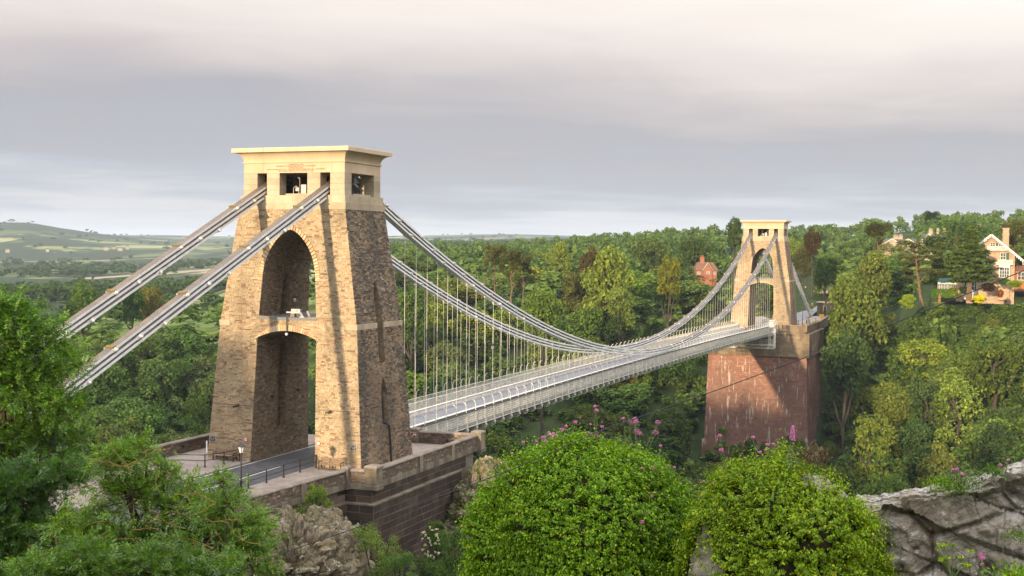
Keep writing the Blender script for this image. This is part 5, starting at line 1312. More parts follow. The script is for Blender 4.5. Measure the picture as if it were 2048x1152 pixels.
# conifers
def pads(seed, spec, leaf, flat=.22):
    """spec: list of (cx, cy, cz, rad, n)"""
    r = np.random.default_rng(seed); P, N, SZ = [], [], []
    for cx, cy, cz, rad, n in spec:
        d = r.normal(size=(n, 3)); d /= np.linalg.norm(d, axis=1, keepdims=True); k = r.uniform(.2, 1.0, n)**.5
        P.append(np.array([cx, cy, cz])+d*rad*k[:, None]*np.array([1, 1, flat])); N.append(d*.25+np.array([0, 0, 1.0])+r.normal(size=(n, 3))*.35); SZ.append(r.uniform(.7, 1.3, n)*leaf)
    return quads_from(np.concatenate(P), np.concatenate(N), np.concatenate(SZ), .6, r)
r_ = random.Random(5)
ced = []
for lv in range(11):
    z = .50+lv*.135; R = (1.0-.10*abs(lv-3)**1.15)*(.95 if lv < 9 else .6); nb_ = 9 if lv < 8 else 5
    for k in range(nb_):
        a = 2*math.pi*(k+r_.random()*.8)/nb_+lv*.7; L = R*r_.uniform(.55, 1.0)
        for s in (.35, .62, .9): ced.append((math.cos(a)*L*s, math.sin(a)*L*s, z-.06*s+r_.uniform(-.05, .05), r_.uniform(.12, .22)*(1.15-.3*s), 60))
ced.append((0, 0, 1.93, .13, 60))
CED = mesh_np('crown', *pads(1, ced, .050, .24), M['needle'])
pin = [(r_.uniform(-.62, .62), r_.uniform(-.62, .62), r_.uniform(1.30, 1.93), r_.uniform(.2, .36), 170) for _ in range(20)]+[(.5, 0, 1.0, .22, 120), (-.5, .2, 1.1, .25, 120)]
PIN = mesh_np('crown', *pads(2, pin, .050, .55), M['needle'])
lea = [(-.15+r_.uniform(-.75, .75), r_.uniform(-.6, .6), r_.choice([1.0, 1.25, 1.45, 1.62, 1.78, 1.9])+r_.uniform(-.04, .04), r_.uniform(.18, .34), 130) for _ in range(30)]+[(-.6, -.2, .78, .3, 160), (.55, .1, .9, .3, 160)]
LEA = mesh_np('crown', *pads(3, lea, .046, .26), M['needle'])
spr = []
for lv in range(16):
    z = .35+lv*.105; R = .85*(1-lv/16.5)
    for k in range(8): a = 2*math.pi*(k+r_.random())/8; spr += [(math.cos(a)*R*s, math.sin(a)*R*s, z-.10*s, .13*(.5+R), 34) for s in (.4, .8)]
SPR = mesh_np('crown', *pads(4, spr, .055, .55), M['needle'])
PTR = trunk_mesh(40, 'barkred', 5, 1.75, .05, .055); LTR = trunk_mesh(41, 'barkred', 6, 1.7, -.42, .06); CTR = trunk_mesh(42, 'barkred', 4, 1.85, .02, .085)
PINE_LAB = ['tall brownish scots pine with bare red trunk, leftmost of the three behind the chains', 'broad headed scots pine with bare red trunk, middle one of the three behind the chains', 'small scots pine with bare red trunk, rightmost of the three behind the chains', 'dark ragged pine standing above the trees left of the distant villas', 'leaning pine with a long bare trunk and flat dark branches above the clipped hedge', 'wide flat tiered cedar in front of the gabled stone house', 'pointed spruce behind the top of the cedar', 'narrow dark spruce between the leaning pine and the cedar', 'tall brown pine behind the right end of the gabled house', 'dark round topped conifer on the skyline above the distant villas']
for (px, y0, y1, d, hwp, kind), lab in zip(PINES, PINE_LAB):
    x, y, z, r, h = spec_geom(px, y0, y1, d, hwp); g = ground(x, y); zb = z if kind != 'spruce' else min(z, g+1); hh = z+h-zb; r *= 1.25 if kind == 'pine' else 1
    cm, tm, col = {'pine': (PIN, PTR, (1.45, 1.10, .95)), 'leaning': (LEA, LTR, (1.25, 1.0, .85)), 'cedar': (CED, CTR, (1.6, 1.7, 1.05)), 'spruce': (SPR, CTR, (1.0, 1.05, .9)), 'spruceround': (PIN, TRK[0], (.62, .75, .85))}[kind]
    nm = {'pine': 'pine_tree', 'leaning': 'pine_tree', 'cedar': 'cedar_tree'}.get(kind, 'spruce_tree')
    tree(nm, lab, 'tree', x, y, zb-.1, r, hh, cm, tm, col, 0 if kind in ('leaning',) else rng.uniform(0, 6.28))
# masses: the rest of the wood, the undergrowth between the trees, woods and hedgerow trees far away, the wood behind the viewpoint
LOW = [crown(seed=50+i, nblob=16, per=11, leaf=.155, rmin=.26, rmax=.46) for i in range(4)]
VLOW = [crown(seed=60+i, nblob=7, per=6, leaf=.28, rmin=.35, rmax=.5) for i in range(4)]
def mass_obj(name, items, protos, mat, color=None):
    VV, FF, base = [], [], 0; r = np.random.default_rng(3)
    for k, (x, y, z, rr, hh) in enumerate(items):
        Vv, Ff = protos[k % len(protos)]; a = r.uniform(0, 6.28); ca, sa = math.cos(a), math.sin(a)
        P = np.empty_like(Vv); P[:, 0] = (Vv[:, 0]*ca-Vv[:, 1]*sa)*rr+x; P[:, 1] = (Vv[:, 0]*sa+Vv[:, 1]*ca)*rr+y; P[:, 2] = Vv[:, 2]*hh/2+z
        VV.append(P); FF.append(Ff+base); base += len(Vv)
    o = ob(name, mesh_np(name, np.concatenate(VV), np.concatenate(FF), M[mat])); o['kind'] = 'stuff'
    if color: o.color = (*color, 1)
    return o
und = list(undergrowth)
for az, dd, step in cand:
    for q in range(3):
        a2 = az+rng.uniform(-.5, .5)*step/dd; d2 = dd+rng.uniform(-.5, .5)*step; x, y = CAM[0]+d2*math.sin(a2), CAM[1]+d2*math.cos(a2); z = ground_polar(a2, d2)
        px, py = pix((x, y, z+3)); 
        if not (-60 < px < 2110 and py < 1100) or (px < 780 and dd > 345) or (px > 430 and y < 95): continue
        if -13 < x < 13 and 200 < y < 265 or (-9 < x+.1*(y-262)*(y > 262) < 9 and 262 <= y < 410) or (43 < x < 60 and 230 < y < 262): continue
        if any(a-12 < px < c+12 and py < e+10 and py > b-30 and d2 < dd_ for a, b, c, e, dd_ in KEEP[2:]): continue
        if 1390 < px < 1640 and py < 905 and d2 < 306: continue
        und.append((x, y, z-.8, rng.uniform(1.8, 3.4), rng.uniform(3.0, 6.0)))
thk = []
for _ in range(950):
    px = rng.uniform(1610, 2130); d2 = rng.uniform(238, 334); x, y = ground_xy(px, d2); z = ground(x, y)
    if -14.5 < x < 14.5 and y > 200 or blocked(x, y, z, 1.6, 3.0, d2): continue
    big = d2 < 321 and rng.random() < .45 and not blocked(x, y, z, 4.0, 8.0, d2)
    thk.append((x, y, z-.8, rng.uniform(3.2, 4.8), rng.uniform(5.5, 9.0)) if big else (x, y, z-.8, rng.uniform(1.8, 3.2), rng.uniform(2.2, 4.2)))
for _ in range(700):
    px = rng.uniform(1770, 2120); d2 = rng.uniform(306, 334); x, y = ground_xy(px, d2); z = ground(x, y)
    hh = rng.uniform(1.2, 2.6)
    if pix((x, y, z+hh))[1] < 588: continue
    thk.append((x, y, z-.6, rng.uniform(1.0, 2.0), hh+.6))
for _ in range(760):
    px = rng.uniform(790, 1480); d2 = rng.uniform(205, 372); x, y = ground_xy(px, d2); z = ground(x, y)
    if (-14 < x < 14 and y > 198) or pix((x, y, z))[1] > 1060 or blocked(x, y, z, 2.0, 4.0, d2): continue
    und.append((x, y, z-.8, rng.uniform(2.0, 3.6), rng.uniform(2.6, 5.0)))
mass_obj('undergrowth', und, LOW, 'leaf', (.84, .92, .80)); mass_obj('bank_thicket', thk, LOW, 'leaf', (.80, .88, .72))
BK = 'bushes on the bank below the gabled house'
bk = []
for _ in range(400):
    px = rng.uniform(1660, 2090); d2 = rng.uniform(262, 330); x, y = ground_xy(px, d2); z = ground(x, y)
    if -15 < x < 15 or blocked(x, y, z, 2.4, 4, d2) or any((x-a)**2+(y-b)**2 < 16 for a, b, *_ in bk): continue
    bk.append((x, y, z, px))
    if len(bk) >= 38: break
bk.sort(key=lambda t: t[3]); cs_ = {}
for x, y, z, px in bk:
    cn = rng.choice(list(CLR)); kind = rng.randrange(len(BLM)); cs_.setdefault((cn, kind), []).append((x, y, z))
for (cn, kind), L_ in cs_.items():
    for i, (x, y, z) in enumerate(L_):
        o_ = '' if len(L_) == 1 else ', '+ORD[i]+' from left'
        t = thing('bush', f'{cn} {BLM[kind][0]} bush on the bank between pier and gabled house{o_}', 'bush', (x, y, z-1.0), rng.uniform(0, 6), BK); rr = rng.uniform(2.2, 3.6); t.scale = (rr, rr, rng.uniform(2.0, 2.9))
        c = ob('crown', BLM[kind][1], t); c.color = (*[v*rng.uniform(.9, 1.15) for v in CLR[cn]], 1)
if mass: mass_obj('woodland_infill', [(t[2], t[3], t[4]-.4, t[5], t[6]) for t in mass], LOW, 'leaf', (.85, .92, .85))
far = []
for _ in range(5200):
    px = rng.uniform(760, 2120); d2 = math.exp(rng.uniform(math.log(478), math.log(1050))); x, y = ground_xy(px, d2); z = ground(x, y)
    if 1590 < px < 1640 and d2 < 520: continue
    far.append((x, y, z-1, rng.uniform(4.5, 7.5), rng.uniform(9, 16)))
    if len(far) >= 620: break
mass_obj('ridge_wood', far, LOW, 'leaf', (.72, .82, .78))
hedge = []
while len(hedge) < 2400:
    px = rng.uniform(-60, 1420); d2 = math.exp(rng.uniform(math.log(480), math.log(6200))); x, y = ground_xy(px, d2)
    w = WOODN(x, y)
    keep = w > .10 or rng.random() < .05*min(1, 900/d2)+.02
    if 1000 < d2 < 3400 and px < 500 and rng.random() < .5: keep = False
    if d2 > 2800: keep = rng.random() < .05
    if px > 760 and d2 < 1050: continue
    if not keep: continue
    z = ground(x, y); s = 1 if d2 < 1500 else 1.5
    hedge.append((x, y, z-1, rng.uniform(4, 8)*s, rng.uniform(7, 12)))
mass_obj('distant_woodland', hedge, VLOW, 'leaf', (.50, .60, .60))
hill = []
for k_ in range(290):
    X = rng.uniform(-120, 130) if k_ < 230 else rng.uniform(-34, -4); Yv = -150-rng.uniform(0, 70)
    Xr = X+SUN_AZ*(-150-Yv); top = np.interp(Xr, [-120, -34, -26, -19.5, -17.5, -14, -10, 0, 20, 130], [46, 43, 40.5, 37, 32, 27, 24, 25, 34, 40]); z = ground(X, Yv); h = top+SUN_EL*(-150-Yv)-z+rng.uniform(-2.0, .8)
    if h > 3: hill.append((X, Yv, z-.5, rng.uniform(5, 7) if abs(Xr+14) > 9 else rng.uniform(3, 4), h))
mass_obj('hilltop_wood', hill, LOW, 'leaf', (.8, .9, .8))

# ------------------------------------------------------------------ houses
def px_frame(px, py, d, face=None):
    p = at(px, py, d); v = p-CAM; return p, -math.atan2(v[0], v[1])
M['housestone'] = simple('house_stone', (.38, .27, .185), .9, .2, .22, 1.6)
M['rooftile'] = simple('roof_slate', (.085, .075, .08), .8, .3, .2, 2)
M['redtile'] = simple('red_roof_tile', (.16, .085, .06), .85, .2, .25, 2)
M['redbrick'] = simple('red_brick', (.30, .125, .08), .9, .2, .2, 3)
M['cream'] = simple('cream_render', (.33, .275, .21), .9, .2, .12, 1)
M['greenshutter'] = simple('green_shutter', (.02, .09, .06), .6, .3, .1)
M['teal'] = simple('teal_roof', (.03, .12, .12), .6, .3, .1)
M['orangewood'] = simple('orange_timber', (.34, .12, .045), .7, .3, .15, 3)
M['glass'] = simple('window_glass', (.05, .06, .07), .15, .6, .1)
def window(parent, x0, x1, z0, z1, y, nx=2, nz=2, fw=.09, bright=False):
    """frame and panes proud of the wall at local y (outside is -y)"""
    f = MB(); f.box(x0, x1, y-.05, y+.02, z0, z0+fw).box(x0, x1, y-.05, y+.02, z1-fw, z1)
    for i in range(nx+1):
        x = x0+(x1-x0-fw)*i/nx; f.box(x, x+fw, y-.052, y+.02, z0+fw, z1-fw)
    for k in range(1, nz):
        z = z0+(z1-z0)*k/nz; f.box(x0+fw, x1-fw, y-.048, y+.02, z-fw*.35, z+fw*.35)
    w = f.build('window', M['whitepaint'], parent)
    for i in range(nx):
        a = x0+(x1-x0-fw)*i/nx+fw+.003; b = x0+(x1-x0-fw)*(i+1)/nx-.003
        MB().box(a, b, y-.012, y+.015, z0+fw+.003, z1-fw-.003).build('pane', M['glass'], w)
    return w
p, rz = px_frame(1980, 592, 335)
H1 = thing('gabled_house', 'large pale stone house with white scalloped gable boards and green shutters behind the cedar', 'house', tuple(p), rz)
k = 1/7.2
hwid, eav, apx = 5.7, (592-513)*k, (592-478)*k
m = MB(); m.add([(-hwid, 0, -2), (hwid, 0, -2), (hwid, 0, eav), (0, 0, apx-.3), (-hwid, 0, eav), (-hwid, 14, -2), (hwid, 14, -2), (hwid, 14, eav), (0, 14, apx-.3), (-hwid, 14, eav)], [[0, 1, 2, 3, 4], [9, 8, 7, 6, 5], [1, 6, 7, 2], [5, 0, 4, 9], [2, 7, 8, 3], [3, 8, 9, 4]]); m.build('wall', M['housestone'], H1)
for sx in (-1, 1):
    sl_ = (apx-eav)/hwid; x1 = 7.7
    V = [(0, -1.2, apx), (sx*x1, -1.2, apx-sl_*x1), (sx*x1, 14.5, apx-sl_*x1), (0, 14.5, apx)]; V += [(a, b, c-.22) for a, b, c in V]
    MB().add(V, [[0, 1, 2, 3], [7, 6, 5, 4], [0, 4, 5, 1], [1, 5, 6, 2], [2, 6, 7, 3]] if sx > 0 else [[3, 2, 1, 0], [4, 5, 6, 7], [1, 5, 4, 0], [2, 6, 5, 1], [3, 7, 6, 2]]).build('roof', M['rooftile'], H1)
    b = MB(); b.bar((0, -1.27, apx-.12), (sx*x1, -1.27, apx-.12-sl_*x1), .1, .42)
    n = 17
    for i in range(n):
        u = (i+.5)/n*x1; b.bar((sx*u, -1.27, apx-.3-sl_*u), (sx*u, -1.27, apx-.68-sl_*u), .08, .22)
    b.bar((sx*(x1-.1), -1.27, apx-.2-sl_*x1), (sx*(x1-.1), -1.27, apx-1.2-sl_*x1), .1, .14); b.build('bargeboard', M['whitepaint'], H1)
MB().box(2.7, 4.2, 3, 4.5, eav, 17.2).bb(2.55, 4.35, 2.85, 4.65, 15.6, 15.9).bb(2.6, 4.3, 2.9, 4.6, 17.2, 17.5).build('chimney', M['housestone'], H1)
def L(px): return (px-1980)*k
def Z(py): return (592-py)*k
def balcony(x0, x1, z0, z1, out=1.0):
    m = MB().box(x0, x1, -out, 0, z0, z0+.12).box(x0, x1, -out, -out+.08, z1-.1, z1).box(x0, x0+.08, -out+.08, 0, z1-.1, z1).box(x1-.08, x1, -out+.08, 0, z1-.1, z1)
    n = int((x1-x0)/.22)
    for i in range(n): a = x0+.1+i*.22; m.box(a, a+.13, -out+.01, -out+.05, z0+.12, z1-.1)
    m.build('balcony', M['whitepaint'], H1)
window(H1, L(1992), L(1999), Z(501), Z(494), -.03); balcony(L(1973), L(2008), Z(508), Z(500)); window(H1, L(1978), L(1987), Z(501), Z(493), -.03)
for a, b in ((1988, 1992), (1999, 2003)): MB().box(L(a)+.03, L(b)-.03, -.08, -.01, Z(501), Z(494)).build('shutter', M['greenshutter'], H1)
window(H1, L(1996), L(2005.5), Z(525), Z(512), -.03); MB().box(L(2006), L(2011), -.08, -.01, Z(525), Z(512)).build('shutter', M['greenshutter'], H1)
window(H1, L(1967), L(1973), Z(527), Z(514), -.03); MB().box(L(1962), L(1966.7), -.08, -.01, Z(527), Z(514)).build('shutter', M['greenshutter'], H1)
balcony(L(1989), L(2018), Z(534), Z(525), 1.4); balcony(L(1962), L(1979), Z(534), Z(526), 1.1)
MB().box(L(1994), L(2013), -1.28, 0, -1, Z(558.2)).build('bay_base', M['housestone'], H1)
bay = MB().box(L(1994), L(2013), -1.3, 0, Z(538), Z(533.5)).box(L(1994), L(1995), -1.29, 0, Z(558), Z(538)).box(L(2012), L(2013), -1.29, 0, Z(558), Z(538)); bay.build('bay', M['whitepaint'], H1)
MB().box(L(1995)+.01, L(2012)-.01, -1.15, -.2, Z(557.9), Z(538.1)).build('bay_interior', M['glass'], H1)
window(H1, L(1995.2), L(2011.8), Z(557.5), Z(538.5), -1.25, 4, 3)
window(H1, L(1969), L(1976), Z(572), Z(564), -.03); window(H1, L(1972), L(1979), Z(555), Z(545), -.03); MB().box(L(1979.3), L(1983), -.08, -.01, Z(556), Z(546)).build('shutter', M['greenshutter'], H1)
bay2 = MB().box(L(1935), L(1957), -1.0, 0, -1, 1.0).box(L(1935), L(1957), -1.0, 0, Z(533), Z(529)).box(L(1935)+.1, L(1957)-.1, -.85, -.1, 1.0, Z(533)); bay2.build('bay', M['whitepaint'], H1)
window(H1, L(1935), L(1957), Z(553), Z(533.2), -.95, 5, 3); window(H1, L(1935), L(1957), Z(583), Z(556), -.95, 5, 3)
MB().box(L(1921), L(1934.5), -1.4, 1.5, -1.5, Z(533)).bb(L(1920), L(1935), -1.6, 1.7, Z(533), Z(530)).build('chimney_stack', M['housestone'], H1)
m = MB().box(L(1921), -hwid-.01, 1.6, 12, -2, Z(528)); m.build('side_wing', M['housestone'], H1); MB().frust(L(1919), -hwid-.02, 1.2, 12.4, Z(528), L(1925), -hwid-.02, 4, 9, Z(505)).build('roof', M['rooftile'], H1)
CONS = thing('conservatory', 'white glazed conservatory with a teal roof left of the gabled house', 'conservatory', tuple(at(1898, 585, 334)), rz)
MB().box(-2.8, 2.6, 0, 4, -.8, .5).box(-2.8, 2.6, 0, 4, 2.3, 2.7).build('frame', M['whitepaint'], CONS); MB().box(-2.7, 2.5, .15, 3.9, .5, 2.3).build('interior', M['glass'], CONS)
window(CONS, -2.75, -.3, .5, 2.3, -.01, 6, 2, .08); window(CONS, -.1, 2.55, .5, 2.3, -.02, 5, 2, .08)
MB().frust(-2.95, 2.7, -.2, 4.2, 2.7, -2.4, 2.2, .6, 3.4, 3.6).build('roof', M['teal'], CONS)
ANX = thing('timber_annexe', 'orange brown timber annexe with a red roof at the right edge beside the gabled house', 'annexe', tuple(at(2045, 562, 337)), rz)
MB().box(-2.9, 4, 0, 5, -2.5, 2.6).build('wall', M['orangewood'], ANX); MB().frust(-3.1, 4.4, -.4, 5.3, 2.6, -3.1, 4.4, 1.2, 4.0, 3.9).build('roof', M['redtile'], ANX); window(ANX, -1.2, 1.3, .2, 2.3, -.03, 3, 2)
def villa(px, py, d, wpx, hpx, rpx, label, wall='cream', roof='rooftile', chims=((-.3, .16), (.3, .16)), gables=1, rot=0.0, name='villa', group=None, cmat=None):
    p, rz = px_frame(px, py, d); s = d/FPX; w, h, rh = wpx*s/2, hpx*s, rpx*s
    t = thing(name, label, 'house', tuple(p), rz+rot, group); dep = w*1.0
    MB().box(-w, w, 0, dep*1.2, -4, h).build('wall', M[wall], t)
    m = MB(); m.add([(-w-.3, -.4, h), (w+.3, -.4, h), (w+.3, dep*1.2+.4, h), (-w-.3, dep*1.2+.4, h), (-w*.8, dep*.6, h+rh), (w*.8, dep*.6, h+rh)], [[0, 1, 5, 4], [1, 2, 5], [2, 3, 4, 5], [3, 0, 4], [3, 2, 1, 0]]); m.build('roof', M[roof], t)
    for i in range(gables):
        gx = (-.45+.9*i/max(1, gables-1))*w if gables > 1 else 0.1*w; gw = w*(.34 if gables > 1 else .42); gh = rh*.9
        m = MB(); V = [(gx-gw, -.6, -3), (gx+gw, -.6, -3), (gx+gw, -.6, h), (gx, -.6, h+gh), (gx-gw, -.6, h)]; V += [(a, dep*.6, c) for a, b, c in V]
        m.add(V, [[0, 1, 2, 3, 4], [1, 6, 7, 2], [5, 0, 4, 9]]); m.build('gable', M[wall], t)
        for sx in (-1, 1): MB().bar((gx, -.3, h+gh+.08), (gx+sx*(gw+.35), -.3, h-.12), 1.0, .18).build('bargeboard', M['whitepaint' if wall != 'redbrick' else 'cream'], t)
        window(t, gx-gw*.35, gx+gw*.35, h*.35, h*.8, -.64, 2, 2)
    for cx, cw in chims:
        c = MB().box(cx*w-cw*w, cx*w+cw*w, dep*.5, dep*.7, h, h+rh*1.5).bb(cx*w-cw*w*1.15, cx*w+cw*w*1.15, dep*.47, dep*.73, h+rh*1.5, h+rh*1.58); c = c.build('chimney', M[cmat or wall], t)
        for q in (-.6, 0, .6): MB().lathe([(.16, h+rh*1.58), (.13, h+rh*1.58+.7)], cx*w+q*cw*w, dep*.6, 6).build('chimney_pot', M['redbrick' if wall == 'redbrick' else 'cream'], c)
    for sx in (-.75, .75): window(t, sx*w-.5, sx*w+.5, h*.3, h*.75, -.03, 2, 2)
    return t
VG = 'pale villas on the hill behind the gabled house'
villa(1800, 494, 428, 66, 8, 8, 'pale villa with dark roof and broad chimney stack, leftmost of the distant villas', chims=((-.25, .14), (.02, .12)), gables=2, group=VG)
villa(1872, 488, 434, 58, 9, 11, 'pale villa with tall chimneys behind the top of the cedar, right of the leftmost villa', chims=((-.35, .12), (.1, .08), (.5, .10)), gables=2, group=VG)
villa(1858, 520, 390, 16, 10, 6, 'small pale gabled house showing between the leaning pine and the cedar', chims=((-.6, .18),), gables=1)
villa(1940, 468, 470, 46, 7, 5, 'chimney topped villa hidden in trees on the skyline above the cedar', chims=((-.6, .14), (0, .14), (.65, .2)), gables=1)
villa(1413, 552, 420, 42, 11, 16, 'red brick house with tall chimney stack among the trees left of the far tower', 'redbrick', 'redtile', ((-.3, .2),), 1, .25, 'brick_house')
for px, py, d, w in ((212, 497, 2600, 14), (228, 496, 2620, 10), (240, 498, 2590, 14), (255, 495, 2650, 9), (15, 501, 2400, 12), (95, 500, 2450, 9)):
    villa(px, py, d, w*.62, 2.0, 1.6, ('tiny pale distant house among the fields, '+{212: 'first', 228: 'second', 240: 'third', 255: 'fourth'}[px]+' from left in the row') if px > 150 else 'tiny pale distant house at the foot of the blue hill, '+('at the left edge' if px < 50 else 'farther right'), chims=(), gables=0, group='tiny distant houses in the valley' if px > 150 else 'tiny distant houses below the hill')
# garden in front of the house
def bush(name, label, px, py, d, wpx, hpx, col, cat='shrub', kind=5, group=None, mat=None):
    p = at(px, py, d); s = d/FPX; t = thing(name, label, cat, (p[0], p[1], p[2]-.4*hpx*s), rng.uniform(0, 6), group); t.scale = (wpx*s*.62, wpx*s*.62, hpx*s*.78)
    c = ob('crown', BLM[kind][1], t); c.color = (*col, 1); return t
hd_ = thing('clipped_hedge', 'long clipped bright green hedge on the terrace left of the cedar trunk', 'hedge', tuple(at(1882, 595, 322)), rz)
def box_hedge(parent, w, dp, h, col, seed):
    r = np.random.default_rng(seed); n = 2600; P = r.uniform([-w, 0, 0], [w, dp, h], (n, 3)); side = r.integers(0, 3, n); P[side == 0, 1] = r.uniform(-.05, .1, (side == 0).sum()); P[side == 1, 2] = h+r.uniform(-.1, .06, (side == 1).sum())
    N = np.where((side == 0)[:, None], np.array([0, -1, .2]), np.array([0, 0, 1.]))+r.normal(size=(n, 3))*.35
    o = ob('foliage', mesh_np('foliage', *quads_from(P, N, r.uniform(.1, .2, n), .8, r), M['leaf']), parent); o.color = (*col, 1)
box_hedge(hd_, 2.3, 1.6, 2.0, (1.0, 1.35, .55), 1)
bush('clipped_bush', 'rounded clipped yellow green bush at the right end of the long hedge', 1908, 592, 322, 19, 18, (1.9, 1.9, .5), 'bush', 0)
bush('yellow_shrub', 'bright yellow flowering shrub in the garden below the cedar', 1958, 602, 318, 26, 13, (6.5, 4.2, .25), 'shrub', 1)
bush('lime_shrub', 'lime yellow low shrub in front of the timber annexe', 2030, 572, 322, 30, 12, (2.6, 2.6, .5), 'shrub', 1)
bush('purple_shrub', 'dark purple leaved shrub under the ground floor window of the gabled house', 1977, 580, 326, 26, 15, (.9, .35, .5), 'shrub', 5)
bush('rust_shrub', 'rust coloured shrub on the garden bank right of the yellow shrub', 2000, 592, 318, 14, 12, (2.6, .7, .5), 'shrub', 0)
bush('dark_shrub', 'dark green shrub at the foot of the bay window', 2008, 568, 327, 22, 12, (.7, .9, .7), 'shrub', 5)
bush('dark_shrub', 'dark green shrub hard against the cedar trunk', 1927, 585, 326, 18, 12, (.7, .85, .7), 'shrub', 0)
bush('silver_shrub', 'pale blossoming shrub on the bank below the hedge', 1878, 612, 312, 22, 10, (2.2, 2.0, 1.9), 'shrub', 4)
bush('lime_shrub', 'lime green bush on the bank under the leaning pine', 1815, 610, 312, 34, 22, (2.3, 2.1, .7), 'shrub', 6)
st = thing('garden_statue', 'small terracotta figure standing on the garden bank', 'statue', tuple(at(1879, 602, 316))); MB().lathe([(.35, -.5), (.35, .3), (.22, .35), (.3, .8), (.35, 1.1), (.12, 1.3), (.18, 1.5), (.15, 1.7), (.03, 1.8)], n=8).build('body', M['redbrick'], st)
# ------------------------------------------------------------------ rocks
def rock_mat(name, stops, lichen=.5, rustc=.25, moss=.0, fine=1.0):
    m, nt, b = pmat(name, .95, .15); wp = worldpos(nt); g = nt.nodes.new('ShaderNodeNewGeometry')
    c = ramp_node(nt, stops, noise_node(nt, 1.6, 8, wp, .68))
    c = mix_node(nt, 1.0, c, ramp_node(nt, [(.3, grey(.65)), (.7, grey(1.25))], noise_node(nt, 9, 6, wp, .7)), 'MULTIPLY')
    rs = ramp_node(nt, [(.56, grey(0)), (.66, grey(rustc*2.2))], noise_node(nt, 1.1, 5, wp, .6)); c = mix_node(nt, rs, c, (.20, .10, .045))
    dk = ramp_node(nt, [(.36, grey(.8)), (.46, grey(0))], noise_node(nt, 2.3, 6, wp, .65, stretch=(1, 1, .5))); c = mix_node(nt, dk, c, (.035, .032, .03))
    sp = nt.nodes.new('ShaderNodeSeparateXYZ'); nt.links.new(g.outputs['Normal'], sp.inputs[0])
    ln = math_node(nt, 'ADD', math_node(nt, 'ADD', math_node(nt, 'MULTIPLY', sp.outputs[2], .17), math_node(nt, 'MULTIPLY', noise_node(nt, 2.0*fine, 4, wp, .6), .5)), math_node(nt, 'MULTIPLY', noise_node(nt, 11*fine, 5, wp, .75), .5))
    lf = ramp_node(nt, [(.64, grey(0)), (.70, grey(lichen))], ln); c = mix_node(nt, lf, c, (.50, .49, .47))
    vm = nt.nodes.new('ShaderNodeMapping'); vm.inputs['Scale'].default_value = (1.3*fine, 1.3*fine, 3.2*fine); vm.inputs['Rotation'].default_value = (.12, .25, 0)
    nw = nt.nodes.new('ShaderNodeTexNoise'); nw.inputs['Scale'].default_value = 1.5*fine; nt.links.new(wp, nw.inputs['Vector'])
    va = nt.nodes.new('ShaderNodeVectorMath'); va.operation = 'ADD'; vs = nt.nodes.new('ShaderNodeVectorMath'); vs.operation = 'SCALE'; vs.inputs['Scale'].default_value = .16/fine
    nt.links.new(nw.outputs['Color'], vs.inputs[0]); nt.links.new(wp, va.inputs[0]); nt.links.new(vs.outputs[0], va.inputs[1]); nt.links.new(va.outputs[0], vm.inputs[0])
    vo = nt.nodes.new('ShaderNodeTexVoronoi'); vo.feature = 'DISTANCE_TO_EDGE'; vo.inputs['Scale'].default_value = 1.0; nt.links.new(vm.outputs[0], vo.inputs['Vector'])
    c = mix_node(nt, ramp_node(nt, [(.0, grey(.6)), (.014, grey(0))], vo.outputs['Distance']), c, (.022, .02, .018))
    if moss:
        mf = ramp_node(nt, [(.50, grey(0)), (.62, grey(moss))], math_node(nt, 'ADD', math_node(nt, 'MULTIPLY', sp.outputs[2], .28), noise_node(nt, .9, 5, wp, .65))); c = mix_node(nt, mf, c, ramp_node(nt, [(.4, (.10, .11, .035)), (.6, (.17, .15, .06))], noise_node(nt, 4, 4, wp)))
    setcol(nt, b, c); bump(nt, b, noise_node(nt, 10*fine, 9, wp, .78), 1.0, .06/fine); return m
M['limestone'] = rock_mat('limestone', [(.3, (.19, .168, .138)), (.45, (.30, .27, .225)), (.6, (.41, .375, .32)), (.75, (.33, .30, .255))], 1.0, .16)
M['cliff'] = rock_mat('cliff_rock', [(.3, (.14, .11, .085)), (.45, (.27, .215, .165)), (.6, (.40, .33, .265)), (.75, (.30, .24, .19))], .8, .2, .45, .35)
def ridged(p, o=5):
    return mnoise.ridged_multi_fractal(Vector(p), .9, 2.1, o, 1.0, 2.0)*.3
def rock_grid(fn, nu, nv):
    """fn(s, t) -> point, s and t in 0..1"""
    V = [fn(i/(nu-1), j/(nv-1)) for j in range(nv) for i in range(nu)]
    F = [[j*nu+i, j*nu+i+1, (j+1)*nu+i+1, (j+1)*nu+i] for j in range(nv-1) for i in range(nu-1)]
    return V, F
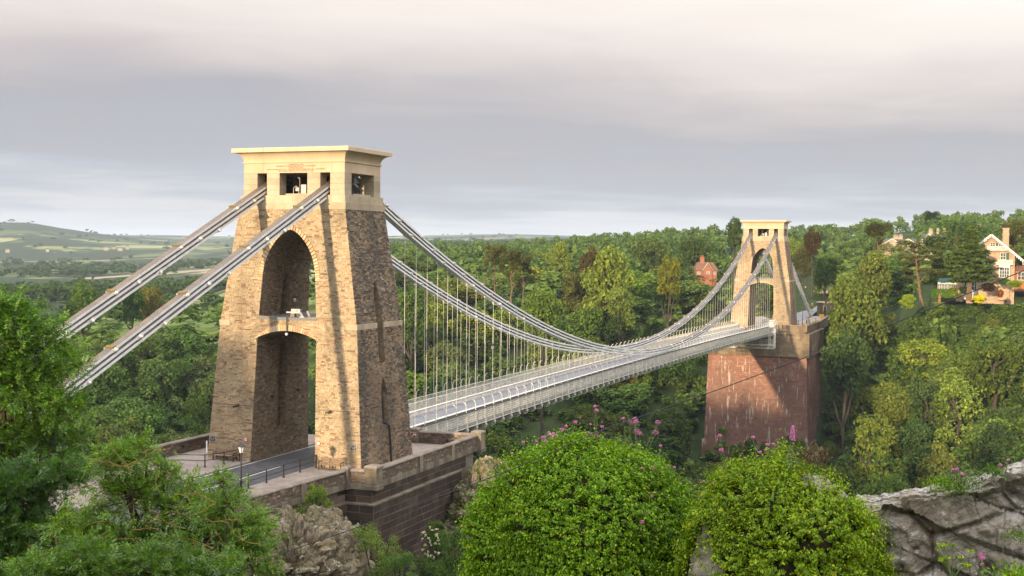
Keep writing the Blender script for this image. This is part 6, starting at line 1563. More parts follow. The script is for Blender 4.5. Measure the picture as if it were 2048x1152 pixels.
def blob_rock(c, ax, seed, nu=110, nv=70, amp=.22, freq=1.0, strata=.0):
    c = np.array(c); V = []
    for j in range(nv):
        th = math.pi*j/(nv-1)
        for i in range(nu):
            ph = 2*math.pi*i/nu; d = np.array([math.sin(th)*math.cos(ph), math.sin(th)*math.sin(ph), math.cos(th)])
            p = d*ax; q = (p+c)*freq
            wq = Vector(q)+Vector(mnoise.noise_vector(Vector(q*1.4)))*.35
            def blocky(sc):
                dd, pp = mnoise.voronoi(Vector((wq.x*sc, wq.y*sc, wq.z*sc*1.5))); c0 = pp[0]
                return (math.sin(c0.x*12.9+c0.y*78.2+c0.z*37.7)*43758.5) % 1.0-.5, max(0, .10-(dd[1]-dd[0]))/.10
            b1, e1 = blocky(1.3); b2, e2 = blocky(3.2)
            n = mnoise.fractal(Vector(q*.8), .9, 2.1, 4)*amp*.8+b1*amp*.9+b2*amp*.40-e1*amp*.35-e2*amp*.14+mnoise.fractal(Vector(q*6), .8, 2.1, 4)*amp*.12
            if strata: n += strata*math.sin((p[2]+.25*p[0])*9*freq+2*mnoise.noise(Vector(q)))
            V.append(c+p*(1+n))
    F = [[j*nu+i, j*nu+(i+1) % nu, (j+1)*nu+(i+1) % nu, (j+1)*nu+i][::-1] for j in range(nv-1) for i in range(nu)]
    return np.array(V), F
def frame_at(px, py, d):
    """camera-side frame at a point: position, sideways unit vector, away unit vector"""
    p = at(px, py, d); v = p-CAM; a = np.array([v[0], v[1], 0]); a /= np.linalg.norm(a); return p, np.array([a[1], -a[0], 0]), a
# two ivy-clad knolls close to the viewpoint
def knoll(px, py, d, ax, seed):
    p, rt, aw = frame_at(px, py, d); nu, nv = 130, 80; V = []
    for j in range(nv):
        th = math.pi*.80*j/(nv-1)
        for i in range(nu):
            ph = 2*math.pi*i/nu; l = np.array([math.sin(th)*math.cos(ph)*ax[0], math.sin(th)*math.sin(ph)*ax[1], math.copysign(abs(math.cos(th))**.85, math.cos(th))*ax[2]])
            q = p+rt*l[0]+aw*l[1]+np.array([0, 0, l[2]])
            n = mnoise.fractal(Vector(q*1.15+seed), .9, 2.1, 5)*.13+mnoise.fractal(Vector(q*2.4+seed), .9, 2.1, 4)*.12
            V.append(p+(q-p)*(1+n))
    F = [[j*nu+i, j*nu+(i+1) % nu, (j+1)*nu+(i+1) % nu, (j+1)*nu+i][::-1] for j in range(nv-1) for i in range(nu)]
    return np.array(V), F, p
def skin_points(V, F, n, r):
    F = np.asarray(F); a, b, c, d = (V[F[:, k]] for k in range(4)); nr = np.cross(c-a, d-b); A = np.linalg.norm(nr, axis=1); nr /= A[:, None]+1e-12
    idx = r.choice(len(F), n, p=A/A.sum()); u, v = r.random((n, 1)), r.random((n, 1))
    P = (a[idx]*(1-u)+b[idx]*u)*(1-v)+(d[idx]*(1-u)+c[idx]*u)*v
    return P, nr[idx]
def leaves(P, N, size, r, asp=.62, fold=.25):
    n = len(P); N = N/np.linalg.norm(N, axis=1, keepdims=True)
    down = np.array([0, 0, -1.0])+r.normal(size=(n, 3))*.75; t = down-(down*N).sum(1, keepdims=True)*N; t /= np.linalg.norm(t, axis=1, keepdims=True)+1e-9
    s = np.cross(N, t); L = size[:, None]
    base = P-t*L*.5; tip = P+t*L*.62-N*L*.15; l = P-s*L*asp*.5-t*L*.12+N*L*fold*.5; rr = P+s*L*asp*.5-t*L*.12+N*L*fold*.5
    V = np.stack([base, l, tip, rr], 1).reshape(-1, 3); b = np.arange(n)[:, None]*4
    F = np.concatenate([b+np.array([[0, 2, 1]]), b+np.array([[0, 3, 2]])])
    return V, F
pixv = lambda P: np.stack([1024+FPX*((P-CAM) @ CR)/((P-CAM) @ CF), 576-FPX*((P-CAM) @ CU)/((P-CAM) @ CF)], 1)
def inpoly(xy, poly):
    x, y = xy[:, 0], xy[:, 1]; ins = np.zeros(len(x), bool); n = len(poly)
    for i in range(n):
        (x0, y0), (x1, y1) = poly[i], poly[(i+1) % n]
        c = ((y0 > y) != (y1 > y)) & (x < (x1-x0)*(y-y0)/((y1-y0) if y1 != y0 else 1e-9)+x0); ins ^= c
    return ins
def ivy(knV, knF, centre, n, mat, name, label, seed, smin, smax):
    r = np.random.default_rng(seed); P, N = skin_points(knV, knF, n, r)
    cam_side = ((P-centre) @ ((CAM-centre)/np.linalg.norm(CAM-centre))) > -.35
    clump = np.array([mnoise.fractal(Vector(p*2.6), .9, 2.0, 3) for p in P]); keep = cam_side.copy()
    xy = pixv(P)
    for poly in BARE: keep &= ~(inpoly(xy, poly) & (r.random(len(P)) < .96))
    P, N, clump = P[keep], N[keep], clump[keep]
    P = P+N*(np.clip(clump+.3, 0, 1)*.24*r.random(len(P))**.6+r.uniform(.0, .10, len(P))+(r.random(len(P)) < .06)*r.uniform(.05, .16, len(P)))[:, None]
    N = N*.8+np.array([0, 0, .55])+r.normal(size=N.shape)*.40
    V, F = leaves(P, N, r.uniform(smin, smax, len(P)), r)
    o = ob(name, mesh_np(name, V, F, M[mat])); return tag(o, label, 'ivy', kind='stuff')
BARE = [[(1395, 1075), (1410, 1050), (1432, 1085), (1450, 1152), (1452, 1300), (1350, 1300), (1375, 1152)], [(1597, 915), (1640, 925), (1700, 975), (1725, 1012), (1700, 1010), (1650, 990), (1600, 968)], [(1716, 1015), (1745, 1052), (1770, 1152), (1790, 1300), (1900, 1300), (1800, 1000)]]
kA = knoll(1180, 1128, 14.6, (1.20, 1.05, 1.42), 3.0)
kB = knoll(1560, 1160, 13.4, (.97, .95, 1.18), 9.0)
for (V_, F_, p_), lab in ((kA, 'rock knoll hidden under the large rounded mound of green ivy'), (kB, 'limestone knoll under the yellower ivy with its bare right flank showing')):
    me = mesh_np('rock_knoll', V_, F_, [M['soil'], M['limestone']], True); xy_ = pixv(V_[np.array(F_)].mean(1)); mi = np.zeros(len(F_), np.int32)
    for poly in BARE: mi[inpoly(xy_, [(x+(12 if x > 1400 else -12)*0, y) for x, y in poly])] = 1
    me.polygons.foreach_set('material_index', mi); tag(ob('rock_knoll', me), lab, 'rock')
ivy(*kA, 215000, 'ivy', 'ivy', 'large rounded mound of green ivy and creeper in the middle foreground', 1, .018, .044)
ivy(*kB, 165000, 'ivyb', 'ivy', 'yellow green ivy covering the right hand rock beside the bare limestone', 2, .018, .042)
# loose creeper shoots standing out of the mound
def shoots(kn, n, seed, name, label, mat):
    r = np.random.default_rng(seed); P, N = skin_points(kn[0], kn[1], n*4, r); keep = (N[:, 2] > .0) & (((P-kn[2]) @ ((CAM-kn[2])/np.linalg.norm(CAM-kn[2]))) > -.6); P, N = P[keep][:n], N[keep][:n]; PP_, NN, S_ = [], [], []
    for p, nn in zip(P, N):
        L_ = r.uniform(.12, .34); dr = nn*.6+np.array([0, 0, .6])+r.normal(size=3)*.45; dr /= np.linalg.norm(dr)
        for i in range(12): PP_.append(p+dr*L_*i/12+np.array([0, 0, -.25*(L_*i/12)**2*4])+r.normal(size=3)*.012); NN.append(r.normal(size=3)+np.array([0, 0, .6])); S_.append(r.uniform(.022, .045))
    V, F = leaves(np.array(PP_), np.array(NN), np.array(S_), r, .42)
    return tag(ob(name, mesh_np(name, V, F, M[mat])), label, 'creeper', kind='stuff')
shoots(kA, 420, 5, 'creeper', 'thin leafy shoots standing out of the large ivy mound', 'ivy')
shoots(kB, 260, 6, 'creeper', 'thin leafy shoots standing out of the yellower ivy', 'ivyb')
# valerian in flower
def valerian(px, py, d, stems, label, h=.22, group='pink valerian on the ivy and rocks', sc=1.0):
    p = at(px, py, d)
    if py < 1130 and px < 1700:                      # rooted on the knoll it grows from
        best = min(((float(np.min(np.hypot(*(xy_-np.array([px, py])).T))), V0_[int(np.argmin(np.hypot(*(xy_-np.array([px, py])).T)))]) for V0_, xy_ in KN), key=lambda q: q[0]); q = best[1]
        up = (pix(q)[1]-py)*np.linalg.norm(q-CAM)/FPX; p = q+(CAM-q)/np.linalg.norm(CAM-q)*.10+np.array([0, 0, min(max(up, .14), .34)]); h = max(h, float(p[2]-q[2]))
    t = thing('valerian_plant', label, 'flower', tuple(p), rng.uniform(0, 6), group); r = np.random.default_rng(int(px*7+py)); s_ = MB(); LP, LN, LS = [], [], []
    for i in range(stems):
        a = r.uniform(0, 6.28); q = np.array([math.cos(a), math.sin(a), 0])*r.uniform(.0, .05+.02*stems); top = q*1.6+np.array([0, 0, h*r.uniform(-.25, .35)])
        b = q*.4+np.array([0, 0, -h]); s_.tube([b, (b+top)/2+r.normal(size=3)*.01, top], .0035, 4, False)
        fl = MB(); R = r.uniform(.019, .032)*sc
        for k in range(46):
            dv = r.normal(size=3); dv /= np.linalg.norm(dv); c = top+dv*R*np.array([1, 1, .8])*r.uniform(.55, 1.0)+np.array([0, 0, R*.4]); e = r.uniform(.005, .009)
            V = [c+np.array(v)*e for v in ((1, 0, 0), (-1, 0, 0), (0, 1, 0), (0, -1, 0), (0, 0, 1), (0, 0, -1))]; fl.add(V, [[0, 2, 4], [2, 1, 4], [1, 3, 4], [3, 0, 4], [2, 0, 5], [1, 2, 5], [3, 1, 5], [0, 3, 5]])
        fl.build('flower_head', M['valerian'], t)
        for k in range(9): LP.append(b+(top-b)*r.uniform(.05, .75)+r.normal(size=3)*.02); LN.append(r.normal(size=3)+np.array([0, 0, .5])); LS.append(r.uniform(.03, .055))
    s_.build('stem', M['valerian_stem'], t); V, F = leaves(np.array(LP), np.array(LN), np.array(LS), r, .4); ob('leaves', mesh_np('leaves', V, F, M['valerian_stem']), t)
    return t
def facing(kn): 
    V_, c = kn[0], kn[2]; m_ = ((V_-c) @ ((CAM-c)/np.linalg.norm(CAM-c))) > -.15; return V_[m_], pixv(V_[m_])
KN = [facing(kA), facing(kB)]
VAL = [(1306, 835, 14.3, 6, 'big cluster of pink valerian heads crowning the top of the ivy mound', 1.35), (1262, 838, 14.4, 3, 'pink valerian just left of the biggest cluster on the ivy mound', 1), (1208, 828, 14.6, 2, 'single tall pink valerian on the skyline of the ivy mound', .9), (1192, 842, 14.6, 1, 'lone small valerian head on the upper left shoulder of the ivy mound', .7),
 (1119, 858, 14.5, 3, 'tall pink valerian cluster on the left shoulder of the ivy mound', 1.1), (1104, 872, 14.4, 4, 'pink valerian below the tall cluster on the left shoulder of the ivy', .9), (1084, 880, 14.4, 3, 'pink valerian on the left slope of the ivy mound above the lowest cluster', .9), (1070, 890, 14.3, 4, 'lowest pink valerian cluster on the left rim of the ivy mound', 1), (1024, 935, 14.2, 2, 'two small valerian heads where the cable meets the ivy mound', .7), (1157, 850, 14.5, 1, 'small valerian head standing left of the single tall one', .6),
 (1188, 885, 13.9, 2, 'pair of valerian heads on the face of the ivy under the cable', .9), (1208, 882, 13.9, 1, 'single valerian head right of the pair under the cable', .9), (1297, 972, 13.4, 2, 'pink valerian in the centre of the right face of the ivy mound', .9), (1302, 1017, 13.3, 2, 'small pair of valerian heads right of the low middle one', .8),
 (1280, 1068, 13.2, 4, 'pink valerian cluster above the lowest flowers of the ivy mound', 1), (1310, 1095, 13.1, 3, 'lowest large pink valerian heads on the front of the ivy mound', 1.1), (1328, 1108, 13.1, 2, 'pink valerian at the bottom right of the ivy mound', .9), (1372, 945, 13.5, 2, 'pink valerian on the right shoulder of the ivy mound', .7), (1392, 968, 13.3, 3, 'grey leaved valerian between the two ivy mounds', .7), (1366, 862, 14.2, 1, 'thin valerian on the right skyline of the ivy mound', .6), (1405, 892, 14.0, 2, 'tall pink valerian in the dip between the two ivy mounds', .9), (1508, 876, 13.4, 2, 'pink valerian at the left end of the yellower ivy top', .9), (1545, 882, 13.4, 1, 'small dark pink valerian on top of the yellower ivy', .7), (1547, 900, 13.2, 2, 'pink valerian heads nestling in the top of the yellower ivy', .9), (1574, 912, 13.1, 3, 'leafy valerian with few flowers at the bare rock edge', .6), (1925, 942, 13.4, 3, 'pink valerian growing on the crest of the bare limestone ridge', .8), (2006, 928, 13.2, 2, 'pink valerian against the raised end of the limestone ridge', .8), (1968, 1125, 12.0, 3, 'pink valerian at the foot of the limestone face', .8)]
for px, py, d, n_, lab, sc in VAL: valerian(px, py, d, n_, lab, .15 if n_ < 3 else .17, sc=sc)
t = thing('foxglove', 'tall magenta foxglove spike on the top of the yellower ivy', 'flower', tuple(at(1584, 915, 13.2)))
MB().tube([(0, 0, -.1), (.005, 0, .12), (.0, 0, .33)], .005, 5).build('stem', M['valerian_stem'], t)
fl = MB()
for k in range(30): a = k*2.4; z = .19+k*.0050; r0 = .024*(1-k/45); fl.lathe([(.004, z+.01), (.011, z), (.012, z-.012)], r0*math.cos(a), r0*math.sin(a), 5)
fl.build('flower_spike', M['valerian'], t)
r = np.random.default_rng(4); V, F = leaves(np.array([0, 0, -.02])+r.normal(size=(24, 3))*np.array([.05, .05, .07]), r.normal(size=(24, 3))+np.array([0, 0, .5]), r.uniform(.05, .09, 24), r, .4); ob('leaves', mesh_np('leaves', V, F, M['valerian_stem']), t)
# bare limestone ridge on the right
RX = [1690, 1720, 1760, 1800, 1850, 1900, 1950, 1985, 2010, 2030, 2060, 2150, 2300, 2500]; RY = [1030, 1014, 1010, 1004, 992, 984, 972, 964, 952, 943, 938, 925, 905, 890]
def ridge_pt(s, t):
    px = 1690+s*810; top = np.interp(px, RX, RY)+7*mnoise.noise(Vector((px*.03, 0, 0)))+4*mnoise.noise(Vector((px*.11, 2, 0)))
    p, rt, aw = frame_at(px, top, 13.6)
    if t < .18: q = p+aw*(1.6*(1-t/.18)+.55)-np.array([0, 0, 1.5*(1-t/.18)**1.3])
    elif t < .36: q = p+aw*(.55*(1-(t-.18)/.18))
    else:
        u = (t-.36)/.64; q = p-aw*(.10+.9*u**1.2)-np.array([0, 0, 2.0*u])
    bed = q[2]*1.0+.22*(q[0]-55)                      # tilted beds
    st = math.floor(bed*2.7+.6*mnoise.noise(Vector((q[0]*1.1, q[1]*1.1, 1)))); fr = bed*2.7-st
    w = min(1, max(0, (t-.25)/.12)); n = mnoise.fractal(Vector(q*1.7), .9, 2.1, 6)*.08+mnoise.fractal(Vector(q*6), .9, 2.2, 4)*.05
    cellv = mnoise.cell_vector(Vector((q[0]*1.5, q[1]*1.5, st*1.0)))
    crack = mnoise.voronoi(Vector((q[0]*1.4, q[1]*1.4, bed*1.8)))[0]; cr = max(0, 1-(crack[1]-crack[0])*9)
    n += w*(.20*(cellv[0]-.5)-.10*max(0, .16-fr)/.16-.10*cr)
    q = q-aw*n+np.array([0, 0, .5*n if t < .4 else .1*n]); return q
V_, F_ = rock_grid(ridge_pt, 260, 170)
tag(ob('limestone_ridge', mesh_np('limestone_ridge', V_, [f[::-1] for f in F_], M['limestone'], False)), 'bare grey limestone ridge with white lichen at the right edge of the foreground', 'rock')
# small plants on and below the limestone
def tuft(name, label, px, py, d, n, spread, size, mat, cat='plant', up=.12, seed=0, asp=.4, group=None):
    r = np.random.default_rng(seed+int(px)); t = thing(name, label, cat, tuple(at(px, py, d)), 0, group)
    P = r.normal(size=(n, 3))*np.array([spread, spread, spread*.45])+np.array([0, 0, up*.3]); V, F = leaves(P, r.normal(size=(n, 3))*.7+np.array([0, -.2, .7]), r.uniform(size*.6, size*1.3, n), r, asp)
    o = ob('foliage', mesh_np('foliage', V, F, M[mat]), t); return t
tuft('herb_clump', 'grey green herb clump under the flowers on the crest of the limestone ridge', 1920, 968, 13.45, 700, .12, .035, 'valerian_stem')
tuft('herb_clump', 'dark creeping herb mat on the crest of the limestone ridge', 1895, 975, 13.4, 900, .10, .028, 'ivy')
tuft('herb_clump', 'small yellow green plant beside the raised end of the limestone ridge', 1990, 948, 13.3, 160, .05, .04, 'ash')
tuft('dry_grass', 'tuft of dry brown grass at the top of the bare rock flank', 1625, 918, 13.3, 500, .09, .06, 'twig', asp=.08)
tuft('herb_clump', 'leafy herb growing out of the limestone face at the right edge', 2038, 1078, 12.4, 160, .06, .035, 'ash')
tuft('herb_clump', 'green weeds along the bottom right corner below the limestone', 2040, 1160, 11.8, 700, .12, .035, 'ivy')
um = thing('umbel_plant', 'yellow green umbel plant at the bottom of the limestone face', 'plant', tuple(at(1905, 1152, 12.0)))
r = np.random.default_rng(8); s_ = MB(); hP, hN = [], []
for k in range(11):
    a = r.uniform(-1.2, 1.2); L_ = r.uniform(.16, .32); top = np.array([math.sin(a)*L_*.8, r.uniform(-.06, .06), L_*math.cos(a)*.9]); s_.tube([(0, 0, -.05), top*.5+np.array([0, 0, .02]), top], .004, 4, False)
    for q in range(16): aa = r.uniform(0, 6.28); e = top+np.array([math.cos(aa)*.045, math.sin(aa)*.045, .035])*r.uniform(.5, 1); hP.append(e); hN.append(r.normal(size=3)*.5+np.array([0, 0, 1]))
s_.build('stem', M['valerian_stem'], um); V, F = leaves(np.array(hP), np.array(hN), np.full(len(hP), .03), r, .8); ob('flower_heads', mesh_np('flower_heads', V, F, M['ivyb']), um)
# cable in front of the knolls
CP_ = [(-60, 1300, 12.4), (300, 1192, 12.3), (560, 1108, 12.2), (700, 1060, 12.1), (880, 992, 12.0), (1010, 945, 12.0), (1200, 862, 11.9), (1440, 778, 11.8), (1660, 697, 11.7), (1850, 622, 11.6), (2048, 541, 11.5), (2400, 398, 11.3)]
tag(MB().tube([at(*c) for c in CP_], .0048, 6).build('overhead_cable', M['darkiron']), 'thin black overhead cable running diagonally in front of the ivy and the red pier', 'cable')

# rocky outcrops round the foot of the terrace
def outcrop(px, py, d, ax, label, seed, amp=.28, cat='rock'):
    p = at(px, py, d); V, F = blob_rock(p, np.array(ax), seed, 200, 130, amp, .42, .035)
    return tag(ob('rock_outcrop', mesh_np('rock_outcrop', V, F, M['cliff'], False)), label, cat), (V, F, p)
o1, k1 = outcrop(590, 1165, 84, (4.2, 4.0, 4.8), 'pale craggy rock outcrop below the approach wall with patches of dry grass', 1)
o2, k2 = outcrop(672, 1140, 86, (2.2, 2.6, 3.6), 'smaller rock shoulder right of the craggy outcrop under the approach wall', 2)
def rock_ellipsoid(c, ax, label, seed, amp=.28):
    V, F = blob_rock(np.array(c), np.array(ax), seed, 200, 130, amp, .42, .035); return tag(ob('rock_outcrop', mesh_np('rock_outcrop', V, F, M['cliff'], False)), label, 'rock'), (V, F, np.array(c))
o3, k3 = rock_ellipsoid((13.6, 7.2, -7.2), (3.6, 5.0, 5.9), 'grassy rock outcrop against the far end of the terrace wall', 3, .22)
o4, k4 = rock_ellipsoid((17.5, 4.0, -10.5), (4.2, 4.0, 6.0), 'steep pale rock face below the grassy outcrop beside the ivy mound', 4)
o5, k5 = rock_ellipsoid((13.5, -3.5, -13.5), (4.5, 7.0, 4.0), 'shadowed rock foot under the dark abutment blocks', 5)
def rock_cover(kn, n, seed, label, size=.10, zmin=.15, mat='leaf', col=(1.5, 1.35, .8), lo=.02):
    r = np.random.default_rng(seed); P, N = skin_points(kn[0], kn[1], n, r); cl_ = np.array([mnoise.fractal(Vector(p*.55+seed), .9, 2.0, 3) for p in P]); keep = (N[:, 2] > zmin-.5*cl_) & (cl_ > lo); P, N = P[keep], N[keep]
    P = P+N*r.uniform(0, .3, len(P))[:, None]; V, F = leaves(P, N+r.normal(size=N.shape)*.6+np.array([0, 0, .3]), r.uniform(size*.6, size*1.5, len(P)), r, .4)
    o = ob('rock_plants', mesh_np('rock_plants', V, F, M[mat])); o.color = (*col, 1); return tag(o, label, 'plants', kind='stuff')
rock_cover(k1, 26000, 1, 'dry grass and small weeds on the craggy outcrop', .10, .30, col=(1.1, 1.1, .7), lo=-.08)
rock_cover(k3, 30000, 2, 'thick grass and weeds on the outcrop at the end of the terrace wall', .14, -.4, col=(.95, 1.12, .70), lo=-.3)
rock_cover(k4, 10000, 3, 'scattered weeds on the steep pale rock face', .13, .05, col=(1.0, 1.1, .7), lo=-.12)
# bushes at the foot of the walls
def shrub(name, label, px, py0, py1, d, wpx, seed, col, n=5200, leaf=.11, mat='leaf', nb=26, cat='bush', upright=1.0):
    p = at(px, py1, d); s = d/FPX; r = wpx*s/2; h = (py1-py0)*s; t = thing(name, label, cat, tuple(p)); rr = np.random.default_rng(seed); P, N = [], []
    for i in range(nb):
        c = np.array([rr.uniform(-.72, .72)*r, rr.uniform(-.6, .6)*r, rr.uniform(.12, .88)*h]); rad = rr.uniform(.16, .34)*min(r, h); c[:2] *= 1.1-.5*(c[2]/h)**2; m_ = n//nb
        d_ = rr.normal(size=(m_, 3)); d_ /= np.linalg.norm(d_, axis=1, keepdims=True); P.append(c+d_*rad*rr.uniform(.5, 1.1, (m_, 1))); N.append(d_+np.array([0, 0, .5])+rr.normal(size=(m_, 3))*.5)
    P, N = np.concatenate(P), np.concatenate(N); V, F = leaves(P, N, rr.uniform(leaf*.6, leaf*1.4, len(P)), rr, .6)
    o = ob('foliage', mesh_np('foliage', V, F, M[mat]), t); o.color = (*col, 1)
    m = MB()
    for k in range(6): a = rr.uniform(0, 6.28); m.tube([(0, 0, -.5), (math.cos(a)*r*.3, math.sin(a)*r*.3, h*.4), (math.cos(a)*r*.55, math.sin(a)*r*.55, h*.8)], [.05, .035, .012], 5)
    m.build('stem', M['bark'], t); return t
shrub('wall_bush', 'rounded green bush growing against the approach wall above the craggy outcrop', 632, 968, 1046, 88, 74, 1, (1.25, 1.35, .85))
shrub('grey_bush', 'grey green feathery bush at the foot of the dark abutment corner', 752, 1042, 1175, 84, 120, 2, (1.45, 1.45, 1.35), 7000, .10)
shrub('low_bush', 'blue green bush low in front of the dark abutment blocks', 805, 1095, 1190, 82, 90, 3, (1.0, 1.25, 1.15), 4500, .10)
eb = shrub('elder_bush', 'elder bush with cream flower heads under the end of the dark abutment', 868, 1035, 1130, 96, 62, 4, (.75, .95, .75), 4200, .11)
r = np.random.default_rng(2); f_ = MB()
for k in range(34):
    c = np.array([r.uniform(-.85, .85), -.7+r.uniform(-.35, .2), r.uniform(.8, 3.2)])
    for q in range(9): e = c+r.normal(size=3)*.045; f_.box(e[0]-.03, e[0]+.03, e[1]-.03, e[1]+.03, e[2]-.012, e[2]+.012)
f_.build('flower_heads', M['elder'], eb)
shrub('dark_bush', 'dense dark green bush between the elder and the ivy mound', 912, 1040, 1170, 92, 100, 5, (.85, 1.05, .95), 6500, .12)
shrub('dark_bush', 'dark bush in the shadowed corner beneath the pale rock face', 870, 1110, 1200, 90, 110, 6, (.6, .75, .7), 4500, .12)
shrub('corner_weed', 'small green bush in the angle of the dark abutment', 700, 1058, 1110, 88, 50, 7, (.8, .95, .8), 2200, .09)
shrub('rock_bush', 'small bush on the craggy outcrop left of the wall bush', 582, 1040, 1080, 86, 34, 8, (1.0, 1.15, .9), 1800, .08)
# climber and shrubs at the foot of the red pier
shrub('pier_ivy', 'upright ivy climbing the lower left of the red pier', 1442, 842, 960, 300, 34, 9, (1.15, 1.3, .75), 3000, .45, nb=18)
shrub('pier_bush', 'dark bush at the middle foot of the red pier', 1510, 868, 960, 296, 70, 10, (.75, .95, .8), 3500, .5)
shrub('pier_bush', 'dark bush at the right foot of the red pier', 1585, 872, 960, 292, 80, 11, (.62, .80, .70), 3500, .5)
shrub('pier_bush', 'bush between the pier ivy and the middle bush of the red pier', 1472, 880, 960, 297, 44, 12, (.95, 1.1, .8), 2500, .45)

# ------------------------------------------------------------------ foreground ash trees
def sprays(P, D, r, L=.30, nl=9, lw=.36):
    """pinnate leaves: points, directions -> leaflets"""
    n = len(P); D = D/np.linalg.norm(D, axis=1, keepdims=True); up = np.array([0, 0, 1.0])+r.normal(size=(n, 3))*.35
    s = np.cross(D, up); s /= np.linalg.norm(s, axis=1, keepdims=True)+1e-9; nm = np.cross(s, D); VV = []
    Ls = (L*r.uniform(.7, 1.25, n))[:, None]
    for k in range(nl):
        u = (k//2+1)/((nl+1)/2); side = 0 if k == nl-1 else (1 if k % 2 else -1)
        b = P+D*Ls*u-nm*Ls*.22*u*u; ax = D*(.55 if side else 1)+s*side*.85-nm*.25; ax = ax/np.linalg.norm(ax, axis=1, keepdims=True); l = Ls*.42*r.uniform(.8, 1.15, (n, 1)); w = np.cross(nm, ax)*l*lw*.5
        VV.append(np.stack([b, b+ax*l*.45+w+nm*l*.05, b+ax*l, b+ax*l*.45-w+nm*l*.05], 1))
    V = np.concatenate(VV).reshape(-1, 3); return V, np.arange(len(V)).reshape(-1, 4)
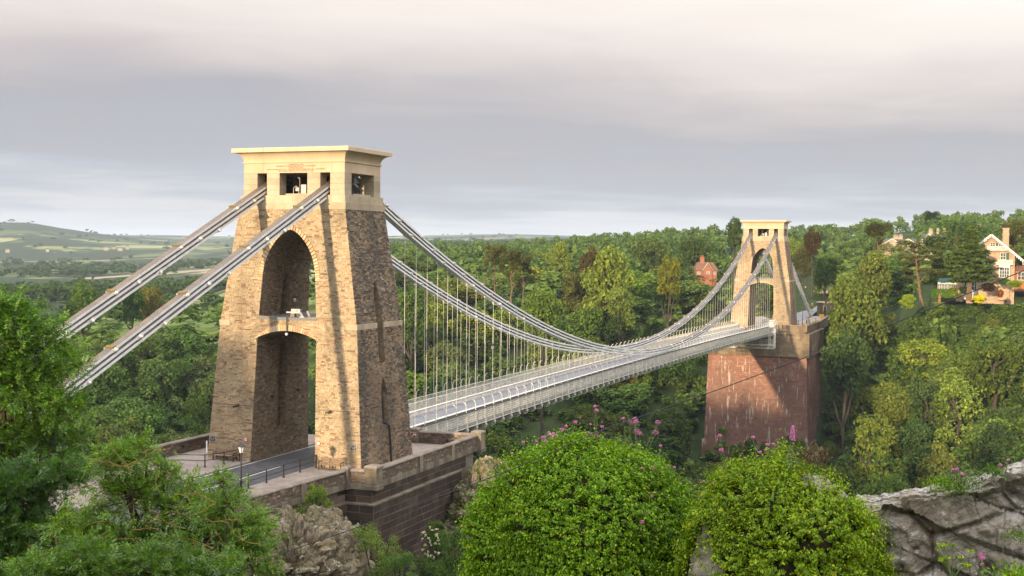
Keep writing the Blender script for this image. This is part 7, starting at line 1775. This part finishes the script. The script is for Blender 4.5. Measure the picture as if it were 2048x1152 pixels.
def ash(name, label, base, lobes, nspray, d, seed, L=.30, mat='ash', col=(1, 1, 1), trunk=(.22, .03), bare=0, twig=True):
    """base: (px, py); lobes: (px, py, rpx, depth offset, weight)"""
    r = np.random.default_rng(seed); s = d/FPX; b = at(base[0], base[1], d); t = thing(name, label, 'tree', tuple(b)); _, rt, aw = frame_at(base[0], base[1], d); wood = MB(); PS, DS = [], []; tw = MB()
    wsum = sum(l[4]*l[2]**2 for l in lobes)
    for px, py, rp, dz, w in lobes:
        c = at(px, py, d)+aw*dz-b; rad = rp*s
        mid = c*.5+rt*r.uniform(-.4, .4)+np.array([0, 0, .15*c[2]]); k = trunk[0]*min(1, rad/2.0+.35)
        wood.tube([(0, 0, -2.0), mid*.5, mid, c*.92], [k, k*.75, k*.5, trunk[1]], 7)
        n = int(nspray*w*rp**2/wsum); nt_ = max(10, n//9)
        for i in range(nt_):
            dv = r.normal(size=3); dv /= np.linalg.norm(dv); dv[2] = dv[2] if dv[2] > -.5 else -dv[2]*.5
            e = c+dv*rad*r.uniform(.55, 1.0)*np.array([1, 1, .9]); st = c+(e-c)*.15+r.normal(size=3)*rad*.08; m1 = (st+e)/2+r.normal(size=3)*rad*.07
            if twig and r.random() < .55: tw.tube([st, m1, e], [.030, .018, .006], 4, False)
            for q in range(max(3, n//nt_)):
                u = r.uniform(.25, 1.0)**.6; p = (st*(1-u)+e*u)+r.normal(size=3)*L*.45; dr = (e-st)/np.linalg.norm(e-st)*.6+r.normal(size=3)*.6+np.array([0, 0, .15]); PS.append(p); DS.append(dr)
    V, F = sprays(np.array(PS), np.array(DS), r, L); o = ob('crown', mesh_np('crown', V, F, M[mat]), t); o.color = (*col, 1)
    wood.build('trunk', M['bark'], t)
    if twig: tw.build('branches', M['twig'], t)
    if bare:
        m = MB()
        for i in range(bare):
            a = r.uniform(-.9, .9); p = np.array(lobes[i % len(lobes)][:2], float); q = at(p[0]+r.uniform(-60, 40), p[1]+r.uniform(-20, 60), d)-b-aw*r.uniform(.8, 1.6); pts = [q]; dr = rt*r.choice([-1, -1, 1])*r.uniform(.5, 1)+np.array([0, 0, r.uniform(-.3, .5)])
            for k in range(5): dr = dr+r.normal(size=3)*.28; dr /= np.linalg.norm(dr); pts.append(pts[-1]+dr*r.uniform(.16, .34))
            m.tube(pts, [.013-.002*k for k in range(6)], 4, False)
            for k in (2, 3, 4):
                d2 = dr+r.normal(size=3)*.7; d2 /= np.linalg.norm(d2); m.tube([pts[k], pts[k]+d2*.16, pts[k]+d2*.30+np.array([0, 0, .05])], [.010, .007, .003], 4, False)
        m.build('bare_twigs', M['lichen'], t)
    return t
ash('ash_tree', 'bright green ash tree with orange lichened twigs in front of the approach road', (300, 1230), [(232, 925, 52, 0, 1.2), (292, 905, 34, .3, .9), (265, 1000, 95, .2, 1.0), (380, 1010, 70, -.2, 1), (470, 1000, 34, .2, .9), (500, 1060, 62, 0, 1), (395, 1090, 100, .4, .9), (255, 1110, 110, .2, .9), (160, 1075, 80, .3, .8), (505, 1125, 50, -.3, 1.0), (330, 945, 40, 0, .8)], 5200, 36, 1, .27, bare=26, col=(1.25, 1.2, .9))
ash('ash_tree', 'large dark green tree filling the left edge across the land chains', (20, 1250), [(10, 650, 70, 0, 1), (75, 700, 75, .5, 1), (130, 735, 44, 0, 1), (30, 780, 100, 0, 1), (115, 820, 62, -.5, 1), (60, 890, 100, .5, .8), (160, 880, 40, 0, .7), (-60, 720, 120, 0, 1), (-80, 900, 140, .8, .8), (0, 620, 40, 0, 1)], 9000, 56, 2, .42, trunk=(.3, .05), col=(.85, .95, .78))
ash('ash_tree', 'deep shaded tree below the large left hand tree', (60, 1330), [(40, 990, 90, .5, 1), (140, 960, 60, 0, 1), (60, 1080, 110, 0, 1), (150, 1130, 90, -.3, 1), (-50, 1060, 120, .5, 1), (20, 1150, 90, -.8, 1)], 6500, 44, 3, .32, trunk=(.24, .05), col=(.50, .62, .60))  # leaf colour darkened to stand for the deep shade here
ash('ash_sapling', 'slender ash sapling with bright leaves right of the approach road shrub', (470, 1225), [(445, 965, 20, 0, 1), (455, 1010, 26, 0, 1), (420, 1040, 30, .2, 1), (490, 1100, 40, 0, 1), (510, 1040, 24, -.2, 1)], 900, 33, 4, .24, trunk=(.09, .015), bare=10, col=(1.15, 1.1, .95))
ash('ash_shrub', 'mid green leafy shrub filling the bottom left corner', (240, 1300), [(180, 1150, 90, 0, 1), (330, 1150, 100, 0, 1), (440, 1165, 70, .3, 1), (80, 1170, 80, 0, 1)], 3600, 31, 5, .24, trunk=(.1, .02), col=(.9, .95, .9))
